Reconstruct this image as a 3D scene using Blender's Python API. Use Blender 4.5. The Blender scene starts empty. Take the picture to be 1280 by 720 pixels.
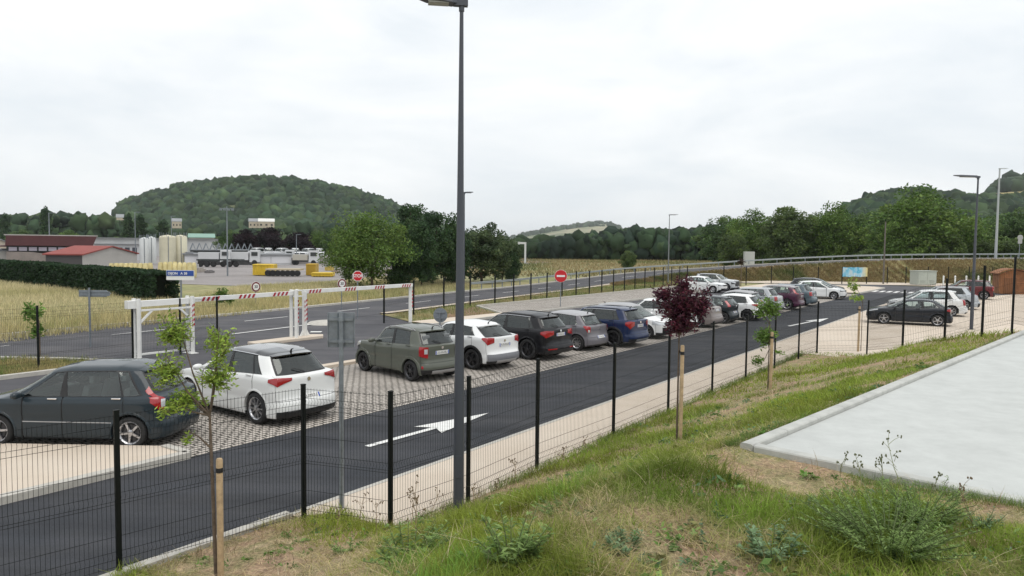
import bpy, math, random
import numpy as np
from mathutils import Vector, Matrix
R = math.radians
rnd = random.Random(7)
NR = np.random.RandomState(11)
sc = bpy.context.scene
COL = sc.collection

# ---------------------------------------------------------------- camera model
H = 4.1; F = 920.0
PITCH = math.atan((360-307.5)/F); ROLL = R(0.6)
cp, sp = math.cos(PITCH), math.sin(PITCH)
cr, sr = math.cos(ROLL), math.sin(ROLL)
FW = np.array((0, cp, -sp)); U0 = np.array((0, sp, cp)); R0 = np.array((1., 0, 0))
RT = R0*cr + U0*sr; UP = -R0*sr + U0*cr
def ray(px, py): return RT*((px-640)/F) + UP*((360-py)/F) + FW
def G(px, py, z=0.):
    d = ray(px, py); t = (z-H)/d[2]; return (d[0]*t, d[1]*t)
def P(px, py, D):
    d = ray(px, py); t = D/d[1]; return (d[0]*t, D, H+d[2]*t)

# ---------------------------------------------------------------- road frame: r along the rows, s across
TH = R(35.2)
T_ = np.array((math.sin(TH), math.cos(TH))); N_ = np.array((-math.cos(TH), math.sin(TH)))
def rs(r, s): v = T_*r + N_*s; return (float(v[0]), float(v[1]))
def inv(x, y): return (x*T_[0]+y*T_[1], x*N_[0]+y*N_[1])

# ---------------------------------------------------------------- noise
_lat = NR.rand(256, 256)
def vn(x, y, s=1.0, o=0):
    x = np.asarray(x, float)/s + o*17.3; y = np.asarray(y, float)/s + o*7.1
    xi = np.floor(x).astype(int); yi = np.floor(y).astype(int)
    fx = x-xi; fy = y-yi; fx = fx*fx*(3-2*fx); fy = fy*fy*(3-2*fy)
    a = _lat[xi % 256, yi % 256]; b = _lat[(xi+1) % 256, yi % 256]
    c = _lat[xi % 256, (yi+1) % 256]; d = _lat[(xi+1) % 256, (yi+1) % 256]
    return (a*(1-fx)+b*fx)*(1-fy)+(c*(1-fx)+d*fx)*fy
def fbm(x, y, s=1.0, o=0, n=4):
    t = 0; a = 1; w = 0
    for i in range(n):
        t = t + a*vn(x, y, s, o+i); w += a; a *= .5; s *= .5
    return t/w

# ---------------------------------------------------------------- bank terrain
SC = (2.72, 8.55)                      # slab corner
SD = np.array((.69, .724)); SN = np.array((-.724, .69))
F2A = np.array((13.0, 28.6)); F2D = np.array((.27, -.963)); F2N = np.array((.963, .27))
ZS = 1.80
def bank(x, y):
    x = np.asarray(x, float); y = np.asarray(y, float)
    r, s = inv(x, y)
    k = np.clip((r-6.9)/.7, 0, 1); s0 = 7.35+0*k; toe = (1-k)*.10*np.clip(8.95-s, 0, 1.6)
    d0 = np.maximum(s0-s, 0); d = d0*d0/(d0+.55)*1.04
    e = (x-SC[0])*SN[0] + (y-SC[1])*SN[1]
    ep = np.maximum(e, 0)
    z1 = (ZS-.04)*d/(d+ep+1e-6)
    z1 = z1*np.where(r > 22, np.clip(1-(ep-3.0)/4.0*np.clip((r-22)/4, 0, 1), .30, 1), 1)
    em = np.maximum(-e, 0)
    z = np.where(e > 0, z1, ZS-.03-.05*np.clip(em/.35, 0, 1)+.035*np.clip(em-1.5, 0, 8))
    # to the left of the slab, keep the slope even
    z = np.minimum(z, .415*d+.02)
    z = np.minimum(z, 2.35)+toe
    w = (x-F2A[0])*F2N[0] + (y-F2A[1])*F2N[1]
    dr = np.clip(1-(w-.4)/3.5, 0, 1); dr = np.where(e > -.3, dr, 1)
    z = z*dr
    w3 = (x-12.1)*.33+(y-29.2)*.94; c3 = np.clip(-w3/3.4, 0, 1); z = z*c3
    z = z + (fbm(x, y, 1.3, 3)-.5)*.16*np.clip(d/3.5, 0, 1)*np.clip(z*2, 0, 1) + (fbm(x, y, .35, 5, 2)-.5)*.05*np.clip(d*2+toe*5, 0, 1)
    # level bed under and right around the slab
    lx = (x-SC[0])*SD[0]+(y-SC[1])*SD[1]; ly = -e
    inside = (lx > -.12) & (ly > -.12)
    z = np.where(inside, np.minimum(z, ZS-.06), z)
    return np.where(((d0 <= 0) & (toe <= 0)) | (c3 <= 0), -.04, z)
def T(px, py, off=0.):
    d = ray(px, py)
    for i in range(3000):
        t = 2.5+i*.02
        x, y, z = d[0]*t, d[1]*t, H+d[2]*t
        if z <= float(bank(x, y))+off: return (x, y, z)
    return (*G(px, py), 0.)

# ---------------------------------------------------------------- object helpers
def tag(o, label=None, cat=None, group=None, kind=None):
    if label: o['label'] = label
    if cat: o['category'] = cat
    if group: o['group'] = group
    if kind: o['kind'] = kind
    return o
def empty(name, loc=(0, 0, 0), rz=0, label=None, cat=None, group=None):
    o = bpy.data.objects.new(name, None); COL.objects.link(o)
    o.location = loc; o.rotation_euler = (0, 0, rz); o.empty_display_size = .2
    return tag(o, label, cat, group)
def link(name, me, parent=None, loc=None):
    o = bpy.data.objects.new(name, me); COL.objects.link(o)
    if parent is not None: o.parent = parent
    if loc is not None: o.location = loc
    return o
def clone(src, parent=None):
    c = src.copy(); COL.objects.link(c)
    if parent is not None: c.parent = parent
    for ch in list(src.children): clone(ch, c)
    return c
def base_of(v):
    v = np.array(v)
    return np.array(((v[:, 0].min()+v[:, 0].max())/2, (v[:, 1].min()+v[:, 1].max())/2, v[:, 2].min()))

class MB:
    def __init__(s): s.v = []; s.f = []; s.m = []; s.cur = 0
    def add(s, vs, fs):
        b = len(s.v); s.v += [tuple(map(float, p)) for p in vs]
        for f in fs: s.f.append(tuple(i+b for i in f)); s.m.append(s.cur)
        return s
    def box(s, c, d, rz=0, taper=1.0):
        x, y, z = d[0]/2, d[1]/2, d[2]/2
        ca, sa = math.cos(rz), math.sin(rz); vs = []
        for k, q in ((-z, 1), (z, taper)):
            for a, b in ((-x, -y), (x, -y), (x, y), (-x, y)):
                a *= q; b *= q
                vs.append((c[0]+a*ca-b*sa, c[1]+a*sa+b*ca, c[2]+k))
        return s.add(vs, [(3, 2, 1, 0), (4, 5, 6, 7), (0, 1, 5, 4), (1, 2, 6, 5), (2, 3, 7, 6), (3, 0, 4, 7)])
    def bar(s, p, q, w, h=None, up=(0, 0, 1)):
        h = h or w; p = Vector(p); q = Vector(q); d = (q-p).normalized(); u = Vector(up)
        if abs(d.dot(u)) > .95: u = Vector((0, 1, 0))
        a = d.cross(u).normalized()*(w/2); b = a.cross(d).normalized()*(h/2)
        vs = [e+x for e in (p, q) for x in (-a-b, a-b, a+b, -a+b)]
        return s.add(vs, [(0, 1, 2, 3), (7, 6, 5, 4), (0, 4, 5, 1), (1, 5, 6, 2), (2, 6, 7, 3), (3, 7, 4, 0)])
    def tube(s, pts, rr, n=8, cap=True):
        if not hasattr(rr, '__len__'): rr = [rr]*len(pts)
        pts = [Vector(p) for p in pts]; vs = []; fs = []
        ref = None
        for i, p in enumerate(pts):
            d = (pts[min(i+1, len(pts)-1)]-pts[max(i-1, 0)]).normalized()
            if ref is None:
                ref = Vector((1, 0, 0)) if abs(d.x) < .8 else Vector((0, 1, 0))
            a = d.cross(ref).normalized(); b = d.cross(a).normalized(); ref = b.cross(d).normalized() if False else ref
            for k in range(n):
                t = 2*math.pi*k/n; vs.append(p+(a*math.cos(t)+b*math.sin(t))*rr[i])
        for i in range(len(pts)-1):
            for k in range(n):
                fs.append((i*n+k, i*n+(k+1) % n, (i+1)*n+(k+1) % n, (i+1)*n+k))
        if cap:
            fs.append(tuple(range(n-1, -1, -1))); fs.append(tuple((len(pts)-1)*n+k for k in range(n)))
        return s.add(vs, fs)
    def lathe(s, prof, n=16, c=(0, 0, 0), axis='z'):
        vs = []; fs = []
        for (r, h) in prof:
            for k in range(n):
                t = 2*math.pi*k/n
                if axis == 'z': vs.append((c[0]+r*math.cos(t), c[1]+r*math.sin(t), c[2]+h))
                else: vs.append((c[0]+r*math.cos(t), c[1]+h, c[2]+r*math.sin(t)))
        for i in range(len(prof)-1):
            for k in range(n): fs.append((i*n+k, i*n+(k+1) % n, (i+1)*n+(k+1) % n, (i+1)*n+k))
        return s.add(vs, fs)
    def disc(s, c, r, nrm, n=20, th=.004, a0=0.0):
        nn = Vector(nrm).normalized(); u = Vector((0, 0, 1)); a = nn.cross(u).normalized(); b = a.cross(nn)
        b = -b if b.z < 0 else b
        vs = []
        for k in (0, 1):
            for i in range(n):
                t = 2*math.pi*i/n+a0
                vs.append(Vector(c)+a*r*math.cos(t)+b*r*math.sin(t)+nn*(th*k))
        fs = [tuple(range(n-1, -1, -1)), tuple(range(n, 2*n))]+[(i, (i+1) % n, n+(i+1) % n, n+i) for i in range(n)]
        return s.add(vs, fs)
    def prism(s, poly, z0, z1):
        n = len(poly); vs = [(x, y, z0) for x, y in poly]+[(x, y, z1) for x, y in poly]
        return s.add(vs, [tuple(range(n-1, -1, -1)), tuple(range(n, 2*n))]+[(i, (i+1) % n, n+(i+1) % n, n+i) for i in range(n)])
    def build(s, name, mats, parent=None, smooth=False, origin=None, bevel=0):
        if not isinstance(mats, (list, tuple)): mats = [mats]
        v = np.array(s.v)
        loc = None
        if parent is None:
            o0 = base_of(v) if origin is None else np.array(origin); v = v-o0; loc = o0
        me = bpy.data.meshes.new(name); me.from_pydata([tuple(p) for p in v], [], s.f)
        for m in mats: me.materials.append(m)
        if len(mats) > 1: me.polygons.foreach_set('material_index', s.m)
        if smooth:
            me.polygons.foreach_set('use_smooth', [True]*len(me.polygons))
            try: me.set_sharp_from_angle(angle=R(smooth if smooth > 1 else 40))
            except Exception: pass
        me.update()
        o = link(name, me, parent, loc)
        if bevel:
            b = o.modifiers.new('b', 'BEVEL'); b.width = bevel; b.segments = 2; b.limit_method = 'ANGLE'
        return o

def np_mesh(name, V, quads=None, tris=None, mat=None, colors=None, smooth=False):
    """fast mesh from arrays; colors per vertex (n,3)"""
    me = bpy.data.meshes.new(name)
    faces = quads if quads is not None else tris
    k = faces.shape[1]
    me.vertices.add(len(V)); me.vertices.foreach_set('co', np.ascontiguousarray(V, np.float32).ravel())
    me.loops.add(faces.size); me.loops.foreach_set('vertex_index', faces.astype(np.int32).ravel())
    me.polygons.add(len(faces)); me.polygons.foreach_set('loop_start', np.arange(0, faces.size, k, dtype=np.int32))
    me.polygons.foreach_set('loop_total', np.full(len(faces), k, np.int32))
    if smooth: me.polygons.foreach_set('use_smooth', np.ones(len(faces), bool))
    me.update(calc_edges=True)
    if colors is not None:
        a = me.color_attributes.new('Col', 'FLOAT_COLOR', 'POINT')
        c = np.ones((len(V), 4), np.float32); c[:, :3] = colors; a.data.foreach_set('color', c.ravel())
    if mat: me.materials.append(mat)
    return me

# ---------------------------------------------------------------- materials
MATS = {}
def mat(name, col, rough=.6, metal=0., spec=.5, var=0., vs=8., bump=0., bs=60., col2=None, coat=0., trans=0.):
    if name in MATS: return MATS[name]
    m = bpy.data.materials.new(name); m.use_nodes = True; nt = m.node_tree; n = nt.nodes; l = nt.links
    b = n['Principled BSDF']; b.inputs['Roughness'].default_value = rough; b.inputs['Metallic'].default_value = metal
    b.inputs['Specular IOR Level'].default_value = spec; b.inputs['Base Color'].default_value = (*col, 1)
    if coat: b.inputs['Coat Weight'].default_value = coat; b.inputs['Coat Roughness'].default_value = .04
    tc = n.new('ShaderNodeTexCoord')
    if var or col2:
        nz = n.new('ShaderNodeTexNoise'); nz.inputs['Scale'].default_value = vs; nz.inputs['Detail'].default_value = 6; nz.inputs['Roughness'].default_value = .65
        l.new(tc.outputs['Object'], nz.inputs['Vector'])
        rp = n.new('ShaderNodeValToRGB'); rp.color_ramp.elements[0].position = .34; rp.color_ramp.elements[1].position = .66
        a = tuple(c*(1-var) for c in col); c2 = col2 if col2 else tuple(min(1, c*(1+var)) for c in col)
        rp.color_ramp.elements[0].color = (*a, 1); rp.color_ramp.elements[1].color = (*c2, 1)
        l.new(nz.outputs['Fac'], rp.inputs['Fac']); l.new(rp.outputs['Color'], b.inputs['Base Color'])
    if bump:
        nb = n.new('ShaderNodeTexNoise'); nb.inputs['Scale'].default_value = bs; nb.inputs['Detail'].default_value = 5
        l.new(tc.outputs['Object'], nb.inputs['Vector'])
        bp = n.new('ShaderNodeBump'); bp.inputs['Strength'].default_value = bump; bp.inputs['Distance'].default_value = .02
        l.new(nb.outputs['Fac'], bp.inputs['Height']); l.new(bp.outputs['Normal'], b.inputs['Normal'])
    MATS[name] = m; return m
def paint(name, col, flake=.0):
    m = mat(name, col, .5, .0, .15, coat=.65 if max(col) > .012 else .42)
    return m
def vcol_mat(name, rough=.7, transl=.25):
    m = bpy.data.materials.new(name); m.use_nodes = True; nt = m.node_tree; n = nt.nodes; l = nt.links
    b = n['Principled BSDF']; b.inputs['Roughness'].default_value = rough; b.inputs['Specular IOR Level'].default_value = .25
    a = n.new('ShaderNodeAttribute'); a.attribute_name = 'Col'; l.new(a.outputs['Color'], b.inputs['Base Color'])
    if transl:
        t = n.new('ShaderNodeBsdfTranslucent'); mx = n.new('ShaderNodeMixShader'); mx.inputs[0].default_value = transl
        l.new(a.outputs['Color'], t.inputs['Color']); l.new(b.outputs[0], mx.inputs[1]); l.new(t.outputs[0], mx.inputs[2])
        l.new(mx.outputs[0], n['Material Output'].inputs['Surface'])
    return m
def glass(name, tint, ior=1.75):
    m = bpy.data.materials.new(name); m.use_nodes = True; nt = m.node_tree; n = nt.nodes; l = nt.links
    n.remove(n['Principled BSDF'])
    tr = n.new('ShaderNodeBsdfTransparent'); tr.inputs[0].default_value = (*tint, 1)
    gl = n.new('ShaderNodeBsdfGlossy'); gl.inputs['Roughness'].default_value = .03; gl.inputs['Color'].default_value = (.95, 1, .98, 1)
    fr = n.new('ShaderNodeFresnel'); fr.inputs['IOR'].default_value = ior
    mx = n.new('ShaderNodeMixShader'); l.new(fr.outputs[0], mx.inputs[0]); l.new(tr.outputs[0], mx.inputs[1]); l.new(gl.outputs[0], mx.inputs[2])
    l.new(mx.outputs[0], n['Material Output'].inputs['Surface']); return m

M_ = dict(
 black=mat('black_plastic', (.012, .012, .013), .5), dark=mat('dark_void', (.008, .008, .009), .9), tyre=mat('tyre_rubber', (.018, .018, .019), .85, bump=.1),
 alloy=mat('alloy', (.5, .5, .52), .3, .85), alloydk=mat('dark_alloy', (.06, .06, .065), .35, .7), chrome=mat('chrome', (.75, .75, .76), .12, 1.),
 red=mat('tail_red', (.30, .004, .008), .2, coat=.8), clear=mat('lamp_clear', (.6, .62, .64), .12, .3, coat=1.), plate=mat('plate_white', (.72, .72, .7), .4),
 plateb=mat('plate_blue', (.03, .08, .4), .4), galv=mat('galvanised', (.22, .245, .27), .5, .5, var=.15, vs=12), post=mat('dark_green_coat', (.0035, .0055, .0055), .55, spec=.25),
 anth=mat('anthracite_coat', (.055, .062, .078), .45), white=mat('white_coat', (.72, .72, .70), .45, var=.06, vs=3), redr=mat('red_reflective', (.35, .02, .03), .45),
 seat=mat('seat_cloth', (.17, .18, .185), .9), cabin=mat('cabin_trim', (.07, .072, .075), .9), wood=mat('stake_wood', (.40, .29, .17), .75, var=.22, vs=14), bark=mat('bark', (.12, .09, .065), .9, var=.35, vs=10, bump=.5),
 concrete=mat('slab_concrete', (.455, .47, .455), .85, var=.07, vs=2.6, bump=.15, bs=30), edging=mat('edging_concrete_shade', (.42, .425, .40), .8, var=.12, vs=4, bump=.1), kerb=mat('kerb_concrete', (.44, .42, .38), .85, var=.12, vs=5, bump=.1),  # edging toned darker than the slab to stand in for missing shade
 glass=glass('car_glass', (.80, .88, .85), 1.85), glassdk=glass('privacy_glass', (.14, .15, .16), 1.75),
 line=mat('road_paint', (.68, .68, .66), .6, var=.08, vs=6), plastgrey=mat('silver_trim', (.38, .38, .39), .4, .3),
)
# ================================================================ world, camera, light
cam = bpy.data.cameras.new('camera'); co = bpy.data.objects.new('camera', cam); COL.objects.link(co)
cam.sensor_width = 36; cam.lens = 36*F/1280; cam.clip_end = 12000; cam.clip_start = .05
mw = Matrix(((RT[0], UP[0], -FW[0], 0), (RT[1], UP[1], -FW[1], 0), (RT[2], UP[2], -FW[2], H), (0, 0, 0, 1)))
co.matrix_world = mw; sc.camera = co
sc.view_settings.view_transform = 'Standard'; sc.view_settings.look = 'None'; sc.view_settings.gamma = 1; sc.view_settings.exposure = 0.38
W = bpy.data.worlds.new('World'); sc.world = W; W.use_nodes = True
n = W.node_tree.nodes; l = W.node_tree.links; bg = n['Background']
SUN_EL, SUN_AZ = 66, 150        # degrees, azimuth from +Y clockwise
sky = n.new('ShaderNodeTexSky'); sky.sky_type = 'NISHITA'; sky.sun_disc = False; sky.sun_elevation = R(SUN_EL); sky.sun_rotation = R(SUN_AZ); sky.air_density = 1.; sky.dust_density = 3.
bg.inputs['Strength'].default_value = .1
tc = n.new('ShaderNodeTexCoord'); mp = n.new('ShaderNodeMapping'); mp.inputs['Scale'].default_value = (1.0, 1.0, 3.4)
l.new(tc.outputs['Generated'], mp.inputs['Vector'])
n1 = n.new('ShaderNodeTexNoise'); n1.inputs['Scale'].default_value = 2.6; n1.inputs['Detail'].default_value = 7; n1.inputs['Roughness'].default_value = .55; n1.inputs['Distortion'].default_value = .35
l.new(mp.outputs[0], n1.inputs['Vector'])
rp = n.new('ShaderNodeValToRGB'); cr_ = rp.color_ramp
cr_.elements[0].position = .32; cr_.elements[0].color = (6.7, 7.15, 7.5, 1)
cr_.elements[1].position = .68; cr_.elements[1].color = (8.75, 8.85, 8.85, 1)
e = cr_.elements.new(.5); e.color = (7.75, 8.0, 8.15, 1)
l.new(n1.outputs['Fac'], rp.inputs['Fac'])
# cloud deck is a touch denser (duller) towards the horizon
sx = n.new('ShaderNodeSeparateXYZ'); l.new(tc.outputs['Generated'], sx.inputs[0])
mr = n.new('ShaderNodeMapRange'); mr.inputs['From Min'].default_value = 0.0; mr.inputs['From Max'].default_value = .35; mr.inputs['To Min'].default_value = .97; mr.inputs['To Max'].default_value = 1.03
l.new(sx.outputs['Z'], mr.inputs['Value'])
ml = n.new('ShaderNodeVectorMath'); ml.operation = 'SCALE'; l.new(rp.outputs['Color'], ml.inputs[0]); l.new(mr.outputs[0], ml.inputs['Scale'])
mx = n.new('ShaderNodeMixRGB'); mx.inputs[0].default_value = .94
l.new(sky.outputs[0], mx.inputs[1]); l.new(ml.outputs[0], mx.inputs[2]); l.new(mx.outputs[0], bg.inputs['Color'])
sl = bpy.data.lights.new('sun', 'SUN'); sl.energy = 1.3; sl.angle = R(48); sl.color = (1, .96, .9)
so = bpy.data.objects.new('sun', sl); COL.objects.link(so)
az = R(SUN_AZ); el = R(SUN_EL)
dirv = Vector((math.sin(az)*math.cos(el), math.cos(az)*math.cos(el), math.sin(el)))
so.rotation_euler = dirv.to_track_quat('Z', 'Y').to_euler()

# ================================================================ ground materials
def ground_mat(name, cols, scale, rough=.9, fine=60, fb=.25, bump=.3, streak=0):
    m = bpy.data.materials.new(name); m.use_nodes = True; nt = m.node_tree; n = nt.nodes; l = nt.links
    b = n['Principled BSDF']; b.inputs['Roughness'].default_value = rough; b.inputs['Specular IOR Level'].default_value = .3
    g = n.new('ShaderNodeNewGeometry')
    nz = n.new('ShaderNodeTexNoise'); nz.inputs['Scale'].default_value = scale; nz.inputs['Detail'].default_value = 8; nz.inputs['Roughness'].default_value = .6
    l.new(g.outputs['Position'], nz.inputs['Vector'])
    rp = n.new('ShaderNodeValToRGB'); cr = rp.color_ramp
    k = len(cols)
    while len(cr.elements) < k: cr.elements.new(.5)
    for i, c in enumerate(cols): cr.elements[i].position = .3+.4*i/(k-1); cr.elements[i].color = (*c, 1)
    l.new(nz.outputs['Fac'], rp.inputs['Fac'])
    nf = n.new('ShaderNodeTexNoise'); nf.inputs['Scale'].default_value = fine; nf.inputs['Detail'].default_value = 4; l.new(g.outputs['Position'], nf.inputs['Vector'])
    mr = n.new('ShaderNodeMapRange'); mr.inputs['From Min'].default_value = .3; mr.inputs['From Max'].default_value = .7; mr.inputs['To Min'].default_value = 1-fb; mr.inputs['To Max'].default_value = 1+fb
    l.new(nf.outputs['Fac'], mr.inputs['Value'])
    vm = n.new('ShaderNodeVectorMath'); vm.operation = 'SCALE'; l.new(rp.outputs['Color'], vm.inputs[0]); l.new(mr.outputs[0], vm.inputs['Scale'])
    out = vm.outputs[0]
    if streak:
        m2 = n.new('ShaderNodeMapping'); m2.inputs['Rotation'].default_value = (0, 0, -(math.pi/2-TH)); m2.inputs['Scale'].default_value = (.05, 1.1, 1); l.new(g.outputs['Position'], m2.inputs['Vector'])
        n2 = n.new('ShaderNodeTexNoise'); n2.inputs['Scale'].default_value = 1.6; n2.inputs['Detail'].default_value = 5; l.new(m2.outputs[0], n2.inputs['Vector'])
        r2 = n.new('ShaderNodeMapRange'); r2.inputs['From Min'].default_value = .35; r2.inputs['From Max'].default_value = .65; r2.inputs['To Min'].default_value = 1-streak; r2.inputs['To Max'].default_value = 1+streak; l.new(n2.outputs['Fac'], r2.inputs['Value'])
        v2 = n.new('ShaderNodeVectorMath'); v2.operation = 'SCALE'; l.new(out, v2.inputs[0]); l.new(r2.outputs[0], v2.inputs['Scale']); out = v2.outputs[0]
    l.new(out, b.inputs['Base Color'])
    bp = n.new('ShaderNodeBump'); bp.inputs['Strength'].default_value = bump; bp.inputs['Distance'].default_value = .01
    l.new(nf.outputs['Fac'], bp.inputs['Height']); l.new(bp.outputs['Normal'], b.inputs['Normal'])
    return m
def paver_mat():
    m = bpy.data.materials.new('grass_joint_pavers'); m.use_nodes = True; nt = m.node_tree; n = nt.nodes; l = nt.links
    b = n['Principled BSDF']; b.inputs['Roughness'].default_value = .9
    g = n.new('ShaderNodeNewGeometry'); mp = n.new('ShaderNodeMapping'); mp.vector_type = 'POINT'
    mp.inputs['Rotation'].default_value = (0, 0, -(math.pi/2-TH)); l.new(g.outputs['Position'], mp.inputs['Vector'])
    br = n.new('ShaderNodeTexBrick'); br.offset = .5; br.inputs['Scale'].default_value = 1.0
    br.inputs['Brick Width'].default_value = .26; br.inputs['Row Height'].default_value = .135; br.inputs['Mortar Size'].default_value = .024; br.inputs['Mortar Smooth'].default_value = .25
    br.inputs['Color1'].default_value = (.50, .455, .41, 1); br.inputs['Color2'].default_value = (.42, .38, .34, 1); br.inputs['Mortar'].default_value = (.05, .045, .035, 1)
    l.new(mp.outputs[0], br.inputs['Vector'])
    nz = n.new('ShaderNodeTexNoise'); nz.inputs['Scale'].default_value = .7; nz.inputs['Detail'].default_value = 7; l.new(g.outputs['Position'], nz.inputs['Vector'])
    mr = n.new('ShaderNodeMapRange'); mr.inputs['From Min'].default_value = .3; mr.inputs['From Max'].default_value = .7; mr.inputs['To Min'].default_value = .82; mr.inputs['To Max'].default_value = 1.12
    l.new(nz.outputs['Fac'], mr.inputs['Value'])
    vm = n.new('ShaderNodeVectorMath'); vm.operation = 'SCALE'; l.new(br.outputs['Color'], vm.inputs[0]); l.new(mr.outputs[0], vm.inputs['Scale'])
    l.new(vm.outputs[0], b.inputs['Base Color'])
    bp = n.new('ShaderNodeBump'); bp.inputs['Strength'].default_value = .6; bp.inputs['Distance'].default_value = .02; bp.invert = True
    l.new(br.outputs['Fac'], bp.inputs['Height']); l.new(bp.outputs['Normal'], b.inputs['Normal'])
    return m
A_NEW = ground_mat('new_asphalt', [(.026, .029, .035), (.037, .039, .045), (.049, .050, .054)], .55, .85, 90, .35, .4, streak=.22)
A_OLD = ground_mat('worn_asphalt', [(.058, .058, .066), (.078, .077, .084), (.104, .10, .104)], .35, .9, 60, .2, .3, streak=.12)
PINK = ground_mat('pale_paving', [(.50, .425, .34), (.56, .48, .395), (.59, .515, .43)], .5, .9, 70, .12, .2)
SOIL = ground_mat('straw_soil', [(.20, .135, .09), (.33, .23, .15), (.19, .18, .08), (.44, .33, .22)], 1.6, .95, 25, .4, .9)
DRY = ground_mat('dry_field', [(.36, .31, .17), (.29, .26, .13), (.20, .21, .09), (.42, .36, .22)], .07, .95, 1.3, .3, .5)
VERGE = ground_mat('verge_grass', [(.09, .11, .035), (.15, .145, .055), (.25, .21, .10), (.12, .13, .045)], .45, .95, 9, .35, .8)
YARD = ground_mat('yard_concrete', [(.20, .185, .18), (.25, .23, .225), (.30, .275, .265)], .1, .9, 3, .1, .1)
PAVERS = paver_mat()

def sheet(name, poly, z, m, parent=None):
    b = MB(); b.add([(x, y, z) for x, y in poly], [tuple(range(len(poly)))])
    o = b.build(name, m, origin=(0, 0, 0))
    me = o.data
    if me.polygons[0].normal.z < 0: me.flip_normals()
    return tag(o, kind='structure')
# world ground
b = MB(); b.add([(-6000, -300, -.06), (6000, -300, -.06), (6000, 9000, -.06), (-6000, 9000, -.06)], [(0, 1, 2, 3)])
tag(b.build('ground', DRY, origin=(0, 0, 0)), kind='structure')

# car park surfaces (polygons in r,s)
sheet('car_park_asphalt', [rs(-22, 9.1), rs(95, 9.0), rs(95, 24.8), rs(-22, 24.8)], 0.0, A_OLD)
sheet('aisle_asphalt', [rs(-22, 9.1), rs(76, 8.95), rs(76, 13.05), rs(-22, 13.05)], 0.006, A_NEW)
sheet('end_lane_asphalt', [rs(76, -14), rs(95, -14), rs(95, 13.05), rs(76, 13.05)], 0.005, A_OLD)
pv = [G(235, 573), rs(74, 13.0), rs(74, 18.9), rs(6.5, 18.9), (-15.5, 14.5), G(206, 563.5)]
sheet('paver_parking_surface', pv, 0.012, PAVERS)
sheet('apron_pavement', [rs(-22, 13.0), G(235, 573), G(206, 563.5), (-15.6, 14.45), (-30, 14.4)], .10, PINK)
sheet('entrance_asphalt', [rs(12.3, 24.6), rs(28.2, 24.6), rs(28.5, 26.4), rs(31.6, 32.6), rs(2, 31.2), rs(2, 27)], .003, A_OLD)
sheet('second_paver_surface', [rs(35.5, 25.9), rs(38.7, 30.1), rs(78, 30.3), rs(78, 24.85), rs(36, 24.85)], .010, PAVERS)
sheet('row_end_pavement', [rs(74, 13.0), rs(86, 12.6), rs(88, 14), rs(88, 18), rs(85, 24.8), rs(74, 24.8)], .10, PINK)
# beige pavement between aisle and front fence, and the right-hand bays
sheet('front_pavement', [rs(7.0, 7.2), rs(30, 7.2), rs(30, -25), rs(94, -25), rs(94, -3), rs(80, 3), rs(76, 9.0), rs(7.0, 8.98)], .014, PINK)
sheet('entrance_footpath', [rs(28.0, 24.95), rs(36, 24.95), rs(35.6, 25.9), rs(28.4, 26.5)], .10, PINK)
sheet('end_footpath', [rs(88, 30), rs(88.5, 26), rs(96.5, 12), rs(99, 4), rs(96, -6), rs(104, -10), rs(106, 8), rs(96, 27)], .02, PINK)

def kerb(name, pts, w=.15, h=.12, m=None):
    b = MB()
    P2 = [np.array(p, float) for p in pts]; n_ = len(P2); L = []; Rr = []
    for i in range(n_):
        d = P2[min(i+1, n_-1)]-P2[max(i-1, 0)]; d /= np.linalg.norm(d); q = np.array((-d[1], d[0]))*w/2
        L.append(P2[i]+q); Rr.append(P2[i]-q)
    for i in range(n_-1):
        vs = []
        for zz in (-.03, h):
            for p in (L[i], Rr[i], Rr[i+1], L[i+1]): vs.append((*p, zz))
        b.add(vs, [(4, 5, 6, 7), (0, 1, 5, 4), (1, 2, 6, 5), (2, 3, 7, 6), (3, 0, 4, 7)])
    o = b.build(name, m or M_['kerb'], origin=(0, 0, 0)); return tag(o, kind='structure')
kerb('aisle_kerb', [rs(-22, 9.02), rs(7.0, 9.02)], .16, .05)
kerb('aisle_kerb', [rs(7.0, 9.0), rs(76, 8.98)], .10, .02)
kerb('apron_kerb', [rs(-22, 13.0), G(235, 572.5)], .2, .13)
kerb('apron_kerb', [G(235, 572.5), G(206, 563.8)], .16, .13)
kerb('row_kerb', [rs(7, 19.0), rs(74, 19.0)], .35, .10, PINK)
kerb('entrance_kerb', [rs(28, 24.8), rs(36, 24.85), rs(76, 24.85)], .16, .12)
kerb('entrance_kerb', [rs(-22, 24.75), rs(12.6, 24.75)], .2, .12)
kerb('entrance_kerb', [rs(12.6, 24.75), rs(11.6, 27), rs(10.2, 29.1)], .2, .12)
kerb('paver_kerb', [rs(35.6, 25.9), rs(38.7, 30.15), rs(78, 30.35)], .16, .13)
kerb('row_end_kerb', [rs(74, 12.95), rs(86, 12.6), rs(88, 14), rs(88, 18), rs(85, 24.8)], .16, .13)

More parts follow.
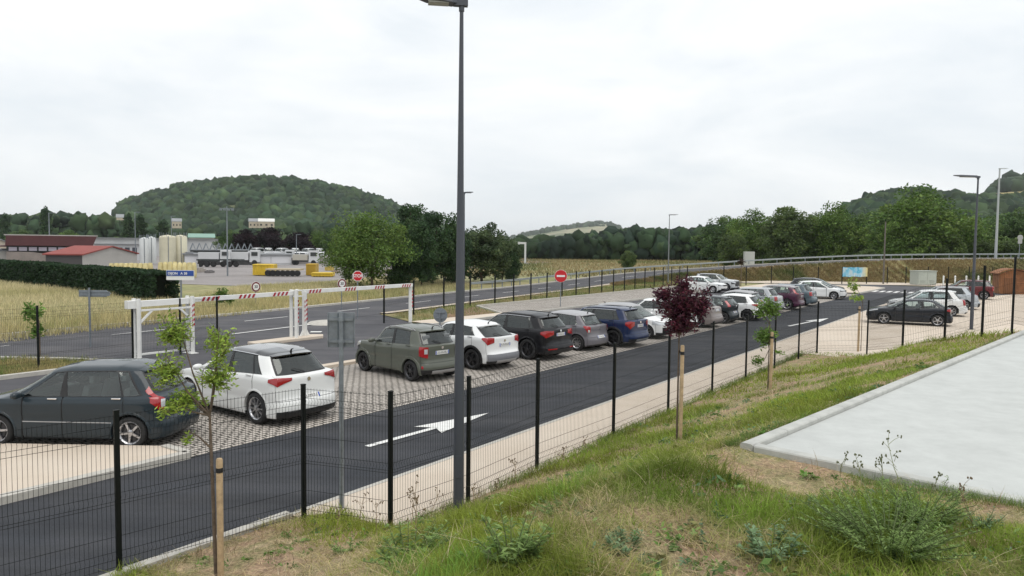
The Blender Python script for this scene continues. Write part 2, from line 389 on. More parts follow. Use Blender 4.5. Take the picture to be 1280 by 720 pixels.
# ---------------------------------------------------------------- the avenue
def cat(pts, step=1.0):
    pts = [np.array(p, float) for p in pts]; out = []
    for i in range(len(pts)-1):
        p0 = pts[max(i-1, 0)]; p1 = pts[i]; p2 = pts[i+1]; p3 = pts[min(i+2, len(pts)-1)]
        k = max(2, int(np.linalg.norm(p2-p1)/step))
        for j in range(k):
            t = j/k
            out.append(.5*((2*p1)+(-p0+p2)*t+(2*p0-5*p1+4*p2-p3)*t*t+(-p0+3*p1-3*p2+p3)*t**3))
    out.append(pts[-1]); return np.array(out)
ROAD = cat([(-62, -40, 0), (-26, 10.5, 0), (-17.8, 25.3, 0), (-8.8, 41.3, 0), (-1.2, 56.5, 0), (7.1, 72.5, .02), (14, 85, .25), (20, 92.5, .65), (26.5, 96.5, 1.1), (34, 98.2, 1.65), (43, 99.3, 2.2), (52.7, 100.2, 2.62), (72, 104, 2.95), (110, 114, 3.2), (220, 150, 3.2)], 1.0)
tg = np.gradient(ROAD[:, :2], axis=0); tg /= np.linalg.norm(tg, axis=1)[:, None]
LN = np.stack((-tg[:, 1], tg[:, 0]), 1)     # to the left (far side)
def strip(name, o0, o1, dz0, dz1, m, i0=0, i1=None, kind='structure'):
    a = ROAD[i0:i1]; q = LN[i0:i1]; n_ = len(a)
    V = np.zeros((2*n_, 3))
    def fx(o): return np.reshape(np.asarray(o)[i0:i1], (-1, 1)) if hasattr(o, '__len__') else o
    V[0::2, :2] = a[:, :2]+q*fx(o0); V[1::2, :2] = a[:, :2]+q*fx(o1)
    V[0::2, 2] = fx(dz0).ravel() if hasattr(dz0, '__len__') else a[:, 2]+dz0
    V[1::2, 2] = fx(dz1).ravel() if hasattr(dz1, '__len__') else a[:, 2]+dz1
    i = np.arange(n_-1)*2; Q = np.stack((i, i+2, i+3, i+1), 1)
    o = link(name, np_mesh(name, V, quads=Q, mat=m, smooth=True)); return tag(o, kind=kind)
RW = 6.4
strip('avenue_road', 0, RW, .012, .012, A_OLD)
# kerbs, verge strip along it
ri = np.array([inv(p[0], p[1]) for p in ROAD]); 
def idx(r): return int(np.argmin(abs(ri[:, 0]-r)+(ROAD[:, 1] < -5)*999))
i_a, i_b = idx(9.6), idx(30.5)
for (a, b2) in ((0, i_a), (i_b, len(ROAD))):
    strip('road_edge_kerb', -.0, -.55, .09, .09, PINK, a, b2); strip('road_edge_kerb', .0, .0, .0, .09, PINK, a, b2)
strip('far_road_kerb', RW, RW+.3, .12, .12, M_['kerb']); strip('far_road_kerb', RW, RW, .0, .12, M_['kerb'])
# embankment flanks
zz = ROAD[:, 2]
i_e = int(np.argmax(zz > .02)); strip('embankment_slope', -.5, np.full(len(ROAD), 0.)-.9-zz*2.3, .085, np.full(len(ROAD), -.05), VERGE, i_e, None)
strip('embankment_slope', RW+.28, RW+1.6+zz*2.6, .1, np.full(len(ROAD), -.07), DRY)
# verge between car park and avenue
sheet('verge', [rs(-22, 24.85), rs(12.5, 24.85), rs(11.8, 27), rs(10.4, 29.1), (-17.8, 25.1), (-25.9, 10.6), (-50, -24)], .03, VERGE)
sheet('verge', [rs(28.5, 26.4), rs(35.5, 25.95), rs(38.7, 30.2), rs(78, 30.4), rs(88, 29), rs(90, 34), (15.5, 88.5), (7, 73), (-1.2, 56.6), (-7.7, 43)], .03, VERGE)
sheet('bare_soil_patch', [rs(31.5, 26.6), rs(35.3, 26.1), rs(38.4, 30.0), rs(35.0, 30.2)], .045, ground_mat('brown_soil', [(.16, .095, .06), (.22, .14, .09), (.14, .12, .06)], 1.2, .95, 9, .35, .8))
# road markings
def mark(pts, w, z=.022, parent=None):
    b = MB()
    for i in range(len(pts)-1):
        p, q = np.array(pts[i], float), np.array(pts[i+1], float); d = (q-p)/np.linalg.norm(q-p); e2 = np.array((-d[1], d[0]))*w/2
        b.add([(*(p-e2), z), (*(q-e2), z), (*(q+e2), z), (*(p+e2), z)], [(0, 1, 2, 3)])
    o = b.build('road_marking', M_['line'], origin=(0, 0, 0)); return tag(o, kind='structure')
for k in range(0, len(ROAD)-8, 7):
    if k < 40: continue
    a = ROAD[k:k+4]; q = LN[k:k+4]
    V = []
    b = MB(); n_ = len(a)
    vs = []
    for i in range(n_):
        for o_ in (RW/2-.06, RW/2+.06): vs.append((*(a[i, :2]+q[i]*o_), a[i, 2]+.022))
    b.add(vs, [(2*i, 2*i+2, 2*i+3, 2*i+1) for i in range(n_-1)])
    tag(b.build('road_marking', M_['line'], origin=(0, 0, 0)), kind='structure')
mark([G(290, 418.3), G(402, 404.5)], .16, .03); mark([G(312, 413.5), G(318, 425)], .12, .03) if False else None
mark([G(388, 415.5), G(402, 415.5)], .45, .03)
# direction arrow in the aisle
def arrow(p, q, wide, head, shaft):
    p = np.array(p); q = np.array(q); d = (q-p); Ln = np.linalg.norm(d); d /= Ln; e2 = np.array((-d[1], d[0]))
    b = MB(); z = .020
    def pt(a, c): v = p+d*a+e2*c; return (v[0], v[1], z)
    hs = Ln-head
    b.add([pt(0, -shaft), pt(hs, -shaft), pt(hs, shaft), pt(0, shaft)], [(0, 1, 2, 3)])
    b.add([pt(hs-.25, -wide), pt(Ln, 0), pt(hs-.25, wide), pt(hs, 0)], [(0, 1, 2, 3)])
    return tag(b.build('road_marking', M_['line'], origin=(0, 0, 0)), kind='structure')
arrow(G(459, 559), G(611, 517), .42, 1.9, .075)
arrow(G(986, 408), G(1036, 398), .42, 2.6, .09)
for k in range(6):
    mark([rs(78.6, 9.4+k*.62), rs(81.3, 9.4+k*.62)], .34, .022)
# ---------------------------------------------------------------- bank + slab
g = .22
rr = np.arange(-16, 36, g); ss = np.arange(-12, 9.01, g)
RR, SS = np.meshgrid(rr, ss, indexing='ij')
X = RR*T_[0]+SS*N_[0]; Y = RR*T_[1]+SS*N_[1]; Z = bank(X, Y)
V = np.stack((X.ravel(), Y.ravel(), Z.ravel()), 1); a, c = RR.shape
I = np.arange(a*c).reshape(a, c)
Q = np.stack((I[:-1, :-1].ravel(), I[1:, :-1].ravel(), I[1:, 1:].ravel(), I[:-1, 1:].ravel()), 1)
# keep only ground above the pavement level, so the sheet never lies under the paving
keep = (Z.ravel()[Q].max(1) > -.035)
o = link('grass_bank_ground', np_mesh('grass_bank_ground', V, quads=Q[keep], mat=SOIL, smooth=True)); tag(o, kind='structure')
def sp_(a, c): v = np.array(SC)+SD*a-SN*c; return (float(v[0]), float(v[1]))
slab = empty('concrete_slab', (*SC, 0), 0, 'pale grey concrete slab with a rounded kerb edging on the grass bank', 'concrete slab')
b = MB(); b.prism([(x-SC[0], y-SC[1]) for x, y in (sp_(.25, .15), sp_(17.6, .15), sp_(17.6, 12), sp_(.25, 12))], ZS-.25, ZS-.045)
b.build('surface', M_['concrete'], slab)
def edging(p0, p1, nseg):
    p0 = np.array(p0)-np.array(SC); p1 = np.array(p1)-np.array(SC); d = (p1-p0); Ln = np.linalg.norm(d); d /= Ln; e2 = np.array((-d[1], d[0]))
    b = MB(); prof = [(-.08, -.3), (-.08, .01), (-.07, .025), (-.05, .03), (.05, .03), (.07, .022), (.08, .0), (.08, -.3)]
    st = Ln/nseg
    for k in range(nseg):
        a0, a1 = k*st+.004, (k+1)*st-.004; vs = []
        for a in (a0, a1):
            for (w, z) in prof: v = p0+d*a+e2*w; vs.append((v[0], v[1], ZS+z-.01))
        m = len(prof)
        b.add(vs, [(i, i+1, m+i+1, m+i) for i in range(m-1)]+[tuple(range(m-1, -1, -1)), tuple(range(m, 2*m))])
    return b.build('kerb_edging', M_['edging'], slab)
edging(sp_(0, .06), sp_(17.6, .06), 18); edging(sp_(.06, .16), sp_(.06, 12), 12)
# ================================================================ cars
def pchip(xk, Y, x):
    """monotone cubic through Y (K, ...) at knots xk, evaluated at x (n,) -> (n, ...)"""
    Y = np.asarray(Y, float); h = np.diff(xk); hs = h.reshape((-1,)+(1,)*(Y.ndim-1))
    dl = np.diff(Y, axis=0)/hs
    d = np.zeros_like(Y)
    a, b = dl[:-1], dl[1:]
    ok = (a*b) > 0
    with np.errstate(divide='ignore', invalid='ignore'): hm = 2*a*b/(a+b)
    d[1:-1] = np.where(ok, hm, 0); d[0] = dl[0]; d[-1] = dl[-1]
    i = np.clip(np.searchsorted(xk, x, side='right')-1, 0, len(xk)-2)
    t = ((x-xk[i])/h[i]).reshape((-1,)+(1,)*(Y.ndim-1)); hh = h[i].reshape(t.shape)
    return (2*t**3-3*t**2+1)*Y[i]+(t**3-2*t**2+t)*hh*d[i]+(-2*t**3+3*t**2)*Y[i+1]+(t**3-t**2)*hh*d[i+1]

class Shape:
    def __init__(s, q):
        s.q = q; w = q['W']/2; L = q['L']; fo = q['fo']; wb = q['wb']
        cx, cz = q['cowl']; wx, wz = q['wst']; rx, rz = q['roofr']; hx, hz = q['hatch']
        hf = q['hoodf']; bf, br = q['belt']; rw = q.get('roofw', .74)*w; bw = w-.075; gc = q.get('gc', .19)
        xB = q.get('xB', cx+.30+(fo+wb-cx-.3)*.52); xC = q.get('xC', fo+wb-.12); xA = cx+.42
        fL = [0, .5, .84, .96, 1, 1, 1, 1, .985, .88, .5, 0]
        nose = q.get('nose', .06)
        xlow = [0, .03, .15, .42, fo, xA, xB, xC, L-.48, L-.13, L-.025, L]
        def ring(xs, fy, ww, zs): return [[x, f*ww, z] for x, f, z in zip(xs, fy, zs)]
        def sh(a, b): return [x+a*(1-i/5) if i < 5 else x-b*(i-6)/5 if i > 6 else x for i, x in enumerate(xlow)]
        zrow = lambda z: [z]*12
        R_ = []
        R_.append(ring(sh(.30, .32), fL, w-.16, zrow(gc+.03)))
        R_.append(ring(sh(.09, .08), fL, w-.045, zrow(gc)))
        R_.append(ring(sh(0, 0), fL, w-.012, zrow(.42)))
        R_.append(ring(sh(.015, q.get('r3', .05)), fL, w, zrow(.64)))
        z4 = [hf, hf+.005, hf+.02, hf+.08, hf+.17, bf-.07, (bf+br)/2-.06, br-.06, br-.05, br-.04, br-.05, br-.05]
        z4 = [min(z, bf-.06) if i < 5 else z for i, z in enumerate(z4)]
        R_.append(ring(sh(nose, (L-hx)*.5), fL, w-.035, z4))
        R_.append(ring([cx, cx+.015, cx+.08, cx+.17, cx+.26, xA, xB, xC, hx-.50, hx-.17, hx-.03, hx],
                       [0, .5, .83, .93, .97, 1, 1, 1, .965, .86, .5, 0], bw,
                       [cz+.03, cz+.025, cz, cz-.01, bf-.01, bf, (bf+br)/2, br, br+.01, hz, hz, hz]))
        H_ = q['H']; pk = q.get('peak', .45)
        def roof(x):
            t = (x-wx)/(rx-wx); t = min(max(t, 0), 1)
            lin = wz+(rz-wz)*t; mid = H_-(wz+(rz-wz)*pk)
            return lin+mid*(1-((t-pk)/(pk if t < pk else 1-pk))**2)
        x6 = [wx, wx+.01, wx+.04, wx+.09, wx+.15, wx+.30, xB-.02, max(xC-.08, xB+.3), rx-.42, rx-.13, rx-.02, rx]
        x6 = np.maximum.accumulate(np.array(x6)+np.arange(12)*1e-4)
        R_.append(ring(x6, [0, .5, .86, .95, .98, 1, 1, .99, .94, .84, .5, 0], rw, [roof(x)-d for x, d in zip(x6, [.005, .012, .045, .065, .075, .085, .085, .085, .085, .06, .018, .005])]))
        mid = (wx+rx)/2
        x7 = [wx+.05+(x-wx)*.94 for x in x6]
        R_.append(ring(x7, [0, .5, .86, .95, .98, 1, 1, 1, .975, .9, .5, 0], rw*.72, [roof(x)-.012 for x in x7]))
        R_.append(ring(x7, [0]*12, rw, [roof(x)+.012 for x in x7]))
        s.K = np.array(R_); s.vk = np.arange(9.); s.uk = np.arange(12.); s.roof = roof
    def S(s, u, v, off=0., side=1):
        """grid of points: u (n,), v (m,) -> (n,m,3) in local car axes (nose +x, left +y)"""
        u = np.atleast_1d(u).astype(float); v = np.atleast_1d(v).astype(float)
        def ev(u, v):
            A = pchip(s.uk, np.transpose(s.K, (1, 0, 2)), u)     # n,9,3
            return np.transpose(pchip(s.vk, np.transpose(A, (1, 0, 2)), v), (1, 0, 2))
        p = ev(u, v)
        if np.any(off):
            e = .02
            du = ev(np.clip(u+e, 0, 11), v)-ev(np.clip(u-e, 0, 11), v); dv = ev(u, np.clip(v+e, 0, 8))-ev(u, np.clip(v-e, 0, 8))
            n_ = np.cross(dv, du); ln = np.linalg.norm(n_, axis=2, keepdims=True)
            n_ = np.where(ln > 1e-9, n_/np.maximum(ln, 1e-9), (0, 0, 1)); p = p+n_*off
        vv_, uu_ = v[None, :], u[:, None]
        sm = lambda a, b, x: np.clip((x-a)/(b-a), 0, 1)
        mid_ = sm(3.2, 5.0, uu_)
        dy_ = (.012*np.exp(-((vv_-3.72)/.13)**2)-.020*np.exp(-((vv_-2.75)/.42)**2)+.008*np.exp(-((vv_-1.5)/.2)**2))*mid_*sm(11, 9.2, uu_)
        p = p.copy(); p[..., 1] += np.where(p[..., 1] > .3, dy_, 0)
        dx_ = .045*sm(1.05, 1.5, vv_)*sm(2.95, 2.6, vv_)-.012*np.exp(-((vv_-3.3)/.35)**2)+.012*np.exp(-((vv_-4.3)/.12)**2)
        p[..., 0] += dx_*sm(8.9, 9.6, uu_)
        q = p.copy(); q[..., 0] = s.q['L']/2-p[..., 0]; q[..., 1] = np.maximum(p[..., 1], 0 if not np.any(off) else -.5)*side
        return q

def patch(mb, S, u0, u1, v0, v1, off=0., sides=(1, -1), du=.12, dv=.16, arch=None, taper=None):
    nu = max(1, int(math.ceil((u1-u0)/du))); nv = max(1, int(math.ceil((v1-v0)/dv)))
    u = np.linspace(u0, u1, nu+1); v = np.linspace(v0, v1, nv+1)
    for sd in sides:
        if taper:
            p = np.stack([S.S([uu], np.linspace(v0+(taper[0]-v0)*k/nu, v1+(taper[1]-v1)*k/nu, nv+1), off, sd)[0] for k, uu in enumerate(u)])
        else: p = S.S(u, v, off, sd)
        vs = p.reshape(-1, 3).copy(); fs = []
        m = nv+1
        for i in range(nu):
            for j in range(nv):
                f = (i*m+j, (i+1)*m+j, (i+1)*m+j+1, i*m+j+1)
                if arch:
                    c = vs[list(f)].mean(0)
                    if any((c[0]-ax)**2+(c[2]-az)**2 < ra*ra and abs(c[1]) > .5 for ax, az, ra in arch): continue
                fs.append(f if sd > 0 else f[::-1])
        if arch:
            for k in range(len(vs)):
                for ax, az, ra in arch:
                    dx, dz = vs[k][0]-ax, vs[k][2]-az; d = math.hypot(dx, dz)
                    if 1e-6 < d < ra and abs(vs[k][1]) > .5: vs[k][0] = ax+dx/d*ra; vs[k][2] = az+dz/d*ra
        mb.add(vs, fs)
    return mb

WHEELS = {}
def wheel_meshes(rad, style, lod):
    key = (rad, style, lod)
    if key in WHEELS: return WHEELS[key]
    n_ = 28 if lod else 14; rr = rad*(.70 if style != 'steel' else .66); w = .105
    t = MB(); t.lathe([(rr-.01, -w+.012), (rr+.012, -w), (rad-.035, -w-.004), (rad-.012, -w+.012), (rad, -w+.035), (rad, w-.035), (rad-.012, w-.012), (rad-.035, w+.004), (rr+.012, w), (rr-.01, w-.012)], n_, axis='y')
    r_ = MB(); r_.lathe([(rr-.012, -w+.01), (rr-.03, w*.5), (rr-.02, w-.02), (rr, w-.004), (rr+.008, w-.006)], n_, axis='y')
    y = w-.022
    ns, hw, tw = {'five': (5, .055, .04), 'star': (5, .08, .05), 'seven': (7, .035, .03), 'twin': (5, .03, .03), 'steel': (9, .06, .05)}[style]
    for k in range(ns):
        a = 2*math.pi*k/ns
        for da in ((-.13, .13) if style == 'twin' else (0,)):
            ca, sa = math.cos(a+da), math.sin(a+da); ca2, sa2 = math.cos(a+da*2.1), math.sin(a+da*2.1)
            vs = []
            for rad_, hwid, yy, c_, s_ in ((.045, hw*.8, y, ca, sa), (rr-.008, hw*(1.25 if style == 'star' else .75), y-.006, ca2, sa2)):
                for sg, dy in ((-1, 0), (1, 0), (1, -.03), (-1, -.03)):
                    vs.append((rad_*c_-sg*hwid*.5*s_, yy+dy, rad_*s_+sg*hwid*.5*c_))
            r_.add(vs, [(0, 1, 2, 3), (7, 6, 5, 4), (0, 4, 5, 1), (1, 5, 6, 2), (2, 6, 7, 3), (3, 7, 4, 0)])
    r_.lathe([(.0, y+.008), (.035, y+.008), (.06, y), (.062, y-.03)], 12, axis='y')
    h_ = MB(); h_.lathe([(.0, w*.35), (rr*.72, w*.35), (rr*.72, -w*.2)], n_, axis='y')
    h_.lathe([(rr-.02, -w+.03), (rr-.02, w*.1), (.0, w*.1)], n_, axis='y')
    WHEELS[key] = (t, r_, h_); return WHEELS[key]

SEDGE = {}
def make_car(name, q, label, cat='car', lod=1, group='cars parked on the paved bays'):
    S = Shape(q); col = q['col']; L, Wd = q['L'], q['W']; w = Wd/2; rad = q.get('rad', .32)
    if isinstance(col, str): body = MATS[col]
    else: body = paint('paint_%02x%02x%02x' % tuple(int(min(1, c)*255) for c in col), col, q.get('flake', 0))
    roofm = MATS[q['roofcol']] if q.get('roofcol') else body
    root = empty(name, label=label, cat=cat, group=group)
    du, dv = (.11, .15) if lod == 2 else (.17, .24) if lod == 1 else (.34, .34)
    fx = L/2-q['fo']; rxx = fx-q['wb']; Ra = rad+q.get('archgap', .065)
    arch = [(fx, rad, Ra), (rxx, rad, Ra)]
    g = .028 if lod else .0
    kw = dict(du=du, dv=dv)
    def mk(nm, m, spec, parent=root, sides=(1, -1), arch_=None, off=0., smooth=50):
        b = MB()
        for (u0, u1, v0, v1) in spec: patch(b, S, u0, u1, v0, v1, off, sides, arch=arch_, **kw)
        return b.build(nm, m, parent, smooth=smooth)
    cladm = M_['black']; lipm = M_['black'] if q.get('clad') == 1 else body; lw = .06 if q.get('clad') else .025
    vb = q.get('vb', 1.55)      # lower dark band of the bumpers
    # dark liner below all the panels
    b = MB()
    patch(b, S, 0, 11, 0, 4.9, -.028, arch=arch, du=du*1.5, dv=dv*1.5)
    patch(b, S, 3.2, 4.3, 5, 6, -.03, du=.4, dv=.5); patch(b, S, 8.3, 9.2, 5, 6, -.03, du=.3, dv=.5)
    patch(b, S, 0, 11, 5.95, 8, -.035, du=.5, dv=.5)
    b.box((0, 0, q.get('gc', .19)+.06), (L-.7, Wd-.42, .06))
    b.build('inner_shell', M_['cabin'], root, smooth=30)
    # painted parts
    ub = q.get('ub', 2.95)
    mk('front_bumper', body, [(0, ub, 1.0, 3.1-g)], arch_=arch)
    for sd in (1, -1): mk('fender', body, [(ub+g, 5-g, 1.05, 4.95)], sides=(sd,), arch_=arch)
    mk('bonnet', body, [(0, 4.5, 4.06, 4.97)])
    for sd in (1, -1):
        d1 = mk('door', body, [(5+g*.5, 6-g*.5, 1.15, 5.0)], sides=(sd,), arch_=arch)
        doors = [(d1, 5, 6)]
        if q.get('doors', 5) == 5:
            d2 = mk('door', body, [(6+g*.5, 7.3-g*.5, 1.15, 5.0)], sides=(sd,), arch_=arch); doors.append((d2, 6, 7.3))
            mk('rear_fender', body, [(7.3+g*.5, 8.9-g, 1.1, 5.0)], sides=(sd,), arch_=arch)
        else:
            mk('rear_fender', body, [(6+g*.5, 8.9-g, 1.1, 5.0)], sides=(sd,), arch_=arch)
        # glass in the doors
        gm = M_['glass']; gr = M_['glassdk'] if q.get('privacy') else M_['glass']
        mk('window', gm, [(4.42, 5.93, 5.03, 5.93)], parent=d1, sides=(sd,), off=-.004)
        if len(doors) > 1:
            mk('window', gr, [(6.07, 7.28, 5.03, 5.93)], parent=doors[1][0], sides=(sd,), off=-.004)
            if not q.get('noquarter'): mk('quarter_window', gr, [(7.40, q.get('qu', 8.05), 5.04, 5.9)], sides=(sd,), off=-.004)
        else: mk('quarter_window', gr, [(6.07, q.get('qu', 7.9), 5.04, 5.92)], sides=(sd,), off=-.004)
        tm = MB()
        for a_, b_ in ((4.30, 4.44), (5.92, 6.08), (7.27, 7.41)): patch(tm, S, a_, b_, 5.0, 6.0, .001, (sd,), **kw)
        patch(tm, S, 4.3, q.get('qu', 8.05)+.1, 4.97, 5.05, .004, (sd,), **kw); patch(tm, S, 4.3, q.get('qu', 8.05)+.1, 5.91, 5.99, .003, (sd,), **kw)
        patch(tm, S, q.get('qu', 8.05)-.02, q.get('qu', 8.05)+.1, 5.0, 6.0, .003, (sd,), **kw)
        tm.build('window_trim', M_['chrome'] if False else M_['black'], root, smooth=30)
        if q.get('chromeline') and lod:
            b = MB(); pts = S.S(np.linspace(4.3, q.get('qu', 8.05)+.1, 14), [6.0], .008, sd)[:, 0]; b.tube(pts, .010, 5); b.build('window_chrome', M_['chrome'], root)
        if lod:
            for dd, a_, b_ in doors:
                p = S.S([b_-.22], [4.25], .02, sd)[0, 0]; b = MB(); b.box(p, (.19, .03, .03)); b.build('handle', M_['chrome'] if q.get('chromehandle') else body, dd, smooth=30, bevel=.008)
        # mirror
        p = S.S([4.75], [5.12], .0, sd)[0, 0]
        b = MB(); c = Vector(p)+Vector((0.02, sd*.15, .03))
        b.bar(Vector(p), c, .04, .05)
        vs = []
        n1_, n2_ = (8, 6) if lod else (6, 4)
        for i in range(n2_+1):
            f = math.pi*i/n2_
            for k in range(n1_):
                a = 2*math.pi*k/n1_; sx_ = .5*abs(math.sin(f))**.6
                vs.append((c.x+.075*math.cos(a)*abs(math.sin(f))**.5+.01, c.y+sd*.02-.115*math.cos(f), c.z+.075*math.sin(a)*abs(math.sin(f))**.5))
        b.add(vs, [(i*n1_+k, i*n1_+(k+1) % n1_, (i+1)*n1_+(k+1) % n1_, (i+1)*n1_+k) for i in range(n2_) for k in range(n1_)])
        b.build('mirror', M_['black'] if q.get('mirrorblack') else body, root, smooth=60)
        # tail light
        tl = q.get('tail', [(8.55, 9.6, 3.6, 4.0, 3.35, 4.3)])
        b = MB()
        for t_ in tl: patch(b, S, *t_[:4], .014, (sd,), du=.08, dv=.12, taper=t_[4:] or None)
        lt = b.build('tail_light', M_['red'], root, smooth=50)
        if lod and q.get('tailclear'):
            b = MB(); patch(b, S, *q['tailclear'], .02, (sd,), du=.06, dv=.1); b.build('reverse_lamp', M_['clear'], lt, smooth=50)
        hl = q.get('head', (1.25, 3.35, 3.25, 3.8, 3.62, 4.02))
        b = MB(); patch(b, S, *hl[:4], .006, (sd,), du=.1, dv=.15, taper=hl[4:] or None); b.build('headlight', M_['clear'], root, smooth=50)
    a_p = [(3.0, 4.32, 5.0, 6.0)]
    for sd in (1, -1):
        mk('front_pillar', body, a_p, sides=(sd,))
        mk('rear_pillar', MATS[q['pillcol']] if q.get('pillcol') else body, [(q.get('qu', 8.05)+.08, 9.3, 5.0, 6.0)], sides=(sd,))
    mk('windscreen', M_['glass'], [(0, 3.02, 5.04, 5.96)], off=-.004)
    mk('windscreen_frit', M_['black'], [(0, 4.4, 4.95, 5.05)], off=.002)
    mk('roof', roofm, [(0, 11, 5.97, 8.0)])
    tg_ = mk('tailgate', body, [(9.0+g, 11, q.get('tgv', 2.75)+g, 5.06)])
    mk('rear_window', M_['glassdk'] if q.get('privacy') else M_['glass'], [(9.34, 11, 5.12, 5.88)], parent=tg_, off=.002)
    mk('rear_bumper', body, [(8.9, 11, 1.0, q.get('tgv', 2.75)-g*.5)], arch_=arch)
    for sd in (1, -1): mk('rear_corner', body, [(8.9, 9.0+g, q.get('tgv', 2.75), 5.0)], sides=(sd,))
    # frame round rear glass
    b = MB()
    for t_ in ((9.22, 11, 5.04, 5.14), (9.22, 9.38, 5.04, 5.96), (9.22, 11, 5.86, 5.98)): patch(b, S, *t_, .004, **kw)
    b.build('rear_window_trim', M_['black'] if q.get('blackframe', 1) else body, tg_, smooth=40)
    # spoiler
    sp1 = S.S(np.linspace(9.1, 11, 7), [5.98], 0, 1)[:, 0]
    b = MB(); vs = []; pts = [tuple(p) for p in sp1]+[(p[0], -p[1], p[2]) for p in sp1[::-1][1:]]
    e_ = q.get('spoil', .10)
    for p in pts: vs += [(p[0]+.12, p[1], p[2]+.028), (p[0]-e_, p[1]*.97, p[2]+.0), (p[0]-e_, p[1]*.97, p[2]-.03), (p[0]+.02, p[1], p[2]-.05)]
    m = len(pts); b.add(vs, [(4*i+j, 4*i+(j+1) % 4, 4*i+4+(j+1) % 4, 4*i+4+j) for i in range(m-1) for j in range(4)]+[(0, 1, 2, 3), tuple(4*(m-1)+j for j in (3, 2, 1, 0))])
    b.build('spoiler', MATS[q['spoilcol']] if q.get('spoilcol') else roofm, root, smooth=35)
    # dark lower trim
    b = MB(); patch(b, S, 8.9, 11, 1.0, vb, .008, arch=arch, **kw); b.build('lower_bumper', cladm, root, smooth=40)
    b = MB(); patch(b, S, 0, 2.9, 1.0, 1.6, .008, arch=arch, **kw); b.build('lower_bumper', cladm, root, smooth=40)
    for sd in (1, -1): b = MB(); patch(b, S, 4.4, 7.6, .98, q.get('sill', 1.18), .008, (sd,), arch=arch, **kw); b.build('sill', cladm, root, smooth=40)
    if q.get('twotone'):
        b = MB(); patch(b, S, 8.95, 11, 1.3, 2.62, .006, arch=arch, **kw); b.build('bumper_cover', mat('bumper_grey', (.16, .165, .18), .45), root, smooth=40)
        for sd in (1, -1): b = MB(); patch(b, S, 4.6, 7.6, 1.1, 1.75, .005, (sd,), arch=arch, **kw); b.build('door_reflection', mat('bumper_grey', (.16, .165, .18), .45), root, smooth=40)  # grey reflection on the lower doors, put in as a colour band
    if q.get('skid') and lod:
        b = MB(); patch(b, S, 9.9, 11, 1.05, 1.7, .020, **kw); b.build('skid_plate', M_['plastgrey'], root, smooth=40)
    if (q.get('clad') and lod) or lod == 2:
        for ax in (fx, rxx):
            for sd in (1, -1):
                # y of the body side near the arch
                uu = np.linspace(3.2, 9.2, 60); vv = np.linspace(1, 4.3, 24); tab = S.S(uu, vv, 0, 1).reshape(-1, 3)
                b = MB(); vs = []
                nA = 18
                for k in range(nA+1):
                    a = math.pi*(-.08+1.16*k/nA)
                    for rr_, oo in ((Ra-.01, -.05), (Ra-.01, .022 if lw > .03 else .010), (Ra+lw, .018 if lw > .03 else .008), (Ra+lw+.008, .0)):
                        x, z = ax+rr_*math.cos(a), max(rad+rr_*math.sin(a), .2)
                        y = tab[np.argmin((tab[:, 0]-x)**2+(tab[:, 2]-z)**2), 1]
                        vs.append((x, sd*(y+oo), z))
                b.add(vs, [(4*i+j, 4*i+j+1, 4*i+5+j, 4*i+4+j) for i in range(nA) for j in range(3)])
                b.build('arch_trim', lipm, root, smooth=40)
    # grille, plates
    b = MB(); gr = q.get('grille', (0, 1.3, 3.05, 3.6)); patch(b, S, *gr, .006, du=.1, dv=.15)
    if q.get('grille2'): patch(b, S, *q['grille2'], .008, du=.1, dv=.15)
    b.build('grille', M_['black'], root, smooth=40)
    pz = q.get('platez', .80); xr_ = None
    vv = np.linspace(1, 5, 80); rp_ = S.S([11], vv)[0]; i_ = int(np.argmin(abs(rp_[:, 2]-pz))); px_ = rp_[i_][0]
    tdir = rp_[min(i_+3, 79)]-rp_[max(i_-3, 0)]; tl_ = math.atan2(tdir[0], tdir[2])
    def plate(x, z, lean, sgn):
        b = MB(); c = np.array((x+sgn*.012, 0, z)); ux = np.array((math.sin(lean), 0, math.cos(lean)))
        nx = np.array((math.cos(lean), 0, -math.sin(lean)))*sgn
        def quad(y0, y1, z0, z1, o): return [tuple(c+nx*o+np.array((0, y, 0))+ux*zz) for y, zz in ((y0, z0), (y1, z0), (y1, z1), (y0, z1))]
        f = [(0, 1, 2, 3)] if sgn > 0 else [(3, 2, 1, 0)]
        b.add(quad(-.26, .26, -.056, .056, 0)+quad(-.26, .26, -.056, .056, -.012), [f[0], (7, 6, 5, 4), (0, 4, 5, 1), (1, 5, 6, 2), (2, 6, 7, 3), (3, 7, 4, 0)])
        b.cur = 1
        for y0, y1 in ((-.26, -.225), (.225, .26)): b.add(quad(y0, y1, -.056, .056, .002), f)
        b.cur = 2
        if lod:
            r2 = random.Random(int(x*977)+len(label))
            for y in (-.175, -.115, -.055, .0, .055, .115, .175):   # unreadable characters
                b.add(quad(y-.019, y-.007, -.035, .035, .002), f); b.add(quad(y+.006, y+.018, -.035, r2.choice((0, .035)), .002), f)
                b.add(quad(y-.007, y+.006, r2.choice((-.035, -.005, .022)), .035 if r2.random() < .3 else r2.choice((.012, .0301)), .0022), f) if r2.random() < .0 else None
                b.add(quad(y-.007, y+.006, .022, .034, .002), f)
        return b.build('number_plate', [M_['plate'], M_['plateb'], M_['black']], root)
    plate(px_, pz, tl_, -1)
    fp = S.S([0], vv)[0]; j_ = int(np.argmin(abs(fp[:, 2]-.42))); plate(fp[j_][0], .42, 0, 1)
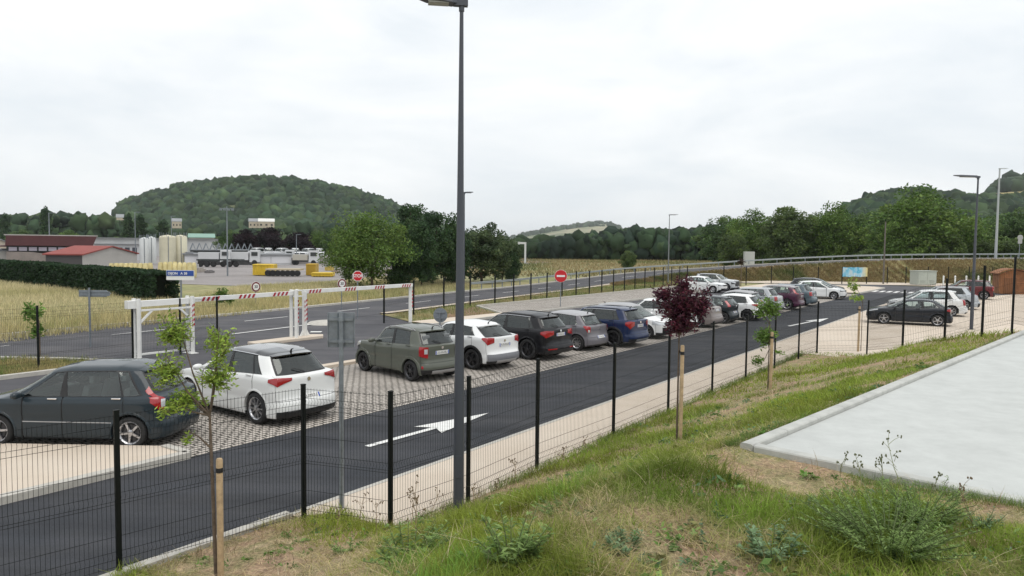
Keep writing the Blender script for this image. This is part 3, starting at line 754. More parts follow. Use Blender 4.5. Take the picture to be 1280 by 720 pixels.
    # badge
    if lod:
        k_ = int(np.argmin(abs(rp_[:, 2]-q.get('badgez', .93)))); p = rp_[k_]; td = rp_[min(k_+3, 79)]-rp_[max(k_-3, 0)]
        nrm = Vector((-td[2], 0, td[0])).normalized(); b = MB(); b.disc(Vector(p)+nrm*.004, .045, nrm, 12, .012); b.build('badge', M_['chrome'], root)
        # wiper and aerial
        a1 = S.S([11], [5.1], .02)[0, 0]; a2 = S.S([10.35], [5.32], .03)[0, 0]
        b = MB(); b.tube([a1, a1*.5+a2*.5+np.array((-.01, 0, .01)), a2], .011, 5); b.build('rear_wiper', M_['black'], root)
        p = S.S([9.9 if not q.get('aerialf') else 1], [8.0], 0)[0, 0]; b = MB(); b.tube([p-np.array((0, 0, .01)), p+np.array((-.03, 0, .05)), p+np.array((-.10, 0, .075))], [.03, .018, .006], 6); b.build('aerial', M_['black'], root)
    if q.get('rails'):
        for sd in (1, -1):
            pts = S.S(np.linspace(5.0, 8.7, 12), [6.22], .045, sd)[:, 0]; pts[0, 2] -= .04; pts[-1, 2] -= .04
            b = MB(); b.tube(pts, .016, 6); b.build('roof_rail', MATS[q['rails']], root, smooth=60)
    if q.get('sideline') and lod:
        for sd in (1, -1):
            b = MB(); patch(b, S, 5.0, 7.25, *q['sideline'], .012, (sd,), arch=arch, **kw); b.build('side_moulding', MATS[q.get('slm', 'silver_trim')], root)
    if q.get('fog') and lod:
        for sd in (1, -1):
            b = MB(); patch(b, S, *q['fog'], .018, (sd,), **kw); b.build('fog_light', M_['red'], root)
    # wheels
    t_, r_, h_ = wheel_meshes(rad, q.get('rim', 'five'), lod); rm = M_[q.get('rimm', 'alloy')]
    key = (rad, q.get('rim', 'five'), lod, rm.name)
    for ax in (fx, rxx):
        for sd in (1, -1):
            if key not in SEDGE:
                hub = h_.build('wheel', M_['alloydk'], root, smooth=40); ty = t_.build('tyre', M_['tyre'], hub, smooth=50); ri_ = r_.build('rim', rm, hub, smooth=35)
                SEDGE[key] = (hub.data, ty.data, ri_.data)
            else:
                a, c, d = SEDGE[key]; hub = link('wheel', a, root); link('tyre', c, hub); link('rim', d, hub)
            hub.location = (ax, sd*(w-.125), rad); hub.rotation_euler = (0, rnd.random()*6, 0 if sd > 0 else math.pi)
            # wheel arch liner
            b = MB(); vs = []
            for k in range(13):
                a = math.pi*(-.12+1.24*k/12)
                for y in (w-.06, w-.42): vs.append((ax+Ra*math.cos(a), sd*y, rad+Ra*math.sin(a)))
            b.add(vs, [(2*i, 2*i+1, 2*i+3, 2*i+2) for i in range(12)])
            b.add([(ax+Ra*math.cos(math.pi*(-.12+1.24*k/12)), sd*(w-.42), rad+Ra*math.sin(math.pi*(-.12+1.24*k/12))) for k in range(13)], [tuple(range(13))])
            b.build('wheel_arch', M_['dark'], root)
    # seats, dashboard
    if lod:
        cx = q['cowl'][0]; b0 = q['belt'][0]
        for sx_, sy in ((1.15, .36), (1.15, -.36)):
            b = MB(); X0 = L/2-(cx+sx_)
            b.box((X0, sy, .52), (.5, .5, .16)); b.bar((X0-.22, sy, .55), (X0-.40, sy, b0+.18), .46, .13, up=(1, 0, 0)); b.box((X0-.43, sy, b0+.30), (.09, .26, .17))
            b.build('seat', M_['seat'], root, bevel=.02)
        X0 = L/2-min(cx+2.05, q['hatch'][0]-.45)
        b = MB(); b.box((X0, 0, .52), (.5, 1.25, .16)); b.bar((X0-.2, 0, .55), (X0-.34, 0, q['belt'][1]+.10), 1.22, .13, up=(1, 0, 0))
        for sy in (-.4, .4): b.box((X0-.37, sy, q['belt'][1]+.20), (.08, .24, .14))
        b.build('seat', M_['seat'], root, bevel=.02)
        b = MB(); b.box((L/2-(cx+.38), 0, b0-.10), (.42, Wd-.35, .22)); b.build('dashboard', M_['black'], root, bevel=.03)
    return root
def put(root, px, py, nose, q, side=1, which='rear'):
    """put the outer contact of one wheel at the pixel; nose = heading angle (rad from +X)"""
    g_ = np.array(G(px, py)); L, fo, wb = q['L'], q['fo'], q['wb']
    ax = L/2-fo-(wb if which == 'rear' else 0); ay = side*(q['W']/2-.04)
    ca, sa = math.cos(nose), math.sin(nose)
    root.location = (g_[0]-(ax*ca-ay*sa), g_[1]-(ax*sa+ay*ca), .012); root.rotation_euler = (0, 0, nose)

# base shapes ---------------------------------------------------------------
def sp(**k): return k
B_HATCH = sp(L=4.05, W=1.74, H=1.47, fo=.84, wb=2.55, cowl=(1.02, .93), wst=(1.72, 1.38), roofr=(3.45, 1.40), hatch=(3.86, 1.00), hoodf=.74, belt=(.93, 1.00), r3=.06, rad=.31)
B_SUV = sp(L=4.45, W=1.84, H=1.64, fo=.90, wb=2.68, cowl=(1.15, 1.08), wst=(1.85, 1.53), roofr=(3.95, 1.55), hatch=(4.27, 1.12), hoodf=.92, belt=(1.06, 1.12), r3=.06, rad=.355, gc=.24)
B_MPV = sp(L=4.30, W=1.81, H=1.62, fo=.86, wb=2.69, cowl=(.98, 1.02), wst=(1.80, 1.52), roofr=(3.72, 1.55), hatch=(4.10, 1.08), hoodf=.80, belt=(.98, 1.06), r3=.05, rad=.325)
def var(b, **k): d = dict(b); d.update(k); return d
HN = math.atan2(N_[1], N_[0])       # nose pointing away from the aisle
mat('roof_black', (.012, .013, .015), .18, 0, .5, coat=1.)
C = {}
C['mpv_navy'] = var(B_MPV, L=4.28, col=(.016, .026, .034), flake=1, rim='five', rad=.32, tail=[(8.45, 8.95, 3.75, 4.35, 3.35, 4.6), (8.95, 9.42, 3.35, 4.6, 3.4, 4.0), (8.72, 9.1, 4.5, 5.2, 4.5, 5.35)], tailclear=(9.1, 9.42, 3.5, 3.95), chromehandle=1, sideline=(2.45, 2.53), xB=2.20, xC=3.25, tgv=2.9, vb=1.2, platez=.83, qu=8.35, belt=(1.0, 1.03), rail=0)
C['mpv_white'] = var(B_MPV, L=4.41, W=1.87, H=1.65, wb=2.73, rad=.365, col=(.72, .73, .72), roofcol='roof_black', spoilcol='roof_black', pillcol=None, cowl=(1.05, 1.08), wst=(1.95, 1.56), roofr=(3.75, 1.55), hatch=(4.2, 1.12), belt=(1.04, 1.13), privacy=1, rim='twin', rimm='alloy', tail=[(8.35, 9.1, 3.72, 3.9, 3.52, 4.12), (9.1, 10.0, 3.52, 4.12, 3.78, 4.0)], chromeline=1, vb=1.75, platez=.62, badgez=1.0, qu=8.0, xC=3.3, archgap=.05)
C['mini_suv_olive'] = var(B_SUV, L=3.70, W=1.69, H=1.60, fo=.66, wb=2.435, rad=.315, col=(.092, .100, .082), flake=1, cowl=(.92, 1.05), wst=(1.45, 1.50), roofr=(3.22, 1.52), hatch=(3.56, 1.10), hoodf=.90, belt=(1.03, 1.10), privacy=1, rim='seven', rimm='alloydk', tail=[(8.75, 9.7, 3.35, 4.05, 3.2, 3.95)], tailclear=(9.35, 9.65, 3.45, 3.75), rails='silver_trim', clad='body', skid=1, vb=1.8, platez=.86, badgez=1.0, noquarter=1, qu=7.4, xC=2.98, fog=(8.95, 9.15, 2.0, 2.4))
C['hatch_white_grey'] = var(B_SUV, twotone=1, L=4.28, W=1.81, H=1.53, fo=.90, wb=2.61, rad=.345, col=(.70, .71, .71), cowl=(1.12, 1.0), wst=(1.9, 1.43), roofr=(3.5, 1.44), hatch=(4.08, 1.08), hoodf=.85, belt=(1.0, 1.12), rim='star', rimm='alloydk', tail=[(8.45, 9.1, 3.8, 4.0, 3.42, 4.1), (9.1, 9.85, 3.42, 4.1, 3.55, 3.95)], clad=1, vb=1.6, platez=.83, badgez=.97, privacy=1, skid=1, qu=7.9, tgv=2.6)
C['suv_black'] = var(B_SUV, L=4.63, W=1.90, H=1.65, fo=.9, wb=2.81, rad=.375, col=(.008, .008, .010), rails='black_plastic', rim='five', rimm='alloydk', tail=[(8.45, 9.1, 3.65, 3.85, 3.4, 4.0), (9.1, 10.1, 3.4, 4.0, 3.6, 3.95)], privacy=1, platez=.92, badgez=1.05, vb=1.9, wst=(1.95, 1.52), roofr=(4.05, 1.54), hatch=(4.42, 1.14), fog=(9.2, 10.2, 1.95, 2.15), chromeline=1, xC=3.65)
C['hatch_silver'] = var(B_HATCH, L=4.03, W=1.71, H=1.49, col=(.15, .145, .16), flake=1, roofcol='silver_trim', wb=2.575, rim='steel', rimm='alloy', tail=[(8.5, 9.0, 3.9, 4.3, 3.3, 4.5), (9.0, 9.5, 3.3, 4.5, 3.3, 3.9)], tailclear=(9.1, 9.4, 3.32, 3.55), platez=.55, badgez=.85, tgv=2.6, vb=1.4)
C['suv_blue'] = var(B_SUV, L=4.44, W=1.82, H=1.60, wb=2.67, rad=.36, col=(.006, .017, .062), flake=1, rails='black_plastic', rim='five', rimm='alloydk', tail=[(8.5, 9.2, 3.6, 3.85, 3.3, 4.05), (9.2, 9.9, 3.3, 4.05, 3.55, 3.9)], platez=.88, badgez=1.02, vb=1.8, skid=1, clad=1, privacy=1, chromeline=1)
C['hatch_white_front'] = var(B_HATCH, L=3.95, W=1.70, H=1.50, wb=2.51, col=(.72, .73, .73), rim='seven', grille=(0, 1.9, 1.25, 2.5), head=(1.5, 3.4, 3.05, 3.9), roofcol='silver_trim')
C['suv_white'] = var(B_SUV, L=4.3, H=1.55, col=(.70, .71, .71), vb=2.2, clad=1, privacy=1, rim='five', rimm='alloydk')
C['mpv_brown'] = var(B_MPV, L=4.4, H=1.65, col=(.20, .175, .165), flake=1, privacy=0, tail=[(8.75, 9.3, 3.9, 5.9)], platez=.9, rad=.32)
C['hatch_dark'] = var(B_HATCH, L=3.85, H=1.48, col=(.020, .026, .030), tail=[(8.72, 9.25, 3.8, 5.6)], platez=.62, flake=1)
C['hatch_white'] = var(B_HATCH, L=3.97, H=1.47, W=1.74, col=(.72, .73, .73), tail=[(8.45, 9.2, 3.75, 3.95, 3.45, 4.15), (9.2, 10.0, 3.45, 4.15, 3.6, 3.95)], platez=.86, privacy=1, vb=1.7, rim='star', rimm='alloydk')
C['hatch_grey'] = var(B_HATCH, L=4.2, H=1.50, col=(.17, .18, .18), flake=1, tail=[(8.65, 9.5, 3.3, 4.2)], roofcol='silver_trim')
C['estate_silver'] = var(B_MPV, L=4.4, H=1.56, col=(.36, .38, .40), flake=1, tail=[(8.65, 9.5, 3.3, 4.2)])
C['suv_purple'] = var(B_SUV, L=4.4, H=1.63, col=(.060, .016, .040), flake=1, rails='silver_trim', tail=[(8.75, 9.3, 4.0, 5.6)], platez=.9, roofcol='silver_trim')
C['estate_blue'] = var(B_MPV, L=4.4, H=1.50, col=(.085, .115, .135), flake=1, tail=[(8.65, 9.6, 3.3, 4.1)])
C['hatch_white_side'] = var(B_HATCH, L=4.27, W=1.79, H=1.46, wb=2.63, fo=.87, col=(.73, .74, .74), rim='seven', wst=(1.85, 1.38), roofr=(3.5, 1.38), hatch=(4.05, 1.0))
C['estate_black'] = var(B_MPV, L=4.6, H=1.62, wb=2.8, col=(.018, .019, .022), rim='five', wst=(1.9, 1.5), roofr=(4.0, 1.52), hatch=(4.4, 1.08))
C['hatch_white_far'] = var(B_HATCH, L=4.36, W=1.8, H=1.47, wb=2.67, fo=.9, col=(.72, .73, .73), rim='star', grille=(0, 1.2, 2.9, 3.6), grille2=(0, 2.1, 1.2, 2.0), roofr=(3.6, 1.38), hatch=(4.15, 1.0))
C['suv_grey_far'] = var(B_SUV, L=4.4, H=1.6, col=(.55, .57, .58), roofcol='roof_black', grille=(0, 1.6, 2.2, 3.8), rad=.35)
C['hatch_navy'] = var(B_HATCH, L=4.2, W=1.77, H=1.42, wb=2.58, fo=.88, rad=.32, col=(.010, .013, .020), doors=3, rim='five', tail=[(8.45, 9.0, 3.6, 3.85, 3.4, 4.1), (9.0, 9.8, 3.4, 4.1, 3.55, 3.9)], platez=.80, wst=(1.85, 1.34), roofr=(3.35, 1.35), hatch=(4.0, .99), xB=2.75, qu=8.0, belt=(.90, .98), spoil=.06)
C['mpv_white_right'] = var(B_MPV, L=4.43, W=1.83, H=1.61, col=(.68, .69, .69), tail=[(8.6, 9.4, 3.2, 4.7)], rim='seven', privacy=0)
C['estate_pale'] = var(B_MPV, L=4.5, W=1.82, H=1.56, col=(.42, .46, .50), roofcol='silver_trim', tail=[(8.72, 9.4, 4.0, 5.0)], privacy=1, flake=1, vb=2.2)
C['hatch_red'] = var(B_SUV, L=4.4, H=1.60, col=(.10, .008, .012), tail=[(8.65, 9.5, 3.3, 4.2)], privacy=1, pillcol='roof_black', vb=3.0)
# ================================================================ parked cars
def car(nm, key, px, py, lab, lod=1, nose=HN, side=1, which='rear', cat='car', group='cars parked on the paved bays'):
    q = C[key]; r_ = make_car(nm, q, lab, cat, lod, group); put(r_, px, py, nose, q, side, which); return r_
car('parked_car', 'mpv_navy', 163, 562, 'dark navy people carrier with red vertical tail light, leftmost car in the car park', 2, nose=math.pi-.03)
car('parked_car', 'mpv_white', 320, 531, 'white people carrier with black roof and dark split-spoke wheels behind the leafy sapling', 2, nose=HN-.02)
car('parked_car', 'mini_suv_olive', 512.5, 477, 'small olive green boxy car with silver roof rails beside the tall grey lamp post', 2, nose=HN-.16)
car('parked_car', 'hatch_white_grey', 589.5, 462.5, 'white hatchback with grey lower body and black wheels between the olive and black cars', 2, nose=HN-.10)
car('parked_car', 'suv_black', 658.8, 450, 'black estate SUV with privacy glass and wide red tail lights', 2, nose=HN-.07)
car('parked_car', 'hatch_silver', 720.6, 438.8, 'silver roofed grey hatchback with steel wheel covers beside the black SUV', 2, nose=HN-.05)
car('parked_car', 'suv_blue', 791.6, 429, 'deep blue compact SUV with silver rear skid plate', 2, nose=HN-.05, side=-1)
# facing the aisle
def slot(nm, key, r, s, lab, nose, lod=1, **k):
    q = C[key]; o = make_car(nm, q, lab, 'car', lod, k.get('group', 'cars parked on the paved bays')); x, y = rs(r, s); o.location = (x, y, .012); o.rotation_euler = (0, 0, nose); return o
FR = HN+math.pi
slot('parked_car', 'hatch_white_front', 31.1, 15.1, 'white hatchback parked nose out towards the aisle with a big black grille', FR, 2)
car('parked_car', 'suv_white', 858, 412, 'white crossover with dark lower body, half hidden behind the purple-leaved tree', 1, side=-1)
car('parked_car', 'mpv_brown', 886.5, 406.5, 'taupe brown people carrier with tall tail lights just right of the purple tree', 1, side=-1)
car('parked_car', 'hatch_dark', 915.7, 402, 'dark slate hatchback between the taupe people carrier and a white hatchback', 1, side=-1)
car('parked_car', 'hatch_white', 945, 398.6, 'white hatchback with tinted rear window next to the dark slate hatchback', 1, side=-1)
slot('parked_car', 'hatch_grey', 45.7, 15.2, 'grey hatchback partly hidden by the green staked sapling', HN)
slot('parked_car', 'estate_silver', 48.6, 15.2, 'pale silver estate between the grey hatchback and the purple SUV', HN)
car('parked_car', 'suv_purple', 992, 385.5, 'dark purple SUV with roof rails in the far half of the row', 1, side=-1)
car('parked_car', 'estate_blue', 1008, 381, 'blue grey estate squeezed between the purple SUV and a white hatchback', 1, side=-1)
car('parked_car', 'hatch_white_side', 1042, 374.5, 'white hatchback seen from its side, nose towards the aisle at the end of the row', 1, nose=FR+.1, side=-1, which='front')
slot('parked_car', 'estate_black', 67.2, 15.2, 'black estate at the very end of the row, behind the side-on white hatchback', FR+.1)
car('parked_car', 'hatch_white_far', 891, 366.3, 'white hatchback facing the aisle in the back row beyond the purple tree', 1, nose=FR, side=-1, which='front', group='cars in the back row')
car('parked_car', 'suv_grey_far', 907.5, 363.8, 'pale grey SUV facing the aisle in the back row by the far fence', 1, nose=FR, side=-1, which='front', group='cars in the back row')
NR_ = math.atan2(.43, -.9)
GR = 'cars parked in the right-hand bays'
car('parked_car', 'hatch_navy', 1171.6, 408.5, 'dark navy three-door hatchback seen side-on beside the right-hand lamp post', 2, nose=NR_, group=GR)
def corner(key, X, Y, nose, lab, lod=1):
    q = C[key]; o = make_car('parked_car', q, lab, 'car', lod, GR); ca, sa = math.cos(nose), math.sin(nose); ax, ay = -q['L']/2, q['W']/2
    o.location = (X-(ax*ca-ay*sa), Y-(ax*sa+ay*ca), .018); o.rotation_euler = (0, 0, nose)
corner('mpv_white_right', 28.0, 45.0, NR_, 'white people carrier with red tail light behind the navy three-door')
corner('estate_pale', 32.2, 50.4, NR_, 'pale blue-grey estate with dark rear bumper between the white carrier and the dark red SUV')
corner('hatch_red', 40.3, 61.2, NR_, 'dark red SUV, farthest of the cars on the right')

# ================================================================ mesh fences
PH = 2.02
def post_mesh(h):
    b = MB(); b.box((0, 0, h/2-.15), (.06, .045, h+.3)); b.box((0, 0, h+.006), (.066, .05, .014)); return b
def fence(pts, label, name='mesh_fence', ph=PH, wires=.05, wd=.0046, group=None, posts=True):
    base = pts[0]; root = empty(name, base, label=label, cat='mesh fence', group=group)
    pm = None
    for p in pts:
        rz = 0
        if pm is None: o = post_mesh(ph).build('post', M_['post'], root); pm = o.data
        else: o = link('post', pm, root)
        o.location = (p[0]-base[0], p[1]-base[1], p[2]-base[2]); o.scale = (1, 1, 1) if wires < .08 else (1.5, 1.5, 1)
        i = pts.index(p); q = pts[i+1] if i+1 < len(pts) else pts[i-1]; o.rotation_euler = (0, 0, math.atan2(q[1]-p[1], q[0]-p[0]))
    for p, q in zip(pts[:-1], pts[1:]):
        p = np.array(p); q = np.array(q); d = q-p; Ln = np.linalg.norm(d[:2]); e = d/Ln; nn = np.array((-e[1], e[0], 0))
        b = MB(); h0 = .06; h1 = ph-.04
        folds = [.22, .95, h1-.2] if wires < .2 else [.22, h1-.2]
        def off(z):
            for f in folds:
                if abs(z-f) < .05: return .03*(1-abs(z-f)/.05)
            return 0
        zs = sorted(set([h0, h1]+[f+k for f in folds for k in (-.05, 0, .05)]))
        n_ = int((Ln-.06)/wires)
        for k in range(n_+1):
            a = .03+(Ln-.06)*k/n_; c0 = p+e*a-np.array(base)
            vs = []
            for z in zs:
                c = c0+np.array((0, 0, z))+nn*off(z)
                for da, dn in ((-1, -.6), (1, -.6), (0, 1)): v = c+(e*da+nn*dn)*wd/2; vs.append(v)
            m = len(zs); b.add(vs, [(3*i+j, 3*i+(j+1) % 3, 3*i+3+(j+1) % 3, 3*i+3+j) for i in range(m-1) for j in range(3)])
        for z in sorted(set([h0+.02, h1-.02]+[f+k for f in folds for k in (-.05, .05)]+[h0+.4*i for i in range(1, 5)])):
            if z > h1: continue
            c0 = p-np.array(base)+np.array((0, 0, z))+nn*(off(z)-.004); c1 = c0+e*Ln
            b.bar(c0, c1, wd)
        b.build('mesh_panel', M_['post'], root)
    return root
FG = 'green mesh fences round the car park'
def onb(x, y): return (x, y, max(0, float(bank(x, y))))
pA = G(141, 720); pB = (G(380, 652)[0], G(380, 652)[1])
pA = np.array(pA); pB = np.array(pB); st = pA-pB; st = st/np.linalg.norm(st)
left = [tuple(pB+st*2.52*k)+(0.02,) for k in range(0, 5)]
fence(left, 'dark green mesh fence along the kerb at the lower left', group=FG)
sF = 7.33; r0 = inv(*G(488, 668))[0]
front = [(*G(*p), .02) for p in ((488, 668), (585, 630), (671, 587), (766.5, 547), (835, 516), (890, 492), (932, 475), (968, 460.5), (998, 449), (1021, 441.5))]
fence([tuple(pB)+(0.02,), front[0]], 'short dark green mesh panel stepping back from the kerb to the front fence', group=FG)
fence(front, 'long dark green mesh fence between the pale pavement and the grass bank', group=FG)
# the fence that climbs the bank on the right
f2 = [front[-1]]
for px, top, bot in ((1083.5, 375, 440), (1128, 362, 437), (1180.5, 348, 426), (1227.5, 332, 415), (1265.5, 314, 400), (1312, 293, 388)):
    D = F*PH/(bot-top); x, y, z = P(px, bot, D); f2.append((x, y, max(0.0, min(z, float(bank(x, y))+.25))))
print('fence2', [tuple(round(c, 2) for c in p) for p in f2], [round(float(bank(p[0], p[1])), 2) for p in f2])
fence(f2, 'dark green mesh fence climbing the bank in front of the right-hand bays', group=FG)
# far fence, between car park and avenue
ff = [rs(inv(*G(480, 404))[0]+2.75*k, 29.2 if k == 0 else 30.7)+(.03,) for k in range(0, 1)]
pts = [(*G(480, 404), .03), (*G(517, 394.5), .03), (*G(554.7, 385.5), .03), (*G(587.7, 383), .03)]
x0, y0 = G(618.6, 380.5); x1, y1 = rs(79, 31.6)
nseg = 16
pts += [(x0+(x1-x0)*k/nseg, y0+(y1-y0)*k/nseg, .03) for k in range(nseg+1)]
pts += [(24.6, 85.5, .03), (26.6, 83.6, .03), (29.6, 84.0, .03), (32.6, 85.3, .03), (36., 86.5, .03), (39.2, 87.4, .03), (42.6, 88.4, .03), (45.6, 89.4, .03), (48.5, 90.6, .03), (52, 92, .03), (55.5, 93.6, .03), (59, 95, .03), (63, 96.5, .03), (67, 98, .03), (71, 99.5, .03)]
fence(pts, 'dark green mesh fence at the back of the car park below the avenue', wires=.10, wd=.0045, group=FG)
lf = [(*G(59, 465), .03)]; e_ = T_
p0 = np.array(G(166.3, 449)); lf = [tuple(p0-T_*3.0*k)+(.03,) for k in range(5, -1, -1)]
fence(lf, 'dark green mesh fence on the verge left of the white gate', group=FG)
fence([tuple(p0)+(.03,), (*rs(14.9, 25.35), .03), (*rs(16.4, 25.35), .03)], 'dark green mesh panel just behind the white gate box', wires=.05, group=FG)

# ================================================================ height-limit barriers
SB = 25.6
def stripes(b, p, q, w, h, n_, side):
    """slanted red stripes on the face of a bar towards side vector"""
    p = Vector(p); q = Vector(q); d = (q-p); Ln = d.length; d.normalize(); up = Vector((0, 0, 1)) if abs(d.z) < .9 else Vector((T_[0], T_[1], 0))
    nn = Vector(side) if abs(d.z) > .5 else (Vector((d.y, -d.x, 0)).normalized()*(1 if Vector((d.y, -d.x, 0)).dot(Vector(side)) > 0 else -1))
    for k in range(n_):
        a = Ln*k/n_; wd_ = Ln/n_*.5; sl = h*.55
        c = p+d*a+nn*(w/2+.016)
        b.add([c+d*0-up*h/2, c+d*wd_-up*h/2, c+d*(wd_+sl)+up*h/2, c+d*sl+up*h/2], [(0, 1, 2, 3)])
nS = (-N_[0], -N_[1], 0.)
def barrier_pts(px, py): r, s = inv(*G(px, py)); return r
rL0, rL1, rM0, rM1, rR = 13.35, 15.35, 20.05, 20.75, inv(*G(513, 403))[0]
zt = 2.04
def W3(r, s, z): x, y = rs(r, s); return (x, y, z)
def rel(root, p): return (p[0]-root.location[0], p[1]-root.location[1], p[2]-root.location[2])
# gate: box frame on the left and the long bar
gt = empty('barrier_gate', W3(rL0, SB, 0), label='white swing barrier gate with a boxed frame at its left end and red-striped bar', cat='barrier')
def bar_(root, nm, pts, w, h, m=None):
    b = MB()
    for p, q in pts: b.bar(rel(root, p), rel(root, q), w, h)
    return b.build(nm, m or M_['white'], root, bevel=.006)
for r_, s_ in ((rL0, SB), (rL0, SB-.32), (rL1, SB), (rL1, SB-.32)):
    bar_(gt, 'gate_post', [(W3(r_, s_, 0), W3(r_, s_, zt+.09))], .11, .11)
    b = MB(); b.box(rel(gt, W3(r_, s_, .01)), (.28, .28, .02), rz=math.pi/2-TH); b.build('base_plate', M_['white'], gt)
for pq in [(W3(rL0, SB-.16, .16), W3(rL1, SB-.16, .16)), (W3(rL0+.05, SB-.3, zt-.75), W3(rL0+.5, SB-.3, zt-.32)), (W3(rL1-.05, SB-.3, zt-.75), W3(rL1-.5, SB-.3, zt-.32)), (W3(rL0, SB-.30, zt-.32), W3(rL1, SB-.30, zt-.32))]: bar_(gt, 'frame_rail', [pq], .07, .07)
bar_(gt, 'counterweight', [(W3(rL0-.35, SB-.16, zt-.11), W3(rL0+.0, SB-.16, zt-.11))], .24, .28)
bx = bar_(gt, 'bar', [(W3(rL0-.1, SB-.16, zt-.1), W3(rL1+.15, SB-.16, zt-.08))], .20, .21)
br = bar_(gt, 'bar', [(W3(rL1, SB-.16, zt-.06), W3(rM0, SB-.16, zt-.02))], .13, .17)
for a in (.42, 2.0, 3.6):
    b = MB(); p, q = W3(rL1+a, SB-.16, zt-.06+a*.01), W3(rL1+a+.8, SB-.16, zt-.05+a*.01); stripes(b, rel(gt, p), rel(gt, q), .13, .15, 4, nS); b.build('red_stripes', M_['redr'], gt)
b = MB(); stripes(b, rel(gt, W3(rL1, SB-.32, 1.0)), rel(gt, W3(rL1, SB-.32, 1.9)), .11, .10, 5, nS); b.build('red_stripes', M_['redr'], gt)
# latch post
lp = empty('latch_post', W3(rM0, SB-.1, 0), label='white twin latch post with red stripes that receives the swing gate bar', cat='post')
for s_ in (SB, SB-.32): bar_(lp, 'upright', [(W3(rM0, s_, 0), W3(rM0, s_, zt+.12))], .12, .12)
bar_(lp, 'upright', [(W3(rM0+.3, SB, 0), W3(rM0+.3, SB, zt+.12))], .10, .10)
for dz in (-.16, .08): bar_(lp, 'bracket', [(W3(rM0-.05, SB-.16, zt+dz), W3(rM0+.35, SB-.16, zt+dz))], .3, .05)
b = MB(); stripes(b, rel(lp, W3(rM0+.3, SB, .7)), rel(lp, W3(rM0+.3, SB, 1.75)), .10, .095, 6, nS); b.build('red_stripes', M_['redr'], lp)
# portal
po = empty('height_portal', W3(rM1, SB, 0), label='fixed white height-limit portal with red stripes right of the swing gate', cat='barrier')
rq = rR
sR = inv(*G(513, 403))[1]
bar_(po, 'upright', [(W3(rM1, SB, 0), W3(rM1, SB, zt))], .17, .17); bar_(po, 'upright', [(W3(rq, sR, 0), W3(rq, sR, zt-.06))], .17, .17)
bar_(po, 'crossbar', [(W3(rM1-.08, SB, zt), W3(rq+.08, sR, zt-.06))], .17, .17)
for a in (-1, 1): b = MB(); b.bar(rel(po, W3(rM1+a*.28, SB, .0)), rel(po, W3(rM1+a*.07, SB, .35)), .05, .10); b.build('gusset', M_['white'], po)
for a in (.02, .32, .60, .885): 
    b = MB(); p = Vector(W3(rM1, SB, zt)).lerp(Vector(W3(rq, sR, zt-.06)), a); q = Vector(W3(rM1, SB, zt)).lerp(Vector(W3(rq, sR, zt-.06)), a+.105); stripes(b, rel(po, p), rel(po, q), .17, .155, 4, nS); b.build('red_stripes', M_['redr'], po)
b = MB(); stripes(b, rel(po, W3(rM1, SB, .75)), rel(po, W3(rM1, SB, 1.75)), .17, .155, 5, nS); b.build('red_stripes', M_['redr'], po); b = MB()
stripes(b, rel(po, W3(rq+.03, sR, .8)), rel(po, W3(rq+.03, sR, 1.75)), .17, .12, 5, nS)
b.build('red_stripes', M_['redr'], po)
isl = MB(); isl.prism([rs(17.9, SB-.5), rs(21.3, SB-.55), rs(21.6, SB-.2), rs(21.3, SB+.25), rs(18.0, SB+.15)], 0, .13)
tag(isl.build('traffic_island', PINK, bevel=.02), 'low pale concrete island at the foot of the barrier posts', 'traffic island')
b = MB(); b.lathe([(0, .16), (.55, .15), (.85, .10), (1.0, .0)], 24, c=(*G(408, 404.5), .0)); tag(b.build('domed_island', M_['kerb'], smooth=50), 'small domed pale island in the middle of the car park entrance', 'traffic island')

# ================================================================ signs
def text_mesh(name, s, size, m, parent, loc, rot, th=.003, bold=.0):
    cu = bpy.data.curves.new(name, 'FONT'); cu.body = s; cu.size = size; cu.align_x = 'CENTER'; cu.align_y = 'CENTER'; cu.extrude = th; cu.offset = bold
    o = bpy.data.objects.new(name, cu); dg = bpy.context.evaluated_depsgraph_get()
    COL.objects.link(o); bpy.context.view_layer.update()
    me = bpy.data.meshes.new_from_object(o.evaluated_get(bpy.context.evaluated_depsgraph_get())); bpy.data.objects.remove(o)
    me.materials.clear(); me.materials.append(m)
    r_ = link(name, me, parent, loc); r_.rotation_euler = rot; return r_
def sign_post(root, h, rad=.03, m=None): b = MB(); b.tube([(0, 0, -.05), (0, 0, h)], rad, 10); return b.build('pole', m or M_['galv'], root, smooth=40)
def face_rot(nx, ny):   # rotation turning a text (normal +z) towards (nx,ny)
    return (math.pi/2, 0, math.atan2(ny, nx)+math.pi/2)
def toward(p, extra=0.):
    v = np.array((-p[0], -p[1])); v /= np.linalg.norm(v); a = math.atan2(v[1], v[0])+extra; return math.cos(a), math.sin(a)
blue = mat('sign_blue', (.02, .07, .30), .4); signred = mat('sign_red', (.50, .012, .018), .4); signw = mat('sign_white', (.74, .74, .73), .4)
# STOP
x, y = rs(inv(*G(447, 398))[0], inv(*G(447, 398))[1]); D = y
top = P(447, 345, D); zc = top[2]
s = empty('stop_sign', (x, y, 0), label='octagonal red STOP sign on a thin pole by the avenue', cat='road sign'); sign_post(s, zc-.2)
nx, ny = toward((x, y), .25); rS = 6.9/F*D
b = MB(); b.disc((nx*.04, ny*.04, zc), rS, (nx, ny, 0), 8, .012, math.pi/8); b.build('sign_rim', signw, s)
b = MB(); b.disc((nx*.053, ny*.053, zc), rS*.9, (nx, ny, 0), 8, .006, math.pi/8); b.build('sign_face', signred, s)
text_mesh('lettering', 'STOP', rS*.78, signw, s, (nx*.062, ny*.062, zc), face_rot(nx, ny), bold=.006)
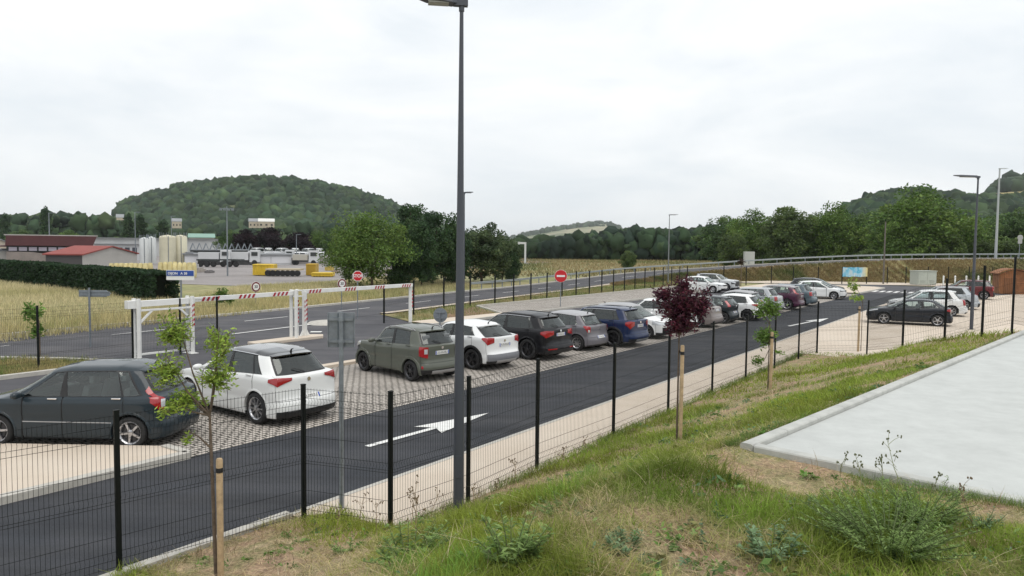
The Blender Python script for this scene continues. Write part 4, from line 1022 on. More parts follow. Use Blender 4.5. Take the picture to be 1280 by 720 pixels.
# round limit signs beyond the barrier
for px, py, rr_, lab in ((319.5, 358.5, 6.6, 'round white sign with dark red ring and the number 30 above the gate bar'), (427, 354.5, 6.3, 'round white sign with dark red ring and the number 30 left of the STOP sign')):
    D = 49 if px < 400 else 45.5; x, y, z = P(px, py, D); rad_ = rr_/F*D
    s = empty('limit_sign', (x, y, 0), label=lab, cat='road sign', group='round limit signs by the avenue'); sign_post(s, z)
    nx, ny = toward((x, y), .55)
    for q_, m_, o_ in ((1.0, signw, .03), (.93, mat('ring_red', (.16, .012, .015), .45), .043), (.66, signw, .05)):
        b = MB(); b.disc((nx*o_, ny*o_, z), rad_*q_, (nx, ny, 0), 24, .006); b.build('sign_face', m_, s)
    text_mesh('lettering', '30', rad_*.78, M_['black'], s, (nx*.057, ny*.057, z), face_rot(nx, ny), bold=.004)
# no entry
x, y, z = P(701, 345, 50.0); s = empty('no_entry_sign', (x, y, 0), label='round red no-entry sign with a white bar on a grey pole behind the cars', cat='road sign'); sign_post(s, z+.2)
nx, ny = toward((x, y), .08); rad_ = 7.6/F*50
b = MB(); b.disc((nx*.03, ny*.03, z), rad_*1.04, (nx, ny, 0), 28, .01); b.build('sign_rim', signw, s)
b = MB(); b.disc((nx*.042, ny*.042, z), rad_, (nx, ny, 0), 28, .008); b.build('sign_face', signred, s)
b = MB(); b.box((nx*.056, ny*.056, z), (rad_*1.35, .012, rad_*.30), rz=math.atan2(ny, nx)+math.pi/2); b.build('white_bar', signw, s)
# sign backs
def back_round(px, py, D, rp_, lab, name='road_sign_back'):
    x, y, z = P(px, py, D); s = empty(name, (x, y, 0), label=lab, cat='road sign'); sign_post(s, z+rp_*.4/F*D)
    nx, ny = toward((x, y), -.35); b = MB(); b.disc((-nx*.03, -ny*.03, z), rp_/F*D, (-nx, -ny, 0), 26, .012); b.build('sign_plate', M_['galv'], s)
    for dz in (-.12, .12): b = MB(); b.box((-nx*.0+0, -ny*.0, z+dz), (.42, .05, .035), rz=math.atan2(ny, nx)+math.pi/2); b.build('bracket', M_['galv'], s)
back_round(550, 394, 30.5, 9.3, 'back of a round metal road sign above the olive car')
# large rectangular sign seen from behind, at the front kerb
xg, yg = G(427, 636); D = yg; zc = P(424, 413, D)[2]
s = empty('rectangular_sign', (xg, yg, 0), label='back of a tall grey rectangular metal sign on a pole by the front kerb', cat='road sign'); sign_post(s, P(427, 390, D)[2], .036)
wS, hS = 33/F*D, 44/F*D; a = math.pi*.02
b = MB(); b.box((-.01, .06, zc), (wS, .012, hS), rz=a); 
for sx_ in (-1, 1): b.box((-.01+sx_*(wS/2)*math.cos(a), .05+sx_*(wS/2)*math.sin(a), zc), (.012, .035, hS), rz=a)
b.build('sign_plate', M_['galv'], s, bevel=.003)
for dz in (-.17, .17): b = MB(); b.box((-.01, .035, zc+dz), (wS*.94, .022, .045), rz=a); b.tube([(0, 0, zc+dz-.03), (0, 0, zc+dz+.03)], .046, 10); b.build('bracket', M_['galv'], s)
b = MB(); b.box((-.035, .04, zc), (.05, .03, hS*.98), rz=a); b.build('stiffener', mat('sign_dark', (.11, .14, .16), .5, .4), s)
# blue direction sign with text
x, y, z = P(226, 341.5, 41.); s = empty('direction_sign', (x, y, 0), label='blue direction sign over a white one on a pole in front of the hedge', cat='road sign'); sign_post(s, z, .05, M_['galv'])
k = 41/F; a = .06
b = MB(); b.box((0, -.06, z), (34*k, .03, 7.6*k), rz=a); b.build('sign_rim', signw, s)
b = MB(); b.box((0, -.085, z), (33*k, .02, 6.6*k), rz=a); b.build('blue_panel', blue, s)
b = MB(); b.box((0, -.06, z-6.2*k), (34*k, .03, 4.6*k), rz=a); b.build('white_panel', signw, s)
text_mesh('lettering', 'DIJON   A 38', 4.2*k, signw, s, (-3*k, -.115, z-.3*k), (math.pi/2, 0, a), bold=.004)
# grey direction arrow sign seen from behind, on the verge
xg, yg = G(113, 434); D = yg; z = P(118, 367, D)[2]; k = D/F
s = empty('arrow_sign', (xg, yg, 0), label='grey back of an arrow-shaped direction sign on the left verge', cat='road sign'); sign_post(s, z+.22, .04)
b = MB(); vs = []
for yy in (.05, .09):
    for xx, z2 in ((-14, 4.2), (20, 4.2), (26, 0), (20, -4.2), (-14, -4.2)): vs.append((xx*k, yy, z+z2*k))
b.add(vs, [(0, 1, 2, 3, 4), (9, 8, 7, 6, 5)]+[(i, (i+1) % 5, 5+(i+1) % 5, 5+i) for i in range(5)]); b.build('sign_plate', M_['galv'], s)
for dz in (2.2, -2.2): b = MB(); b.box((6*k, .035, z+dz*k), (38*k, .03, 1.0*k)); b.build('bracket', M_['galv'], s)
# small sign at the right edge, by the avenue
x, y, z = P(1275, 297, 104); s = empty('warning_sign', (x, y, 3.0), label='pale road sign with a round plate on the embankment at the right edge', cat='road sign'); sign_post(s, z-3, .05)
b = MB(); b.disc((0, -.05, z-3.), .40, (0, -1, 0), 20, .02); b.box((0, -.05, z-3.6), (.6, .02, .5)); b.build('sign_plate', M_['plastgrey'], s)

# ================================================================ street lamps
def lamp(px_b, py_b, hgt, lab, arm=.45, adir=(-1, 0, 0), r0=.075, r1=.038, m=None, z0=0., D=None, headlen=.52, hw=.26):
    x, y = G(px_b, py_b, z0) if D is None else P(px_b, py_b, D)[:2]
    s = empty('street_lamp', (x, y, z0), label=lab, cat='street lamp', group='street lamps')
    m = m or M_['anth']
    b = MB(); b.tube([(0, 0, -.2), (0, 0, .02), (0, 0, 1.2), (0, 0, hgt)], [r0, r0, r0*.97, r1], 16); b.build('pole', m, s, smooth=50)
    b = MB(); b.box((r0*.0, -r0-.001, .75), (.085, .01, .34)); b.build('hatch', m, s); b = MB(); b.box((0, 0, .01), (.3, .3, .02)); b.build('base_plate', m, s)
    d = Vector(adir).normalized()
    b = MB(); b.tube([(0, 0, hgt-.12), (0, 0, hgt+.05)], r1*1.5, 12); p0 = Vector((0, 0, hgt-.0)); b.bar(p0-d*.09, p0+d*.12, .1, .09); b.build('bracket', m, s, smooth=40)
    e_ = d.cross(Vector((0, 0, 1))); b = MB(); vs = []
    for a, ww, zz0, zz1 in ((.06, .05, -.02, .06), (.14, hw*.42, -.03, .07), (.14+headlen*.75, hw*.5, .01, .08), (.14+headlen, hw*.22, .03, .07)):
        for sg, zc in ((-1, zz0), (1, zz0), (.8, zz1), (-.8, zz1)): vs.append(p0+d*a+e_*(ww*sg)+Vector((0, 0, zc)))
    b.add(vs, [(4*i+j, 4*i+(j+1) % 4, 4*i+4+(j+1) % 4, 4*i+4+j) for i in range(3) for j in range(4)]+[(0, 3, 2, 1), (12, 13, 14, 15)])
    b.build('lamp_head', m, s, bevel=.01)
    b = MB(); c = p0+d*(.14+headlen*.4)+Vector((0, 0, -.022)); b.box(c, (headlen*.6, hw*.7, .02), rz=math.atan2(d.y, d.x)); b.build('lens', mat('lamp_lens', (.35, .36, .33), .3), s)
    return s
LA = (-1, -.15, 0)
xg, yg = G(573, 642)
lamp(573, 642, P(581, 4, yg)[2], 'tall anthracite street lamp in front of the fence, nearest to the camera', adir=LA, r0=.082, r1=.027, headlen=.50)
lamp(1214, 412, 7.9, 'grey street lamp beside the navy three-door on the right', adir=LA, r0=.085, r1=.04, headlen=1.25, hw=.3)
lamp(835, 353.5, 7.9, 'slim street lamp by the far fence, head pointing right', adir=(1, .1, 0), r0=.085, r1=.04, headlen=.9, m=mat('lamp_grey', (.20, .21, .22), .5, .3))
lamp(579.5, 377.5, 7.9, 'street lamp almost hidden behind the nearest lamp post', adir=(1, .1, 0), r0=.08, r1=.04, headlen=.5)
lamp(1245, 310, 13.2, 'very tall highway lamp mast against the wooded hill', adir=(1, 0, 0), r0=.20, r1=.10, z0=3.0, D=109, m=mat('lamp_light', (.42, .44, .45), .5, .4), headlen=1.1, hw=.4)
x, y = G(1104, 355); b = MB(); b.tube([(0, 0, -.1), (0, 0, 7.4)], [.11, .07], 8)
tag(b.build('utility_pole', mat('pole_wood', (.13, .115, .10), .8), None, smooth=40), None); o = bpy.context.view_layer
ob = [o_ for o_ in COL.objects if o_.name == 'utility_pole'][0]; ob.location = (x, y, 0); tag(ob, 'thin bare pole behind the far fence right of the blue banner', 'pole')

# ================================================================ guardrail, gantry, banner, cabinet, shed, bollards
st_ = 118
gr_ = empty('guard_rail', tuple(ROAD[60]), label='long galvanised guard rail along the far side of the avenue', cat='guard rail')
i0 = int(np.argmin(abs(ROAD[:, 1]-63.5)+(ROAD[:, 0] > 5)*99)); L0 = np.array(ROAD[60])
prof = [(0, .50), (.04, .54), (.0, .59), (.0, .62), (.04, .67), (0, .71)]
b = MB(); idxs = list(range(i0, len(ROAD), 2)); vs = []
for i in idxs:
    q = ROAD[i, :2]+LN[i]*(RW+.65)
    for (a, z) in prof: v = q-LN[i]*a; vs.append((v[0]-L0[0], v[1]-L0[1], ROAD[i, 2]+z+.05-L0[2]))
m = len(prof); b.add(vs, [(m*k+j, m*k+j+1, m*k+m+j+1, m*k+m+j) for k in range(len(idxs)-1) for j in range(m-1)])
b.build('rail', mat('rail_galv', (.30, .325, .33), .5, .35), gr_, smooth=30)
pmesh = None
for i in range(i0, min(len(ROAD), i0+190), 2):
    q = ROAD[i, :2]+LN[i]*(RW+.72)
    if pmesh is None: b = MB(); b.box((0, 0, .35), (.1, .06, .8)); o = b.build('post', M_['galv'], gr_); pmesh = o.data
    else: o = link('post', pmesh, gr_)
    o.location = (q[0]-L0[0], q[1]-L0[1], ROAD[i, 2]-L0[2])
# sign gantry far
x, y, z = P(656.5, 324, 170); s = empty('sign_gantry', (x, y, z), label='pale T-shaped sign gantry beyond the avenue left of the woods', cat='gantry')
k = 170/F; wm = mat('gantry_pale', (.55, .56, .55), .5)
b = MB(); b.bar((0, 0, -1), (0, 0, 20*k), .42, .42); b.build('mast', wm, s)
b = MB(); b.bar((.2, 0, 20*k), (-24*k, 0, 20.5*k), .4, .45); b.build('arm', wm, s)
b = MB(); b.box((-21*k, 0, 23.3*k), (4.6*k, .2, 4.5*k)); b.build('sign_panel', wm, s); b = MB(); b.box((-10*k, -.2, 20*k), (6*k, .15, 3.2*k)); b.build('sign_panel', wm, s)
# banner on the far fence
kx = 87/F; x, y, z = P(1068.5, 340, 87.6); b = MB()
w2, h2 = 38*kx, 11.8*kx; a = .29
bm = bpy.data.materials.new('banner_print'); bm.use_nodes = True; nt = bm.node_tree; nn_ = nt.nodes; ll = nt.links
tcb = nn_.new('ShaderNodeTexCoord'); nz = nn_.new('ShaderNodeTexNoise'); nz.inputs['Scale'].default_value = 1.3; nz.inputs['Detail'].default_value = 2; nz.inputs['Distortion'].default_value = .8
ll.new(tcb.outputs['Object'], nz.inputs['Vector']); rpb = nn_.new('ShaderNodeValToRGB'); cb = rpb.color_ramp
cb.elements[0].position = .33; cb.elements[0].color = (.04, .33, .48, 1); cb.elements[1].position = .62; cb.elements[1].color = (.50, .60, .62, 1)
e_ = cb.elements.new(.48); e_.color = (.20, .50, .66, 1)
sxb = nn_.new('ShaderNodeSeparateXYZ'); ll.new(tcb.outputs['Object'], sxb.inputs[0]); mrb = nn_.new('ShaderNodeMapRange'); mrb.inputs['From Min'].default_value = .9; mrb.inputs['From Max'].default_value = 1.7; ll.new(sxb.outputs['X'], mrb.inputs['Value'])
mxb = nn_.new('ShaderNodeMixRGB'); ll.new(mrb.outputs[0], mxb.inputs[0]); ll.new(nz.outputs['Fac'], rpb.inputs['Fac']); ll.new(rpb.outputs['Color'], mxb.inputs[1]); mxb.inputs[2].default_value = (.62, .52, .22, 1)
ll.new(mxb.outputs[0], nn_['Principled BSDF'].inputs['Base Color'])
nb_ = 14; vs = []
for i in range(nb_+1):
    u = i/nb_-.5; dx = u*w2; dy = .03*math.sin(i*1.9)
    for zz_ in (-h2/2+.03*math.sin(i*1.1), h2/2+.02*math.sin(i*1.7)): vs.append((dx, dy, zz_))
vs += [(a_, b__+.012, c_) for a_, b__, c_ in vs]
o_ = 2*(nb_+1)
b.add(vs, [(2*i, 2*i+2, 2*i+3, 2*i+1) for i in range(nb_)]+[(o_+2*i, o_+2*i+1, o_+2*i+3, o_+2*i+2) for i in range(nb_)]+[(2*i, o_+2*i, o_+2*i+2, 2*i+2) for i in range(nb_)]+[(2*i+1, 2*i+3, o_+2*i+3, o_+2*i+1) for i in range(nb_)])
o = b.build('banner', bm, origin=(0, 0, 0)); o.location = (x, y-.12, z); o.rotation_euler = (0, 0, a)
tag(o, 'pale blue banner with a yellow end tied to the far fence', 'banner')
# transformer cabinet
x, y = G(1153.5, 356); s = empty('electric_cabinet', (x, y, .02), rz=.22, label='pale green-grey electric cabinet on the far pavement', cat='cabinet'); k = y/F
cm = mat('cabinet_grey', (.36, .39, .35), .6, var=.05)
b = MB(); b.box((0, 0, 8.4*k), (27*k, 1.3, 16.4*k)); b.build('housing', cm, s, bevel=.02); b = MB(); b.box((0, 0, 17.1*k), (28*k, 1.45, 1.0*k)); b.build('roof', cm, s, bevel=.02)
for sx_ in (-1, 1):
    b = MB(); b.box((sx_*6.5*k, -.66, 8.4*k), (12.4*k, .03, 14.8*k)); d_ = b.build('door', cm, s)
    b = MB()
    for j in range(5): b.box((sx_*6.5*k, -.685, (3.0+j*.7)*k), (7*k, .02, .03))
    b.build('louvre', cm, d_)
# wooden shed
x, y = G(1262, 367); s = empty('wooden_shed', (x, y, .02), rz=-.35, label='small brown wooden shed with a shallow arched roof at the right edge', cat='shed'); k = y/F
wd_ = mat('shed_wood', (.26, .11, .045), .8, var=.25, vs=3)
hw_, hh = 15.5*k, 24*k
b = MB(); b.box((0, 0, hh/2), (hw_*2, 2.4, hh))
for i in range(9): b.box((0, -1.215, (i+.5)*hh/9), (hw_*2+.02, .03, hh/9-.03))
b.build('wall', wd_, s)
b = MB(); vs = []
for i in range(9):
    u = -1+2*i/8; zz_ = hh+.02+(1-u*u)*6*k
    for yy in (-1.5, 1.5): vs += [(u*(hw_+.2), yy, zz_), (u*(hw_+.2), yy, zz_+.09)]
b.add(vs, [(4*i, 4*i+4, 4*i+5, 4*i+1) for i in range(8)]+[(4*i+2, 4*i+3, 4*i+7, 4*i+6) for i in range(8)]+[(4*i+1, 4*i+5, 4*i+7, 4*i+3) for i in range(8)]+[(4*i, 4*i+2, 4*i+6, 4*i+4) for i in range(8)]+[(0, 1, 3, 2), (32, 34, 35, 33)])
b.build('roof', wd_, s)
b = MB(); vs = [(-hw_, -1.2, hh), (hw_, -1.2, hh)]+[((1-2*i/8)*hw_, -1.2, hh+(1-(1-2*i/8)**2)*5.6*k) for i in range(9)]; b.add(vs, [tuple([0, 1]+list(range(2, 11)))]); b.build('gable', wd_, s)
b = MB(); b.box((-.3, -1.25, hh*.42), (1.0, .04, hh*.8)); b.build('door', mat('shed_door', (.18, .075, .03), .8), s)
# white bollards
pb = None
order = ['first', 'second', 'third', 'fourth', 'fifth']
for i_, px in enumerate((1179, 1193.5, 1207.5, 1222.5, 1236.5)):
    x, y = G(px, 357.5); k = y/F
    b = MB(); b.lathe([(.085, -.05), (.085, 12.2*k), (.06, 12.8*k), (0, 12.9*k)], 12)
    if pb is None: o = b.build('bollard', M_['white'], origin=(0, 0, 0), smooth=50); pb = o.data
    else: o = link('bollard', pb)
    o.location = (x, y, .02); tag(o, 'slim white bollard, %s from the left beside the dark red SUV' % order[i_], 'bollard', 'white bollards at the end of the car park')
# ================================================================ foliage
LEAF = vcol_mat('leaf', .6, .35); GRASS = vcol_mat('grass_blades', .7, .4); CROWN = vcol_mat('far_crown', .9, 0)
def leaves(cs, size, col, rs_=NR, varc=.35, flat=.0, hue=.15, aspect=.55):
    """rhombic leaves at centres cs (n,3)"""
    n_ = len(cs); a = rs_.normal(size=(n_, 3)); a[:, 2] *= .6; a /= np.linalg.norm(a, axis=1)[:, None]
    c = rs_.normal(size=(n_, 3)); b_ = np.cross(a, c); b_ /= np.linalg.norm(b_, axis=1)[:, None]
    s = (size*(.6+.8*rs_.rand(n_)))[:, None]
    V = np.stack((cs-a*s, cs+b_*s*aspect, cs+a*s, cs-b_*s*aspect), 1).reshape(-1, 3)
    Q = np.arange(4*n_).reshape(-1, 4)
    k = (1+varc*(rs_.rand(n_)*2-1))[:, None]; cc = np.array(col)[None, :]*k; cc = cc*(1+hue*(rs_.rand(n_, 3)-.5))
    return V, Q, np.repeat(cc, 4, axis=0)
def ellip_points(n_, rs_):
    v = rs_.normal(size=(n_, 3)); v /= np.linalg.norm(v, axis=1)[:, None]; return v
TREES = {}
def tree_data(key, h, w, base=.12, clumps=70, per=110, leaf=.16, cols=((.05, .09, .022), (.035, .065, .02), (.08, .12, .03)), shape='round', trunk_r=.16, seed=1, limbs=9, cf=.17):
    rs_ = np.random.RandomState(seed); zc = h*(base+1)/2; hz = h*(1-base)/2; Vs = []; Cs = []; cents = []
    for i in range(clumps):
        v = ellip_points(1, rs_)[0]; rad = rs_.rand()**.38
        z = v[2]*rad; 
        if shape == 'column': prof = 1.0-max(0, z)**2*.6
        elif shape == 'wide': prof = (1-.25*abs(z))*(1.1 if z < 0 else 1)
        elif shape == 'cone': prof = (1-(z+1)/2*.8)
        else: prof = 1
        c = np.array((v[0]*rad*w/2*prof, v[1]*rad*w/2*prof, zc+z*hz)); c[:2] *= (.82+.36*rs_.rand()); c[2] += rs_.normal()*.03*h
        cents.append(c)
        cr_ = cf*w*(.6+.8*rs_.rand()) if shape != 'column' else .30*w*(.6+.8*rs_.rand())
        p = rs_.normal(size=(per, 3)); p /= np.linalg.norm(p, axis=1)[:, None]; p *= (cr_*(.35+.65*rs_.rand(per)**.5))[:, None]; p[:, 2] *= .75
        col = np.array(cols[rs_.randint(len(cols))])*(.8+.4*rs_.rand())
        V, Q, Cc = leaves(c+p, leaf, col, rs_); Vs.append(V); Cs.append(Cc)
    V = np.concatenate(Vs); Cc = np.concatenate(Cs); Q = np.arange(len(V)).reshape(-1, 4)
    cm = np_mesh(key+'_crown', V, quads=Q, mat=LEAF, colors=Cc)
    b = MB(); zt_ = h*(base+.45); b.tube([(0, 0, -.2), (rs_.normal()*.02*h, rs_.normal()*.02*h, h*.25), (rs_.normal()*.03*h, rs_.normal()*.03*h, zt_), (0, 0, h*.85)], [trunk_r, trunk_r*.75, trunk_r*.45, trunk_r*.12], 9)
    for i in range(limbs):
        c = cents[i*max(1, clumps//max(limbs, 1)) % clumps]; z0 = max(h*base*.6, min(c[2]*.6, zt_)); m = np.array((c[0]*.45, c[1]*.45, z0+(c[2]-z0)*.6))
        b.tube([(0, 0, z0), m, c], [trunk_r*.4, trunk_r*.25, trunk_r*.07], 6)
    tm = bpy.data.meshes.new(key+'_trunk'); tm.from_pydata(b.v, [], b.f); tm.materials.append(M_['bark']); tm.polygons.foreach_set('use_smooth', [True]*len(tm.polygons)); tm.update()
    TREES[key] = (cm, tm)
def tree(key, name, loc, label, group=None, sc_=(1, 1, 1), rz=0, cat='tree'):
    r_ = empty(name, loc, rz, label, cat, group); r_.scale = sc_
    link('crown', TREES[key][0], r_); link('trunk', TREES[key][1], r_); return r_
g1 = ((.105, .175, .038), (.080, .140, .032), (.135, .205, .048))
g2 = ((.050, .094, .037), (.066, .116, .042), (.038, .074, .033))
g3 = ((.070, .105, .045), (.09, .125, .055), (.055, .085, .04))
tree_data('willow', 7.6, 8.2, base=.10, clumps=85, per=150, leaf=.13, cols=g1, shape='wide', seed=3, limbs=10)
tree_data('dark_oak', 8.2, 6.2, base=.08, clumps=80, per=150, leaf=.15, cols=g2, seed=4)
tree_data('dark_bush', 5.0, 5.0, base=.02, clumps=55, per=140, leaf=.14, cols=g2, seed=8)
tree_data('olive', 6.4, 6.6, base=.10, clumps=95, per=190, leaf=.13, cols=g3, seed=5, limbs=12, cf=.14)
tree_data('broad_a', 12, 11, base=.02, clumps=100, per=190, leaf=.23, cols=g1, seed=6)
tree_data('broad_b', 12, 10, base=.02, clumps=95, per=190, leaf=.23, cols=((.090, .155, .052), (.068, .120, .044), (.12, .185, .058)), seed=7)
tree_data('broad_c', 12, 9, base=.02, clumps=90, per=190, leaf=.23, cols=((.12, .175, .05), (.10, .145, .05), (.08, .12, .042)), seed=9)
tree_data('poplar', 13, 3.6, base=.05, clumps=50, per=90, leaf=.32, cols=g2, shape='column', seed=10)
def px_tree(key, name, px, ytop, D, label, h0, group=None, w0=None, wpx=None, base=0., cat='tree'):
    x, y, zt_ = P(px, ytop, D); sz = (zt_-base)/h0; sxy = sz if wpx is None else (wpx*D/F)/w0
    return tree(key, name, (x, y, base), label, group, (sxy, sxy, sz), rnd.random()*6.28, cat)
GT = 'clump of trees beyond the avenue'
px_tree('willow', 'green_tree', 465, 266, 69, 'bright green wide-crowned tree left of the dark clump', 7.6, GT, 8.2, 98)
px_tree('willow', 'green_tree', 436, 292, 72, 'small green tree at the left edge of the clump, under the wooded hill', 7.6, GT, 8.2, 58)
px_tree('dark_oak', 'dark_tree', 512, 259, 80, 'tallest dark tree in the clump behind the STOP sign', 8.2, GT, 6.2, 56)
px_tree('dark_oak', 'dark_tree', 541, 268, 76, 'dark tree just left of the nearest lamp post', 8.2, GT, 6.2, 56)
px_tree('dark_bush', 'dark_tree', 568, 274, 78, 'dense dark tree right behind the nearest lamp post', 5.0, GT, 5.0, 44)
px_tree('dark_bush', 'dark_bush', 500, 315, 71, 'low dark bush at the foot of the dark clump', 5.0, GT, 5.0, 40, cat='bush')
px_tree('olive', 'grey_green_tree', 603, 284, 82, 'grey-green loose tree right of the nearest lamp post', 6.4, GT, 6.6, 78)
px_tree('olive', 'grey_green_tree', 628, 296, 88, 'smaller grey-green tree filling the right end of the clump', 6.4, GT, 6.6, 46)
px_tree('dark_oak', 'dark_tree', 527, 280, 72, 'lower dark tree filling the gap in the dark clump', 8.2, GT, 6.2, 46)
px_tree('dark_bush', 'dark_bush', 640, 318, 86, 'small dark bush ending the clump on the right', 5.0, GT, 5.0, 22, cat='bush')
# trees behind the avenue, right
GB = 'trees beyond the avenue on the right'
BT = [(905, 271, 190, 'broad_b', 60, 'dark green tree at the right end of the dense wood'), (943, 268, 175, 'broad_a', 60, 'mid green tree behind the small white pillar'), (918, 292, 150, 'broad_c', 34, 'small yellowish tree in front of the dense wood'),
      (986, 260, 150, 'broad_c', 62, 'olive green tree just right of the white pillar'), (1018, 267, 165, 'broad_b', 60, 'dark tree between the olive green and the bright one'), (1046, 261, 148, 'broad_a', 64, 'bright green tree above the blue banner'),
      (1078, 270, 150, 'broad_b', 50, 'dark green tree just left of the thin bare pole'), (1098, 262, 165, 'broad_b', 60, 'tall dark green tree just right of the thin bare pole'), (1152, 242, 132, 'broad_a', 105, 'largest bright green tree, left of the right-hand lamp'),
      (1125, 275, 128, 'broad_a', 60, 'green tree filling the gap under the largest tree'), (1192, 268, 135, 'broad_a', 70, 'green tree hanging to the right of the largest tree'), (1178, 292, 126, 'broad_c', 46, 'low olive tree at the foot of the largest tree'),
      (1222, 275, 150, 'broad_b', 60, 'dark tree behind the right-hand lamp pole'), (1252, 268, 160, 'broad_b', 64, 'dark tree behind the very tall lamp mast'), (1285, 262, 150, 'broad_b', 70, 'dark tree at the right edge of the picture'), (1238, 300, 128, 'broad_c', 40, 'low shrubby tree below the very tall lamp mast'), (1272, 298, 125, 'broad_c', 44, 'low shrubby tree at the right edge behind the road sign')]
for px, yt, D, key, wpx, lab in BT: px_tree(key, 'broadleaf_tree', px, yt, D, lab, 12, GB, {'broad_a': 11, 'broad_b': 10, 'broad_c': 9}[key], wpx)
for px, yt, wpx, lab in ((785.5, 314, 19, 'small pointed green tree alone in the field beyond the avenue'), (1085, 312, 30, 'pale shrub below the dark trees beyond the guard rail')):
    px_tree('broad_c', 'small_tree', px, yt, 125, lab, 12, None, 9, wpx, cat='shrub')
# hedge
def hedge_pts():
    p0 = np.array(G(-60, 343)); p1 = np.array(G(98, 360)); p2 = np.array(G(208, 376)); return [p0, p1, p2]
hp = hedge_pts(); Vs = []; Cs = []; rs_ = np.random.RandomState(5)
for a, c in zip(hp[:-1], hp[1:]):
    n_ = int(np.linalg.norm(c-a)*900); t = rs_.rand(n_); p = a+(c-a)*t[:, None]; 
    u = rs_.rand(n_)*2-1; hgt = 2.0+.3*fbm(p[:, 0], p[:, 1], 2.2, 4)-.15
    side_ = rs_.rand(n_) < .6; z = np.where(side_, rs_.rand(n_)*hgt, hgt-rs_.rand(n_)*.15)
    t = t*1.0; off = np.where(side_, np.sign(u)*(.75+.2*vn(p[:, 0]+z, p[:, 1], .8)), u*.8)+rs_.normal(size=n_)*.06
    e = (c-a)/np.linalg.norm(c-a); nn = np.array((-e[1], e[0])); q = p+nn*off[:, None]
    V, Q, Cc = leaves(np.stack((q[:, 0], q[:, 1], z), 1), .16, (.028, .056, .026), rs_, .5); Vs.append(V); Cs.append(Cc)
V = np.concatenate(Vs); o0 = base_of(V)
o = link('hedge', np_mesh('hedge', V-o0, quads=np.arange(len(V)).reshape(-1, 4), mat=LEAF, colors=np.concatenate(Cs)), None, o0); tag(o, 'long dark clipped hedge between the dry field and the industrial yard', 'hedge')
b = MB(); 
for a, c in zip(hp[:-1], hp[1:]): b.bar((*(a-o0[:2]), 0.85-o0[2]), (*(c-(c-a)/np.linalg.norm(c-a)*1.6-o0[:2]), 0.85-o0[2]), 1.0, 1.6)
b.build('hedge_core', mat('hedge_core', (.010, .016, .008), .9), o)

# ---------------------------------------------------------------- hills
def ico():
    bm_ = __import__('bmesh').new(); __import__('bmesh').ops.create_icosphere(bm_, subdivisions=2, radius=1.0)
    V = np.array([v.co[:] for v in bm_.verts]); Fc = np.array([[v.index for v in f.verts] for f in bm_.faces]); bm_.free(); return V, Fc
IV, IF_ = ico()
def blobs(name, pts, rad, cols, label, seed=1, hz=1.15, detail=.35):
    """a far wood: lumpy tree crowns as one mass"""
    rs_ = np.random.RandomState(seed); n_ = len(pts); Vs = np.empty((n_, len(IV), 3), np.float32); Cs = np.empty((n_, len(IV), 3), np.float32)
    for i, p in enumerate(pts):
        r_ = rad*(.5+1.05*rs_.rand()**1.8); d = 1+detail*(rs_.rand(len(IV))-.5)*1.6; a = rs_.rand()*6.28; ca, sa = math.cos(a), math.sin(a)
        q = IV*d[:, None]*r_; Vs[i, :, 0] = q[:, 0]*ca-q[:, 1]*sa+p[0]; Vs[i, :, 1] = q[:, 0]*sa+q[:, 1]*ca+p[1]; Vs[i, :, 2] = q[:, 2]*hz+p[2]+r_*.5
        c = np.array(cols[rs_.randint(len(cols))])*(.6+.6*rs_.rand())*(.7+.5*float(vn(p[0], p[1], rad*9, 3))); Cs[i] = c*(1+.5*(rs_.rand(len(IV), 1)-.5))
    Fc = (IF_[None]+np.arange(n_)[:, None, None]*len(IV)).reshape(-1, 3)
    o = link(name, np_mesh(name, Vs.reshape(-1, 3), tris=Fc, mat=CROWN, colors=Cs.reshape(-1, 3)))
    tag(o, label, 'woods', kind='stuff'); return o
def terrain(name, x0, x1, y0, y1, fn, m, nx=120, ny=60):
    xs = np.linspace(x0, x1, nx); ys = np.linspace(y0, y1, ny); X, Y = np.meshgrid(xs, ys, indexing='ij'); Z = fn(X, Y)
    V = np.stack((X.ravel(), Y.ravel(), Z.ravel()), 1); I = np.arange(nx*ny).reshape(nx, ny)
    Q = np.stack((I[:-1, :-1].ravel(), I[1:, :-1].ravel(), I[1:, 1:].ravel(), I[:-1, 1:].ravel()), 1)
    o = link(name, np_mesh(name, V, quads=Q, mat=m, smooth=True)); return tag(o, kind='structure')
HG = ground_mat('hill_scrub', [(.05, .075, .03), (.12, .13, .06), (.28, .23, .14), (.06, .09, .035)], .012, .95, .15, .3, 0)
def interp_prof(xs, pts): a = np.array(pts); return np.interp(xs, a[:, 0], a[:, 1])
def hillfn(D, prof, depth, foot, z00=-3):
    """ridge whose skyline, at distance D, follows prof [(px, ytop)] ; falls to the foot at distance foot"""
    pr = [(P(px, yt, D)[0], P(px, yt, D)[2]) for px, yt in prof]
    def fn(X, Y):
        ang = X/np.maximum(Y, 1)*D; h = interp_prof(ang, pr)
        t = np.clip((Y-foot)/(D-foot), 0, 1); up_ = t*t*(3-2*t); dn = np.clip(1-(Y-D)/depth, 0, 1)
        return z00+(h-z00)*np.where(Y < D, up_, dn)+(fbm(X, Y, 60, 2)-.5)*4*np.clip(h/30, 0, 1)
    return fn
